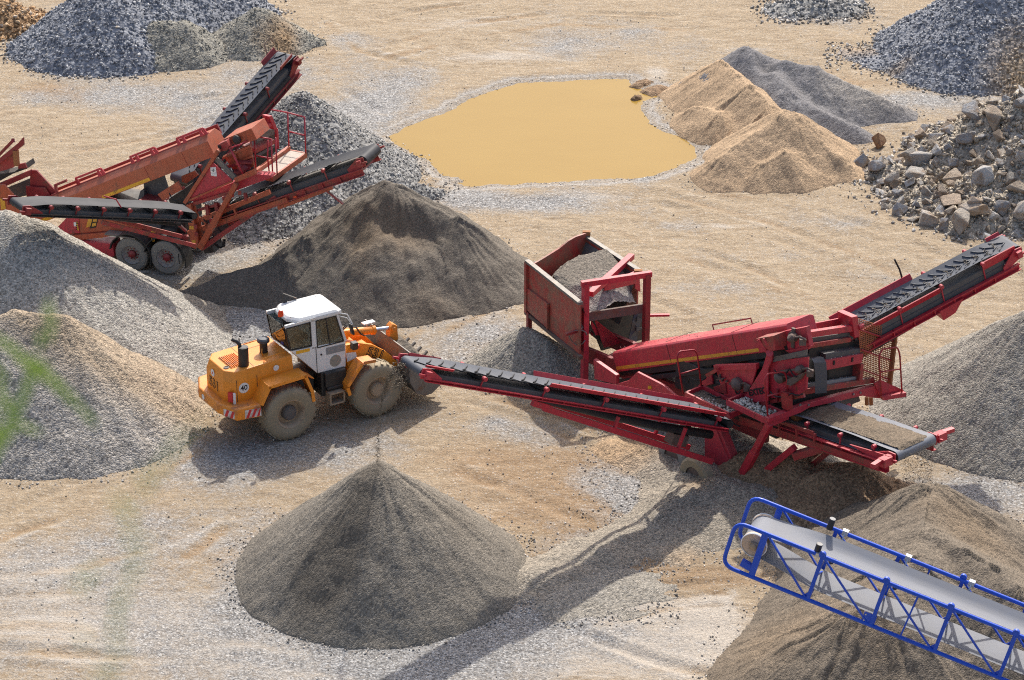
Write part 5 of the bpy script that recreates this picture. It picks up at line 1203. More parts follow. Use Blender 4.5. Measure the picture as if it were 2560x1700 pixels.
    for i, pts in enumerate(([(600, 560), (640, 600), (720, 585), (800, 600)], [(700, 600), (760, 640), (860, 610), (930, 560)], [(870, 520), (900, 580), (980, 600), (1010, 540)], [(1120, 560), (1180, 610), (1260, 590), (1330, 600)], [(1150, 430), (1200, 470), (1240, 420), (1300, 470)], [(560, 520), (600, 470), (650, 500), (700, 470)], [(690, 700), (740, 760), (830, 740), (900, 800)], [(900, 690), (990, 740), (1080, 720), (1200, 780)])):
        m = MB(); q = [F.n(*p, .45 + .06 * (i % 3)) + V(rsh.normal(size=3)) * .03 for p in z4(pts)]
        out = []
        for k in range(len(q) - 1):
            for t in (0, .33, .66): out.append(q[k].lerp(q[k + 1], t) - Z * .05 * math.sin(math.pi * t))
        m.tube(out + [q[-1]], .020, 6); m.build('hydraulic_hose', M['ink'], root, smooth=True)
    m = MB(); a = F.n(*z4([(650, 420)])[0], .70); m.prism(F.nn(z4([(600, 405), (735, 380), (735, 520), (640, 540), (600, 500)]), .95), l_ * .5); m.build('side_tank', M['black'], root, bevel=.03)
    for px in (690, 740, 1000, 1060, 1160, 1220): m = MB(); m.bar(F.n(*z4([(px, 640)])[0], .62), F.n(*z4([(px + 6, 560)])[0], .62), .05, .05, l_); m.build('panel_strut', M['maroon'], root)
    for off, a, b in ((.70, (1120, 640), (1340, 600)), (.58, (830, 652), (1100, 650)), (.45, (700, 470), (770, 430))): m = MB(); m.bar(F.n(*z4([a])[0], off), F.n(*z4([b])[0], off), .06, .09); m.build('cross_pipe', M['red_rusty'], root)
    GR = []
    for a, b, pos, n_ in (((1240, 580), (1800, 486), -.05, 60), ((1350, 526), (1700, 476), -.1, 40), ((1370, 186), (1685, 138), -.08, 30), ((1374, 680), (1800, 540), .04, 30), ((1480, 372), (1728, 326), .0, 26)):
        for i in range(n_): t = rsh.rand(); p = F.f(*z4([(a[0] + (b[0] - a[0]) * t, a[1] + (b[1] - a[1]) * t)])[0], pos); GR.append((p + Z * .02 - m_ * .05 * rsh.rand(), rsh.uniform(.025, .075)))
    for i in range(120): p = a0 + d * rsh.uniform(.2, 6.0) + l_ * rsh.uniform(.1, .9) + u * .60; GR.append((p, rsh.uniform(.015, .04)))
    sv, st = scatter(np.array([p[:] for p, s_ in GR]), [s_ for p, s_ in GR], 17)
    tag(np_mesh('ledge_grit', sv, st, [G['pebble']], False, {'tint': np.tile([0., 1., 0.], (len(sv), 1))}), 'chips of stone caught on the ledges and cover of the crimson screener', 'spilled stones', kind='stuff')
    # ---- legs and frame below
    zg = .12
    m = MB(); a = F.n(1925, 1058, -.02); b = P(1847, 1204, zg); mid = a.lerp(b, .52); m.bar(a, mid, .16, .16, m_); m.bar(mid - (b - a) * .04, b, .20, .20, m_); m.build('support_leg', M['red_clean'], root, bevel=.01)
    m = MB(); m.bar(F.n(1986, 1118, .55), P(1879, 1206, zg), .18, .16); m.build('support_leg', M['red_clean'], root, bevel=.01)
    m = MB(); m.bar(F.n(2075, 1125, 1.5), P(1975, 1205, zg), .15, .14); m.bar(F.n(2060, 1118, 1.9), P(1985, 1195, zg), .12, .12); m.build('support_leg', M['red_rusty'], root)
    m = MB(); m.bar(F.n(1984, 1140, .5), F.n(2060, 1118, .9), .2, .18); m.build('jack_tube', M['red_rusty'], root)
    m = MB(); m.prism(F.nn(z10([(634, 400), (660, 398), (692, 480), (1000, 1240), (1004, 1300), (892, 1292), (634, 1062)]), .10), l_ * .06); m.prism(F.nn(z10([(692, 480), (740, 470), (980, 1060), (1000, 1240)]), .14), l_ * .25); m.build('stabiliser_plate', M['red'], root, bevel=.01)
    # wheels sunk in the bank
    for px, py, z_, mt in ((1688, 1140, .35, M['tyre2']), (1742, 1188, .30, M['tyre'])):
        c = P(px, py, z_); m = MB(); m.lathe(c + l_ * .0, -l_, [(.26, -.14), (.44, -.15), (.50, -.1), (.51, 0), (.50, .1), (.44, .15), (.26, .14)], 28, False); w_ = m.build('road_wheel', mt, root, smooth='edge')
        m = MB(); m.lathe(c, -l_, [(.27, .10), (.24, .12), (.2, .02), (.02, .02)], 20); m.build('wheel_rim', M['grease'], w_, smooth='edge')
    # ---- left conveyor (long, over the cone pile)
    AC = Frame(P(1035, 918, 5.8), 35.0); hd = P(1035, 916, 5.8); tl = AC.n(1800, 1046)
    ch, at, (d, s, u, L) = conveyor(root, hd, tl, .80, (M['red_clean'], M['red'], M['belt']), rp=.11, chev=(.36, .020, M['ink']), rollers=1.9, trough=.17, name='side_conveyor',
        skirts=((1, L0(hd, tl) - 1.05, L0(hd, tl) - .12, -.02, .18, .08), (1, .6, L0(hd, tl) * .60, -.02, .25, .15), (-1, .3, L0(hd, tl) * .62, .18, .28, .05), (-1, L0(hd, tl) - .8, L0(hd, tl), .14, .2, .04)), drop=.13, sag=.02, beam=(.07, .09))
    m = MB()                                              # lower chord and brace back to the machine
    for sd in (-1, 1):
        c = sd * .46; m.bar(at(L * .62, c, -.34), at(L * .02, c, -1.0), .08, .14, u); m.bar(at(L * .60, c, -.32), at(L * .66, c, -.26), .10, .14, u)
        for t in (.15, .38): m.bar(at(L * t, c, -.26), at(L * t, c, -.36 - .6 * (1 - t / .62)), .07, .07, d)
    lc = m.build('brace_beam', M['red_clean'], ch)
    m = MB(); m.box(at(L * .30, .504, -.66), (.36, .006, .09), Matrix((d, s, u)).transposed()); m.build('white_plate', M['signwhite'], lc)
    m = MB(); m.tube([at(L * .60, .1, -.27), at(L * .35, .15, -.44), at(L * .18, .15, -.50), at(L * .0, .1, -.48)], .11, 10); m.build('return_belt', M['belt_black'], ch, smooth=True)
    m = MB(); m.box(at(L * .10, .2, -.75), (.5, .3, .28), Matrix((d, s, u)).transposed()); m.box(at(L * .07, .35, -.60), (.2, .2, .5), Matrix((d, s, u)).transposed()); m.build('conveyor_drive', M['grease'], ch)
    # ---- rear conveyor
    BC = Frame(P(2530, 620, 5.0), 22.0); hd = P(2522, 616, 5.0); tl = BC.n(2085, 850)
    L1 = L0(hd, tl)
    ch, at, (d, s, u, L) = conveyor(root, hd, tl, .74, (M['red_clean'], M['red'], M['belt']), rp=.16, chev=(.26, .024, M['rubber']), rollers=1.25, trough=.26, name='rear_conveyor', drop=.38,
        skirts=((1, .2, L1 * .56, .0, .20, .10), (-1, .2, L1 * .50, .24, .40, .08), (1, L1 - 1.0, L1 - .05, -.02, .24, .06), (-1, L1 - .4, L1, .20, .28, .05)), beam=(.08, .18))
    m = MB(); m.prism([at(L * .52, .50, -.42), at(L * .66, .50, -.40), at(L * .60, .50, -.68), at(L * .53, .50, -.72)], -s * .95); m.build('hinge_box', M['red_clean'], ch)
    m = MB(); m.tube([at(L * .46, -.48, .2), at(L * .46, -.50, .62), at(L * .45, -.52, .95)], .025, 6); m.build('bent_rod', M['ink'], ch)
    m = MB(); m.prism([at(.0, .42, -.3), at(L * .5, .42, -.42), at(L * .5, .42, -.5), at(.0, .42, -.62)], -s * .84); m.build('dark_underside', M['dark'], ch)
    # grit lying on its cleats
    rs3 = np.random.RandomState(12); P3 = []; t = .3
    while t < L - .2:
        for i in range(26): P3.append(((at(t + .06 + rs3.rand() * .12, rs3.normal() * .12 + .04, .19 + rs3.rand() * .015)), rs3.uniform(.02, .055)))
        t += .30
    sv, st = scatter(np.array([p[:] for p, s_ in P3]), [s_ for p, s_ in P3], 13)
    tag(np_mesh('belt_grit', sv, st, [G['mound']], False, {'tint': np.zeros((len(sv), 3))}), 'little clumps of grit between the cleats of the rear conveyor belt', 'grit', kind='stuff')
    # ---- wide flat belt at the front
    hd = F.n(2282, 1120, 1.62); tl = F.w(-1.2, 1.62, 1.75)
    ch, at, (d, s, u, L) = conveyor(root, hd, tl, 1.36, (M['red_clean'], M['red'], M['belt_clean']), rp=.15, rollers=1.1, trough=.06, troff=1.6, name='wide_conveyor', drop=.24, beam=(.10, .26), stud=True, beam_off=.12)
    m = MB()
    for sd, in ((1,),): 
        m.bar(at(-.6, .88, -.30), at(L - .3, .84, -.30), .10, .20, u); m.bar(at(-.6, .90, .02), at(L * .45, .90, .02), .05, .09, u)
        for t in (.2, .8, 1.4, 2.0): m.bar(at(t, .90, -.25), at(t, .90, .02), .07, .05, d)
    m.build('side_rail', M['red_rusty'], ch)
    m = MB()
    for sd in (-1, 1): m.prism([at(L - 1.3, sd * .78, .0), at(L - .2, sd * .78, .05), at(L + .05, sd * .78, .02), at(L + .05, sd * .78, -.14), at(L - .4, sd * .78, -.18)], s * sd * .04); m.box(at(L, sd * .98, -.02), (.22, .3, .2), Matrix((d, s, u)).transposed()); m.bar(at(L - .04, sd * 1.1, .02), at(L + .02, sd * 1.45, .02), .12, .10)
    m.build('pulley_bracket', M['red'], ch)
    # sand riding on the belt
    rs4 = np.random.RandomState(2); tq = np.arange(.3, L + .12, .03); aq = np.arange(-.52, .53, .03); T, Aa = np.meshgrid(tq, aq)
    hgt = .175 + .05 * np.clip(1 - (np.abs(Aa - .06) / .52) ** 2, 0, 1) + (rs4.rand(*T.shape) - .5) * .02 + .03 * fbm(T * 3, Aa * 3, 1, 2, 60) - np.clip(T - L, 0, 1) * .9
    pts = np.array([at(float(a), float(b) + .04, float(c)) for a, b, c in zip(T.ravel(), Aa.ravel(), hgt.ravel())]); n = T.shape[1]; idx = (np.arange(T.shape[0] - 1)[:, None] * n + np.arange(n - 1)[None]).ravel()
    tag(np_mesh('belt_sand', pts, np.stack([idx, idx + 1, idx + n + 1, idx + n], 1), [G['under']], False, {'tint': np.full((len(pts), 3), .4)}), 'brown grey sand riding on the wide flat belt of the crimson screener', 'sand load')
    P3 = []
    for i in range(2600):
        tt_ = rs4.rand() ** .8; h0 = at(L + .18 + .12 * tt_, rs4.uniform(-.52, .56), .1); P3.append((h0 - Z * (1.3 * tt_) + V((rs4.normal() * .03, rs4.normal() * .03, 0)), rs4.uniform(.010, .024)))
    sv, st = scatter(np.array([p[:] for p, s_ in P3]), [s_ for p, s_ in P3], 14)
    tag(np_mesh('falling_sand', sv, st, [G['under']], False, {'tint': np.zeros((len(sv), 3))}), 'curtain of sand grains dropping from the end of the wide flat belt', 'falling sand', kind='stuff')

def L0(a, b): return (V(a) - V(b)).length
def F_pos(F, p): return (V(p) - F.o).dot(F.m)
right_screener()
# ------------------------------------------------------------------ older orange red screener, at the left
def left_screener():
    c = P(414, 646, .53); o = V((c.x, c.y, 0)); F = Frame(o, -20.0)
    zg = float(ground_h(np.array([o.x]), np.array([o.y]))[0])
    root = empty('screening_machine', V((o.x - 1.0, o.y + 1.2, zg)), 'faded orange red screening machine on truck tyres, behind the pale gravel pile', 'screening machine')
    zA = zm(0, 280, 3.564); z1 = zm(0, 100, 2.361); zE = zm(420, 280, 4.355); zL = zm(0, 330, 3.319)
    m_, l_ = F.m, F.l; orr = M['orange_red']; mar = M['maroon']; red = M['red']; op = M['orange_pale']
    def N(name, mat, pts, off, zmm, th=.06, parent=root, bevel=.006): return plates(parent, name, mat, lambda q: F.nn(q, off), [pts], zmm, l_ * th, bevel)
    # ---- wheels and mudguards
    for px, py in ((414, 646), (327, 638)):
        c = F.n(px, py, .0); ax = -l_; m = MB()
        m.lathe(c + l_ * .16, ax, [(.30, -.15), (.47, -.16), (.52, -.12), (.53, 0), (.52, .12), (.47, .16), (.31, .15)], 40, False); w = m.build('road_wheel', M['tyre2'], root, smooth='edge')
        m = MB(); m.lathe(c + l_ * .16, ax, [(.315, .13), (.29, .155), (.25, .06), (.20, .02), (.02, .02)], 28, False); rm = m.build('wheel_rim', M['rim2'], w, smooth='edge')
        m = MB(); m.lathe(c + l_ * .16, ax, [(.12, .02), (.12, .10), (.07, .15), (.02, .16)], 16)
        for k in range(10): a = 6.283 * k / 10; q = c + l_ * .16 + m_ * math.cos(a) * .17 + Z * math.sin(a) * .17; m.cyl(q + ax * .02, q + ax * .05, .018, 6)
        m.build('wheel_hub', M['maroon'], rm, smooth='edge')
        m = MB(); ar = [c + m_ * (math.cos(a) * .66) + Z * (math.sin(a) * .66) for a in np.linspace(R_(170), R_(-18), 14)]
        m.loft([[p - l_ * .05, p + l_ * .42, p + l_ * .42 + (p - c).normalized() * .03, p - l_ * .05 + (p - c).normalized() * .03] for p in ar]); m.build('mudguard', M['black'], root, smooth='edge')
        m = MB(); m.lathe(c + l_ * 2.0, -ax, [(.30, -.15), (.47, -.16), (.53, 0), (.47, .16), (.31, .15)], 28, False); m.build('road_wheel', M['tyre2'], root, smooth='edge')
    m = MB(); q = F.n(448, 668, .0); m.prism([q + Z * .1, q + Z * .42 - m_ * .02, q + Z * .42 + l_ * .4, q + Z * .1 + l_ * .4], m_ * .03); m.build('mud_flap', M['black'], root)
    # ---- chassis and side panels
    m = MB(); m.prism(F.nn(zA([(430, 1110), (1000, 1062), (1680, 1180), (1680, 1110), (1010, 1020), (430, 1060)]), .32), l_ * .14); m.build('chassis_rail', M['red_rusty'], root)
    m = MB(); m.prism(F.nn(zA([(560, 1085), (1010, 1058), (1440, 1110), (1680, 1170), (1680, 1110), (1000, 1010), (600, 1050)]), 1.8), l_ * .1); m.box(F.n(*zA([(1250, 1180)])[0], 1.1), (2.4, .9, .3), Matrix.Rotation(R_(-20), 3, 'Z')); m.build('axle_frame', M['dark'], root)
    bd = N('body_panel', orr, [(505, 1035), (612, 922), (1000, 905), (1255, 930), (1262, 1062), (1000, 1055), (690, 1082), (600, 1090)], .30, zA, .08)
    N('red_door', red, [(508, 1030), (612, 926), (700, 918), (708, 1078), (600, 1085)], .27, zA, .03, bd)
    N('white_notice', M['signwhite'], [(655, 984), (678, 982), (680, 1018), (658, 1020)], .255, zA, .008, bd)
    hz = N('hazard_strip', M['yellow2'], [(676, 980), (690, 978), (702, 1055), (690, 1058)], .25, zA, .008, bd)
    m = MB()
    for i in range(4): y = 985 + i * 19; m.prism(F.nn(zA([(677, y), (692, y + 8), (693, y + 16), (678, y + 8)]), .246), l_ * .003)
    m.build('black_bar', M['ink'], hz)
    # block emblem in yellow with a black shadow
    em = N('emblem_shadow', M['ink'], [(815, 955), (878, 945), (855, 1030), (800, 1038)], .292, zA, .008, bd)
    m = MB()
    for q in ([(790, 940), (828, 936), (804, 1022), (766, 1028)], [(832, 955), (866, 951), (861, 975), (826, 979)], [(824, 990), (858, 986), (852, 1015), (817, 1022)]): m.prism(F.nn(zA(q), .284), l_ * .006)
    m.build('emblem', M['yellow'], bd)
    m = MB()
    for q in ([(1075, 948), (1110, 945), (1100, 972), (1064, 972)], [(1120, 955), (1158, 950), (1148, 982), (1108, 982)]): m.prism(F.nn(zA(q), .284), l_ * .006)
    m.build('emblem', M['yellow'], bd)
    m = MB(); m.prism(F.nn(zA([(1140, 985), (1172, 962), (1160, 990), (1146, 990)]), .288), l_ * .004); m.build('emblem_shadow', M['ink'], bd)
    for q in ([(838, 1093), (915, 1092), (916, 1122), (840, 1124)], [(1345, 1052), (1385, 1056), (1382, 1075), (1345, 1072)], [(1345, 1128), (1380, 1132), (1375, 1160), (1345, 1150)]): N('yellow_sticker', M['yellow'], q, .24, zA, .008, bd)
    N('grey_latch', M['steel'], [(930, 985), (966, 982), (964, 1015), (928, 1018)], .28, zA, .02, bd)
    N('tool_locker', red, [(600, 1150), (740, 1163), (1000, 1172), (1018, 1285), (960, 1310), (600, 1260)], .05, zA, .5)
    N('front_skirt', orr, [(640, 1100), (1000, 1070), (1230, 1095), (1180, 1110), (985, 1108), (690, 1145)], .2, zA, .2)
    m = MB(); m.box(F.n(*zA([(1105, 1080)])[0], .25), (1.0, .55, .04), Matrix.Rotation(R_(-20), 3, 'Z')); m.build('side_shelf', M['steel'], root)
    # engine bay seen through the frame
    m = MB(); m.box(F.n(*zA([(1450, 1060)])[0], 1.2), (1.6, 1.4, .85), Matrix.Rotation(R_(-20), 3, 'Z')); m.box(F.n(*zA([(1560, 900)])[0], 1.3), (1.2, 1.2, .8), Matrix.Rotation(R_(-20), 3, 'Z')); m.box(F.n(*zA([(1120, 780)])[0], 1.3), (2.0, 1.0, .35), Matrix.Rotation(R_(-20), 3, 'Z')); m.build('engine_housing', M['dark'], root, bevel=.04)
    m = MB(); m.lathe(F.n(*zA([(1370, 1010)])[0], .42), l_, [(.05, 0), (.22, .02), (.24, .5), (.05, .55)], 16); m.build('grey_tank', M['rubber'], root, smooth='edge')
    m = MB(); m.prism(F.nn(zA([(1280, 640), (1450, 570), (1490, 690), (1440, 800), (1290, 770)]), 1.0), l_ * .12); m.prism(F.nn(zA([(1250, 705), (1285, 690), (1282, 800), (1225, 790)]), .8), l_ * .3); m.build('rubber_curtain', M['rubber'], root)
    N('red_tray', mar, [(1255, 768), (1440, 808), (1445, 825), (1250, 785)], .6, zA, .5)
    N('orange_flap', orr, [(1402, 735), (1580, 622), (1625, 690), (1452, 790)], .45, zA, .08)
    N('hung_box', M['dark'], [(1500, 780), (1640, 690), (1650, 850), (1530, 850)], .6, zA, .6)
    # ---- main conveyor cover
    off = .62; a0 = F.n(80, 567, off); a1 = F.n(534, 392, off); d = (a1 - a0).normalized(); u = l_.cross(d).normalized(); u = u if u.z > 0 else -u
    a2 = a1 + d * .05; w = .86; Lc = (a2 - a0).length
    sec = lambda p, h: [p, p + u * h, p + u * (h + .17) + l_ * .20, p + u * (h + .18) + l_ * (w - .2), p + u * h + l_ * w, p + l_ * w]
    m = MB(); m.loft([sec(a0, .44), sec(a2, .48)]); cov = m.build('conveyor_cover', op, root, bevel=.01)
    for t0, t1 in ((.40, .66), (.0, .12)):
        m = MB(); m.prism([a0 + d * Lc * t0 + u * .02, a0 + d * Lc * t1 + u * .02, a0 + d * Lc * (t1 + .0) + u * .115, a0 + d * Lc * t0 + u * .115], -l_ * .006)
        m.build('yellow_stripe', M['yellow2'], cov)
    m = MB(); m.bar(a0 + u * .62 + l_ * .24, a2 + u * .66 + l_ * .24, .05, .05); m.bar(a0 + u * .52 + l_ * (w + .03), a2 + u * .56 + l_ * (w + .03), .06, .3); m.build('cover_edge', mar, cov)
    for t0, t1 in ((.30, .44), (.60, .73), (.85, .99)):
        m = MB(); b = lambda t: a0 + d * Lc * t + u * .63 + l_ * .20
        for t in (t0, t1 - .02, t0 + .03 if t0 > .5 else t0, t1): m.prism([b(t) - d * .07, b(t) + d * .07, b(t) + d * .03 + u * .22, b(t) - d * .03 + u * .22], l_ * .03)
        m.bar(b(t0) + u * .22, b(t1) + u * .22, .045, .06); m.build('lift_handle', red, cov)
    m = MB()
    for t in (.66, .86): q = a0 + d * Lc * t; m.bar(q + u * .02 - l_ * .003, q + u * .45 - l_ * .003, .012, .006, d)
    m.build('cover_seam', M['maroon'], cov)
    # ---- feed hopper with tipping grid at the far left
    hop = N('feed_hopper', mar, [(248, 316), (300, 318), (492, 522), (455, 548), (405, 545), (250, 448)], 1.0, zL, .06)
    N('hopper_beam', mar, [(-60, 450), (250, 318), (252, 362), (-60, 498)], .75, zL, .12, hop)
    N('inner_plate', M['darkliner'], [(40, 470), (250, 385), (250, 520), (90, 560)], 1.15, zL, .05, hop)
    N('red_inner_plate', mar, [(212, 448), (372, 462), (412, 520), (405, 545), (220, 540)], .92, zL, .04, hop)
    N('hopper_side', orr, [(-80, 440), (36, 440), (108, 518), (112, 560), (300, 680), (310, 730), (-80, 700)], .22, zL, .06, hop)
    N('yellow_notice', M['yellow'], [(0, 550), (38, 552), (48, 640), (8, 645)], .205, zL, .01, hop)
    N('dark_trough', M['dark'], [(-60, 360), (120, 330), (210, 262), (225, 305), (110, 345), (-60, 440)], 1.0, zL, .5, hop)
    N('trough_end', mar, [(150, 268), (205, 258), (222, 300), (150, 306)], .95, zL, .06, hop)
    gb = N('grid_beam', mar, [(150, 92), (188, 48), (192, 112), (0, 262), (-60, 310), (-60, 262)], .8, zL, .1, hop)
    N('grid_side_plate', M['red_rusty'], [(-60, 300), (105, 180), (145, 272), (100, 300), (-60, 345)], .9, zL, .05, hop)
    m = MB(); m.bar(F.n(*zL([(130, 150)])[0], .85), F.n(*zL([(140, 275)])[0], .85), .16, .12); m.build('grid_jack', M['wood'], hop)
    m = MB()
    for i in range(9): k = .95 + i * .22; m.bar(F.n(*zL([(108, 72)])[0], k), F.n(*zL([(-60, 245)])[0], k), .05, .09)
    m.bar(F.n(*zL([(108, 70)])[0], .9), F.n(*zL([(108, 70)])[0], 2.9), .10, .12); m.build('tipping_grid', mar, hop)
    m = MB(); m.bar(F.n(*zL([(455, 442)])[0], .8), F.n(*zL([(553, 402)])[0], .8), .08, .07); m.bar(F.n(*zL([(460, 440)])[0], .8), F.n(*zL([(472, 500)])[0], .8), .09, .07); m.build('bent_bracket', mar, hop)
    for b_, k in ((-1, .4), (-1, 1.9)):
        q = F.n(*zL([(-20, 600)])[0], k); m = MB(); m.bar(q, V((q.x, q.y, 0)), .14, .14, m_); m.build('hopper_leg', mar, hop)
    # ---- rear frame and screen
    m = MB(); m.prism(F.nn(zE([(195, 1015), (248, 1005), (285, 1200), (332, 1410), (300, 1495), (252, 1470)]), .12), l_ * .10); m.prism(F.nn(zE([(248, 1005), (290, 1015), (350, 1200), (400, 1440), (330, 1440), (285, 1200)]), .26), l_ * .06); post = m.build('rear_post', orr, root, bevel=.008)
    for q in ([(230, 1240), (280, 1245), (280, 1280), (234, 1278)], [(258, 1396), (300, 1394), (300, 1432), (260, 1432)]): N('yellow_sticker', M['yellow'], q, .11, zE, .006, post)
    tri = N('triangle_guard', M['red'], [(482, 545), (705, 745), (238, 950)], .10, zE, .03)
    N('notice_sign', M['signwhite'], [(458, 602), (520, 600), (533, 702), (468, 694)], .092, zE, .006, tri)
    m = MB(); m.prism(F.nn(zE([(490, 618), (494, 617), (496, 655), (492, 655)]), .088), l_ * .002); m.prism(F.nn(zE([(478, 633), (508, 628), (508, 634), (478, 639)]), .088), l_ * .002); m.prism(F.nn(zE([(488, 650), (500, 650), (494, 640)]), .088), l_ * .002); m.build('sign_mark', M['ink'], tri)
    m = MB(); m.bar(F.n(*zE([(556, 410)])[0], .10), F.n(*zE([(188, 985)])[0], .10), .14, .10); m.bar(F.n(*zE([(232, 960)])[0], .08), F.n(*zE([(705, 752)])[0], .08), .05, .05); m.build('slanted_beam', orr, root)
    m = MB(); m.prism(F.nn(zE([(500, 520), (540, 500), (740, 700), (705, 740)]), .13), l_ * .06); m.build('triangle_edge', M['steel'], tri)
    hb = N('head_box', orr, [(600, 300), (905, 178), (968, 300), (800, 352), (640, 345)], .45, zE, .9)
    m = MB(); q = F.n(*zE([(752, 300)])[0], .42); m.lathe(q, -l_, [(.13, 0), (.13, .05), (.06, .10)], 14); m.build('bearing', M['dark'], hb)
    N('ram_bracket', M['red_rusty'], [(538, 358), (632, 312), (668, 370), (640, 420), (575, 430)], .22, zE, .3)
    m = MB(); m.prism(F.nn(zE([(538, 362), (575, 372), (578, 425), (548, 405)]), .20), l_ * .02); m.build('bracket_mouth', M['ink'], root)
    sp = N('screen_side_panel', orr, [(598, 480), (895, 350), (945, 640), (735, 700), (690, 600)], .50, zE, .06)
    m = MB()
    for a, b in (((600, 500), (900, 370)), ((640, 590), (920, 480)), ((720, 420), (790, 640))): m.bar(F.n(*zE([a])[0], .46), F.n(*zE([b])[0], .46), .07, .06)
    m.build('panel_rib', orr, sp)
    m = MB(); q = F.n(*zE([(830, 610)])[0], .40); m.lathe(q + l_ * .1, -l_, [(.17, 0), (.17, .2), (.08, .26)], 14); m.box(q - Z * .12, (.6, .25, .1)); m.box(F.n(*zE([(840, 545)])[0], .35), (.4, .2, .05)); m.build('vibrator_motor', M['maroon'], sp)
    N('orange_side', orr, [(145, 700), (290, 640), (330, 690), (200, 780), (150, 760)], 1.0, zE, .06)
    N('red_skirt', M['red'], [(705, 770), (960, 680), (1120, 690), (1130, 715), (950, 780), (320, 1010), (240, 955)], .30, zE, .3)
    # front end, seen along its own direction
    Q = F.n(600, 455, .10); FF = Frame(Q, 56.0); zw = Q.z
    def E(name, mat, pts, off, th=.2, parent=root): 
        m = MB(); m.prism(FF.nn(zE(pts), off), FF.l * th); return m.build(name, mat, parent, bevel=.006)
    fb = E('front_bin', M['red_rusty'], [(862, 165), (1108, 58), (1135, 125), (935, 215)], .75, .06)
    E('bin_beam', M['red'], [(930, 216), (1150, 104), (1168, 136), (950, 248)], .5, .1, fb)
    E('bin_end_post', red, [(1098, 48), (1135, 40), (1192, 185), (1160, 195)], .48, .25, fb)
    E('deck_plate', M['steel'], [(960, 262), (1155, 180), (1165, 240), (972, 330)], .65, .4)
    E('deck_lip', M['red_rusty'], [(955, 400), (1162, 295), (1170, 345), (962, 452)], .55, .5)
    E('deck_gap', M['dark'], [(955, 330), (1165, 235), (1200, 400), (1000, 620), (960, 640)], .85, .5)
    E('deck_lip', M['steel'], [(950, 470), (1165, 355), (1172, 380), (955, 505)], .6, .3)
    E('end_rail', red, [(1180, 185), (1200, 180), (1215, 400), (1190, 405)], .6, .08)
    # walkway
    wk = [P(*zE([p])[0], zw) for p in ((958, 668), (1318, 412), (1500, 446), (1140, 702))]
    m = MB(); m.prism(wk, Z * -.05); wko = m.build('walkway', M['tanfloor'], root)
    m = MB()
    for a, b in zip(wk, wk[1:] + wk[:1]): m.bar(a - Z * .07, b - Z * .07, .06, .16, e=.03)
    m.bar(wk[0] + Z * .06, wk[1] + Z * .06, .1, .12); m.build('walkway_edge', orr, wko)
    m = MB(); m.prism([F.n(*zE([p])[0], .05) for p in ((715, 722), (935, 625), (955, 680), (735, 770))], l_ * .12); m.build('walkway_bracket', orr, root)
    A_ = wk[2]; B_ = wk[1]; C_ = wk[3]
    def rail(pts, r=.022): m = MB(); m.tube(pts, r, 7); return m.build('guard_rail', red, root, smooth=True)
    H1 = 1.12
    rail([A_ + Z * .0, A_ + Z * H1]); rail([B_ - Z * 0, B_ + Z * (H1 + .05)]); rail([A_ + Z * H1, B_ + Z * (H1 + .05), B_ + Z * (H1 + .05) + (B_ - A_) * .95]); rail([A_ + Z * .55, B_ + Z * .58])
    D_ = wk[0]
    nr = lambda q: FF.nn(zE(q), -.12)
    rail([D_ + Z * 0, D_ + Z * 1.15]); rail([C_, C_ + Z * 1.15]); rail([D_ + Z * 1.15, C_ + Z * 1.15]); rail([D_ + Z * .55, C_ + Z * .55]); rail([C_ + V((.12, .1, 0)), C_ + V((.12, .1, 1.15))]); rail([C_ + V((-.1, .05, .1)), C_ + V((-.13, .05, .6)), C_ + V((-.1, .05, 1.1))])
    E0 = F.n(*zE([(675, 392)])[0], .15); rail([F.n(*zE([(815, 672)])[0], .12), E0], .03); rail([E0, F.n(*zE([(798, 350)])[0], .15), D_ + Z * 1.15]); rail([D_ + Z * .0 - m_ * .1, D_ + Z * 1.1 - m_ * .12])
    # braces
    def brace(a, b, w, off0, off1, mt=orr, nm='brace'): m = MB(); m.bar(F.n(*zE([a])[0], off0), F.n(*zE([b])[0], off1), w, w * .9); return m.build(nm, mt, root, bevel=.006)
    brace((748, 775), (560, 1110), .16, .06, .06); brace((575, 1080), (352, 1475), .19, .06, .06)
    brace((1180, 920), (365, 1485), .15, .5, .2, M['red_rusty']); brace((855, 1035), (740, 1200), .12, .6, .6, mar)
    N('grey_chute', M['darkliner'], [(360, 1170), (690, 1075), (722, 1200), (560, 1350), (390, 1360)], .9, zE, .7)
    N('rusty_end_plate', M['red_rusty'], [(640, 1085), (690, 1070), (722, 1200), (660, 1240)], .85, zE, .05)
    m = MB()
    for i in range(3): a = F.n(*zE([(510 + i * 12, 1440)])[0], .5); m.tube([a, a + V((.1, 0, -.12)), a + V((.22, .0, -.06)), a + V((.25, .0, .16))], .018, 6)
    m.build('hydraulic_hose', M['ink'], root, smooth=True)
    m = MB(); m.prism(F.nn(zE([(380, 1490), (480, 1470), (510, 1530), (400, 1540)]), .4), l_ * .6); m.build('stand_foot', M['dark'], root)
    # ---- fines conveyor in line with the machine
    hd = F.n(922, 389, .95); tl = F.n(545, 520, .95)
    ch, at, (d, s, u, L) = conveyor(root, hd, tl, .98, (M['red_rusty'], M['red_rusty'], M['belt_black']), rp=.17, rollers=1.2, trough=.08, name='fines_conveyor', drop=.26, beam=(.09, .20), beam_off=.08)
    m = MB(); m.bar(at(-.6, .62, -.05), at(L * .42, .62, .08), .08, .14, u); m.bar(at(-.9, .62, -.30), at(L * .5, .62, -.30), .1, .16, u)
    for t in (-.2, .35, .9): m.bar(at(t, .62, -.25), at(t, .62, .02), .10, .06, d)
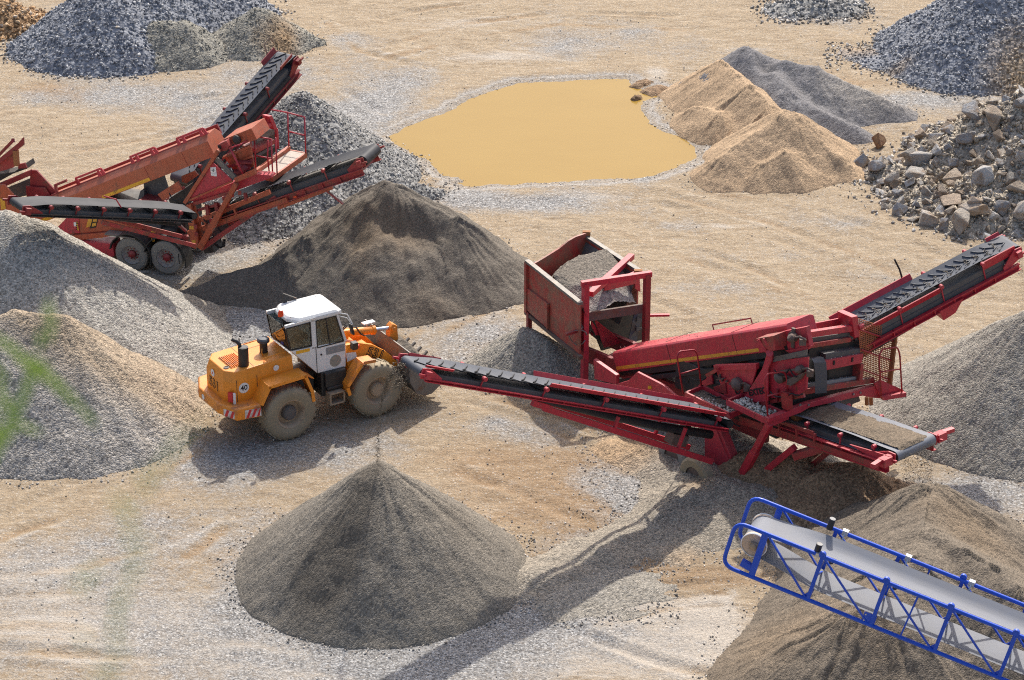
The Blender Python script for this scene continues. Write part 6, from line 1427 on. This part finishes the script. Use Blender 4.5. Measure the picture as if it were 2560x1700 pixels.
    m.bar(at(L * .42, .60, -.45), at(L * .78, .60, -.40), .08, .10, u); m.build('side_rail', orr, ch)
    m = MB(); m.box(at(L * .55, .64, -.30), (.10, .02, .06), Matrix((d, s, u)).transposed()); m.build('amber_reflector', M['amberlamp'], ch)
    m = MB(); m.bar(at(L * .74, .62, -.42), at(L * .80, .62, -.95) , .08, .03); m.build('hanging_blade', M['red_rusty'], ch)
    # small works: struts, pipes and hoses under the screen
    rsh = np.random.RandomState(51)
    for a, b, off, w_, mt in (((250, 1090), (560, 1000), .35, .06, mar), ((300, 1160), (620, 1070), .45, .05, M['steel']), ((240, 1010), (700, 870), .25, .07, M['red_rusty']), ((420, 1010), (440, 1120), .3, .08, mar), ((520, 985), (535, 1075), .3, .08, mar), ((640, 950), (650, 1040), .3, .08, mar), ((840, 880), (850, 960), .3, .07, mar),
                              ((30, 880), (180, 820), .5, .06, mar), ((60, 1000), (190, 1050), .5, .05, M['steel']), ((20, 1130), (200, 1120), .5, .07, mar), ((90, 1200), (200, 1300), .5, .06, M['red_rusty']), ((640, 600), (930, 520), .40, .05, mar), ((740, 560), (900, 620), .38, .06, M['red_rusty'])):
        m = MB(); m.bar(F.n(*zE([a])[0], off), F.n(*zE([b])[0], off), w_, w_ * 1.3); m.build('strut', mt, root)
    for pts in ([(20, 900), (80, 960), (140, 930), (190, 980)], [(40, 1050), (100, 1110), (160, 1080), (200, 1140)], [(330, 1130), (420, 1180), (520, 1140), (600, 1170)], [(700, 620), (760, 680), (860, 650), (930, 610)], [(250, 1330), (350, 1300), (420, 1380), (500, 1340)], [(560, 1240), (600, 1320), (560, 1400)]):
        q = [F.n(*p, .28) + V(rsh.normal(size=3)) * .04 for p in zE(pts)]; out = []
        for k in range(len(q) - 1):
            for t in (0, .33, .66): out.append(q[k].lerp(q[k + 1], t) - Z * .04 * math.sin(math.pi * t))
        m = MB(); m.tube(out + [q[-1]], .020, 6); m.build('hydraulic_hose', M['ink'], root, smooth=True)
    for px, py in ((300, 1250), (310, 1330), (470, 1180), (610, 940), (700, 905), (780, 880)):
        m = MB(); q = F.n(*zE([(px, py)])[0], .10); m.box(q, (.10, .05, .12)); m.build('bolt_plate', M['red_rusty'], root)
    # ---- front side conveyor, running to the left
    hd = P(47, 513, 4.75); SC_ = Frame(hd, 215.0); tl = SC_.n(470, 530)
    ch, at, (d, s, u, L) = conveyor(root, hd, tl, .74, (M['dark'], M['maroon'], M['belt_black']), rp=.10, rollers=.80, trough=.20, name='side_conveyor', drop=.12, beam=(.06, .08))
    m = MB()
    for sd in (-1, 1): m.bar(at(L * .55, sd * .40, -.26), at(-.2, sd * .40, -.85), .07, .11, u)
    m.build('brace_beam', M['red_rusty'], ch)
    m = MB(); m.tube([at(L * .55, .1, -.26), at(L * .3, .1, -.36), at(.1, .1, -.40)], .05, 8); m.build('return_belt', M['black'], ch, smooth=True)
    m = MB(); q = at(L * .50, -.3, .25); m.tube([q - d * .3 - u * .1, q - d * .1 + u * .12, q + d * .3 + u * .2], .02, 6); m.build('red_hose', red, ch)
    # ---- rear conveyor, pointing up and away
    tl = P(455, 446, 2.0); BC = Frame(tl, 56.0); hd = BC.n(716, 146)
    L1 = (hd - tl).length
    ch, at, (d, s, u, L) = conveyor(root, hd, tl, .68, (mar, mar, M['belt']), rp=.15, chev=(.26, .018, M['ink']), rollers=1.2, trough=.22, name='rear_conveyor', drop=.40, beam=(.09, .20),
        skirts=((1, L1 - .7, L1 - .05, .2, .34, .05), (-1, L1 - .7, L1, .2, .36, .05)))
    m = MB(); m.prism([at(L * .38, .5, -.5), at(L * .54, .5, -.46), at(L * .50, .5, -.85), at(L * .40, .5, -.9)], -s * .06); m.prism([at(.0, .42, -.2), at(L - .3, .42, -.2), at(L - .3, .42, -.42), at(.0, .42, -.5)], -s * .84); m.build('dark_underside', M['dark'], ch)
    m = MB(); m.tube([at(L - .25, -.5, .2), at(L - .1, -.62, .5), at(L + .15, -.55, .6), at(L + .2, -.5, .35)], .03, 6); m.build('bent_rod', M['rim'], ch)
left_screener()

# loose bar on the ground by the wheels
m = MB(); m.bar(P(325, 680, .05), P(372, 679, .05), .05, .05); tag(m.build('steel_bar', M['rim2']), 'thin grey steel bar lying on the ground beside the truck tyres of the left screener', 'steel bar')

# ------------------------------------------------------------------ blue conveyor in the foreground
def blue_conveyor():
    z = 6.0; hd = P(1899, 1338, z); phi, inc = R_(20.0), R_(14.0)
    dd = V((math.cos(phi) * math.cos(inc), -math.sin(phi) * math.cos(inc), -math.sin(inc)))
    L = 18.0; tl = hd + dd * L
    root = empty('blue_conveyor', V((tl.x, tl.y, 0)), 'bright blue lattice conveyor with a pale belt, over the lower right sand pile', 'belt conveyor')
    BW = .80
    ch, at, (d, s, u, L) = conveyor(root, hd, tl, BW, (M['blue'], M['galv'], M['belt_clean']), rp=.255, ret=.20, deck=False, rollers=1.33, trough=.30, troff=1.6, name='belt_frame', drop=-.44, beam=(.012, .02), cross=False, headplates=False, belt='belt', stud=False, beam_off=.16)
    # s points to the right hand when facing the head: which side is nearer the camera?
    near = 1 if s.y < 0 else -1
    T = lambda t, a, b: hd - d * t + s * (a * near) + u * b    # t metres back from the head
    hw, tu, bu = .56, .44, -.62
    for sd in (1, -1):
        pts = [T(L - .2, sd * hw, bu), T(1.0, sd * hw, bu), T(-.05, sd * hw, bu)]
        def arc(c0, c1, c2, n=6): return [c0 * (1 - t) ** 2 + c1 * 2 * t * (1 - t) + c2 * t * t for t in np.linspace(0, 1, n)]
        e = .46
        pts = [T(L - .2, sd * hw, bu)] + [T(k, sd * hw, bu) for k in (10, 5, 1)] + arc(T(-e + .25, sd * hw, bu), T(-e, sd * hw, bu), T(-e, sd * hw, bu + .25)) + arc(T(-e, sd * hw, tu - .25), T(-e, sd * hw, tu), T(-e + .25, sd * hw, tu)) + [T(k, sd * hw, tu) for k in (1, 5, 10)] + [T(L - .2, sd * hw, tu)]
        m = MB(); m.tube(pts, .042, 12); sf = m.build('side_frame', M['blue'], root, smooth=True)
        k = 0; t0 = .14
        m = MB(); m.bar(T(.16, sd * hw, tu), T(.16, sd * hw, bu), .03, .13, d); m.build('end_plate', M['blue'], sf)
        t = 1.36
        while t < L - .4:
            m = MB(); m.bar(T(t, sd * hw, tu + (.04 if sd > 0 else 0)), T(t, sd * hw, bu), .05, .075, d)
            if sd > 0 or abs(t - 4.02) < .1: m.lathe(T(t - .01, sd * (hw + .03) , tu + .06), s * near * sd, [(.07, -.03), (.07, .03)], 14)
            m.prism([T(t + .02, sd * (hw - .01), bu + .18), T(t + .02, sd * (hw - .01), bu), T(t - .16, sd * (hw - .01), bu), T(t - .02, sd * (hw - .01), bu + .18)], s * .012)
            m.build('upright_post', M['blue'], sf); t += 1.33
        t = .22; i = 0
        while t < L - 1.8:
            m = MB(); m.bar(T(t + (.03 if i else 0), sd * hw, tu - .02), T(t + (1.25 if i else 1.10), sd * hw, bu + .02), .035, .035, s); m.build('diagonal_brace', M['blue'], sf); t += 1.33 if i else 1.14; i += 1
        m = MB(); m.bar(T(3.35, sd * hw, tu + .03), T(3.30, sd * hw, bu - .05), .03, .035, d); m.build('thin_post', M['blue'], sf)
    t = 1.36
    while t < L - .4:
        m = MB(); m.bar(T(t, -hw, bu + .02), T(t, hw, bu + .02), .05, .05); m.bar(T(t, -hw, .02), T(t, hw, .02), .05, .05); m.bar(T(t + .02, -hw, bu + .05), T(t + .02, hw, .0), .03, .03, d)
        m.build('cross_member', M['blue'], root)
        m = MB()
        for sd in (-1,): m.box(T(t + .18, sd * hw, tu + .02), (.12, .10, .11), Matrix((d, s, u)).transposed())
        m.build('clamp', M['galv'], root); t += 1.33
    m = MB(); m.box(T(1.26, hw, tu + .0), (.08, .09, .09), Matrix((d, s, u)).transposed()); m.build('clamp', M['galv'], root)
    for sd in (-1, 1):
        m = MB(); q = T(1.22, sd * (hw - .06), tu + (.10 if sd < 0 else .06)); m.cyl(q - u * .10, q + u * .14, .065, 16); ro = m.build('guide_roller', M['black'], root, smooth='edge')
        m = MB(); m.cyl(q + u * .14, q + u * .148, .06, 16); m.build('roller_cap', M['rim2'], ro)
    # drum ends with a dished face and bearing
    for sd in (-1, 1):
        m = MB(); q = T(0, sd * (BW / 2 + .005), 0); ax = s * near * sd
        m.lathe(q, ax, [(.262, -.06), (.268, .02), (.25, .03), (.24, .012), (.12, .004), (.02, .004)], 40, True); dr = m.build('drum_end', M['drum'], root, smooth='edge')
        m = MB(); m.lathe(q, ax, [(.255, -.01), (.268, .0), (.274, .015), (.262, .035), (.250, .03)], 40, False); m.build('drum_rim', M['signwhite'], dr, smooth='edge')
        m = MB(); m.cyl(q - ax * .05, q + ax * .10, .05, 14); m.box(q + ax * .06, (.15, .06, .15), Matrix((d, s, u)).transposed()); m.lathe(q + ax * .09, ax, [(.07, 0), (.07, .03), (.03, .05)], 14); m.build('bearing', M['rim'], dr, smooth='edge')
        m = MB(); m.bar(T(-.12, sd * (hw - .06), -.42), T(.18, sd * (hw - .04), -.46), .10, .14, u); m.build('scraper_bracket', M['blue'], root)
    m = MB(); m.tube([T(2.72, hw - .15, .05), T(2.70, hw - .10, -.2), T(2.72, hw - .15, -.55)], .022, 6); m.build('rusty_rod', M['rim'], root)
    m = MB(); m.box(T(2.62, hw + .0, bu + .13), (.26, .014, .24), Matrix((d, s, u)).transposed()); gp = m.build('bolted_plate', M['blue'], root)
    m = MB()
    for a, b in ((-.09, .06), (.09, .06), (-.09, .2), (.09, .2)): q = T(2.62 + a, hw + .006, bu + b); m.cyl(q, q + s * near * .015, .018, 8)
    m.build('bolt_head', M['galv'], gp)
    # legs down to the ground beyond the frame
    for t in (11.5, 15.5):
        for sd in (-1, 1):
            q = T(t, sd * hw, bu); m = MB(); m.bar(q, V((q.x + .2 * sd, q.y, 0)), .1, .1, d); m.build('support_leg', M['blue'], root)
blue_conveyor()
# ------------------------------------------------------------------ falling grit
def stream(name, label, mat, pts, n, spread, seed, lo=.02, hi=.05, gaps=()):
    rs = np.random.RandomState(seed); out = []; pts = [V(p) for p in pts]
    cl = rs.rand(26)
    for i in range(n):
        t = float(np.clip(cl[rs.randint(0, len(cl))] + rs.normal() * .05, 0, 1)) if rs.rand() < .6 else rs.rand()
        if any(a < t < b for a, b in gaps): continue
        x = t * (len(pts) - 1); k = min(int(x), len(pts) - 2); q = pts[k].lerp(pts[k + 1], x - k)
        out.append((q + V(rs.normal(size=3)) * spread, rs.uniform(lo, hi)))
    sv, st = scatter(np.array([p[:] for p, s in out]), [s for p, s in out], seed)
    tag(np_mesh(name, sv, st, [mat], False, {'tint': np.zeros((len(sv), 3))}), label, 'falling grit', kind='stuff')
darkgrit = gravel('falling_dark_grit', stone_ramp((.10, .088, .072), .5, 1.8), .03, None, .1, .5)
h0 = P(983, 935, 5.65); e0 = P(945, 1152, 3.0); dx = e0 - h0
arc = [h0 + V((dx.x * (1 - (1 - t) ** 2), dx.y * (1 - (1 - t) ** 2), dx.z * t ** 1.25)) for t in np.linspace(0, 1, 12)]
stream('falling_grit', 'thin dark string of grit dropping onto the tip of the cone shaped pile', darkgrit, arc, 1900, .032, 31, .010, .026)
h0 = P(2538, 632, 4.9); e0 = P(2555, 775, 3.0); dx = e0 - h0
arc = [h0 + V((dx.x * (1 - (1 - t) ** 2), dx.y * (1 - (1 - t) ** 2), dx.z * t ** 1.25)) for t in np.linspace(0, 1, 12)]
stream('falling_grit', 'faint broken string of grit dropping from the raised rear conveyor at the right edge', darkgrit, arc, 420, .04, 33, .008, .022)
# lumps clinging to the end of the long belt
cp = [P(1000 + 14 * math.sin(i * 1.7), 905 + i * 4.0, 5.8 - i * .02) for i in range(16)]
stream('clinging_dirt', 'clump of dirt clinging to the end pulley of the long conveyor by the loader bucket', G['under'], cp, 260, .06, 35, .03, .07)

# ------------------------------------------------------------------ stray stones on the yard floor
def loose():
    rs = np.random.RandomState(21); pts = list(LOOSE)
    n = 0
    xs = rs.uniform(-19, 19, 16000); ys = rs.uniform(49, 98, 16000); dens = vnoise(xs / 2.2, ys / 2.2, 3)
    sd = poly_sd(xs, ys, POND)
    for x, y, d, q in zip(xs, ys, dens, sd):
        if d < .40 + .25 * rs.rand() or (q < .05 and rs.rand() < .995): continue
        pts.append((x, y, None, .014 + .075 * rs.rand() ** 4))
    # shoreline chips
    for i in range(420):
        k = rs.randint(0, len(POND)); a = POND[k]; b = POND[(k + 1) % len(POND)]; t = rs.rand(); p = a + (b - a) * t + rs.normal(size=2) * .12 + .0
        pts.append((p[0], p[1], None, rs.uniform(.02, .065)))
    arr = np.array([(p[0], p[1], p[3]) for p in pts]); z = ground_h(arr[:, 0], arr[:, 1]) + arr[:, 2] * .15
    sv, st = scatter(np.stack([arr[:, 0], arr[:, 1], z], 1), arr[:, 2], 22)
    tag(np_mesh('loose_stones', sv, st, [G['pebble']], False, {'tint': np.tile([0., 1., 0.], (len(sv), 1))}), 'pebbles and chips strewn over the tan yard floor and along the puddle', 'loose stones', kind='stuff')
loose()

# mud bars reaching into the puddle
for i, (a, b, w_) in enumerate((((1580, 219), (1630, 200), .26), ((1612, 236), (1668, 216), .42), ((1578, 249), (1606, 243), .14))):
    A = P(*a, .0); B_ = P(*b, .0); X = np.linspace(0, 1, 26); Yw = np.linspace(-1, 1, 11); U, Wd = np.meshgrid(X, Yw)
    dirv = (B_ - A); nrm = V((-dirv.y, dirv.x, 0)).normalized()
    hh = -.06 + .19 * np.clip(1 - Wd ** 2, 0, 1) * np.sin(np.pi * np.clip(U, .0, 1)) ** .6 + .06 * fbm(U * 8 + i * 5, Wd * 3, 1, 3, 70)
    pts = np.array([A + dirv * float(u_) + nrm * float(v_ * w_) + Z * float(h_) for u_, v_, h_ in zip(U.ravel(), Wd.ravel(), hh.ravel())]); n = 26
    idx = (np.arange(10)[:, None] * n + np.arange(n - 1)[None]).ravel()
    tag(np_mesh('mud_bar', pts, np.stack([idx, idx + 1, idx + n + 1, idx + n], 1), [G['spoil']], False, {'tint': np.zeros((len(pts), 3))}),
        ['small dark mud bar sticking into the far right corner of the yellow puddle', 'wide ribbed mud bar beside the sand pile at the right corner of the yellow puddle', 'tiny mud islet in the yellow puddle, nearest of the mud bars'][i], 'mud bar')

# ------------------------------------------------------------------ out of focus twigs close to the camera
def twigs():
    rs = np.random.RandomState(17)
    def pt(px, py, t): return CAM + ray(px, py) * t
    def twig(label, spine, t, r, leaves):
        root = empty('leafy_twig', pt(*spine[0], t), label, 'plant')
        m = MB(); m.tube([pt(x, y, t + .02 * i) for i, (x, y) in enumerate(spine)], r, 6); m.build('stem', M['leaf'], root, smooth=True)
        m = MB()
        for px, py, ln, wd, ang in leaves:
            c = pt(px, py, t + rs.normal() * .05); a = R_(ang); dv = RGT * math.cos(a) - UPV * math.sin(a); sv = (RGT * math.sin(a) + UPV * math.cos(a)) * .8 + FWD * rs.uniform(-.5, .5)
            k = t / FPX; ps = [(-.5, 0), (-.25, .38), (.05, .5), (.35, .3), (.5, 0)]
            wd *= 1.35; up_ = [c + dv * (ln * k * x) + sv * (wd * k * y) for x, y in ps]; lo_ = [c + dv * (ln * k * x) - sv * (wd * k * y) for x, y in ps[1:-1]]
            q = up_ + lo_[::-1]; m.prism(q, FWD * .0006)
        m.build('leaves', M['leaf'], root)
    twig('blurred green twig with thick leaves hanging close to the camera at the left edge', [(-120, 760), (0, 850), (90, 920), (170, 985), (230, 1045)], 3.2, .0020,
         [(20, 865, 120, 22, 35), (100, 930, 150, 24, 38), (170, 990, 120, 22, 40), (215, 1035, 90, 16, 48), (120, 770, 60, 16, 100), (128, 815, 90, 20, 98), (100, 850, 60, 16, 95), (70, 960, 130, 24, 110), (50, 1010, 140, 26, 115), (20, 1080, 120, 28, 120), (-10, 1120, 150, 30, 110), (10, 1000, 110, 24, 70), (70, 1070, 70, 18, 20), (0, 930, 80, 20, 60), (85, 905, 100, 22, 20), (-20, 1050, 140, 28, 80), (60, 905, 120, 20, 42), (140, 955, 110, 18, 42)])
    twig('very blurred thin green twig hanging close to the camera at the lower left', [(520, 1040), (440, 1100), (380, 1200), (330, 1290), (320, 1400), (290, 1500), (270, 1700), (260, 1800)], 2.0, .0006,
         [(440, 1110, 90, 12, 130), (405, 1160, 90, 12, 120), (360, 1200, 70, 14, 60), (315, 1280, 80, 14, 70), (340, 1350, 90, 10, 20), (290, 1250, 50, 12, 90), (340, 1420, 90, 14, 110), (230, 1430, 70, 12, 140), (305, 1500, 90, 14, 110), (290, 1560, 80, 12, 95), (200, 1460, 60, 12, 30), (260, 1690, 80, 16, 20), (210, 1600, 60, 10, 60), (300, 1630, 60, 12, 80)])
twigs()

# ------------------------------------------------------------------ daylight and camera
AZ, EL = math.atan2(.17, .85), R_(48)
sdir = V((math.sin(AZ) * math.cos(EL), math.cos(AZ) * math.cos(EL), math.sin(EL)))
sun = bpy.data.lights.new('sun', 'SUN'); sun.energy = 3.6; sun.angle = R_(.9); sun.color = (1.0, .955, .88)
so = bpy.data.objects.new('sun', sun); COL.objects.link(so); so.rotation_euler = sdir.to_track_quat('Z', 'Y').to_euler(); so.location = (20, 120, 80)
W = bpy.data.worlds.new('World'); SC.world = W; W.use_nodes = True; nt = W.node_tree; nt.nodes.clear()
sk = nt.nodes.new('ShaderNodeTexSky'); sk.sky_type = 'NISHITA'; sk.sun_disc = False; sk.sun_elevation = EL; sk.sun_rotation = AZ; sk.altitude = 200; sk.air_density = 1.0; sk.dust_density = 5.0
bg = nt.nodes.new('ShaderNodeBackground'); bg.inputs[1].default_value = .15; ow = nt.nodes.new('ShaderNodeOutputWorld')
nt.links.new(sk.outputs[0], bg.inputs[0]); nt.links.new(bg.outputs[0], ow.inputs[0])
cam = bpy.data.cameras.new('camera'); cam.sensor_width = 36; cam.sensor_fit = 'HORIZONTAL'; cam.lens = 36 * FPX / 2560; cam.clip_start = .1; cam.clip_end = 2000
co = bpy.data.objects.new('camera', cam); COL.objects.link(co); co.location = CAM; co.rotation_euler = (math.pi / 2 - PITCH, 0, 0)
cam.dof.use_dof = True; cam.dof.focus_distance = 74; cam.dof.aperture_fstop = 4.5
SC.camera = co
SC.view_settings.view_transform = 'Standard'; SC.view_settings.look = 'None'; SC.view_settings.gamma = 1.0; SC.view_settings.exposure = 0.34
SC.view_settings.use_curve_mapping = False
SC.cycles.use_denoising = False; SC.cycles.filter_width = 1.1; SC.cycles.max_bounces = 6; SC.cycles.transparent_max_bounces = 12
for o in bpy.data.objects:
    if 'org' in o: del o['org']
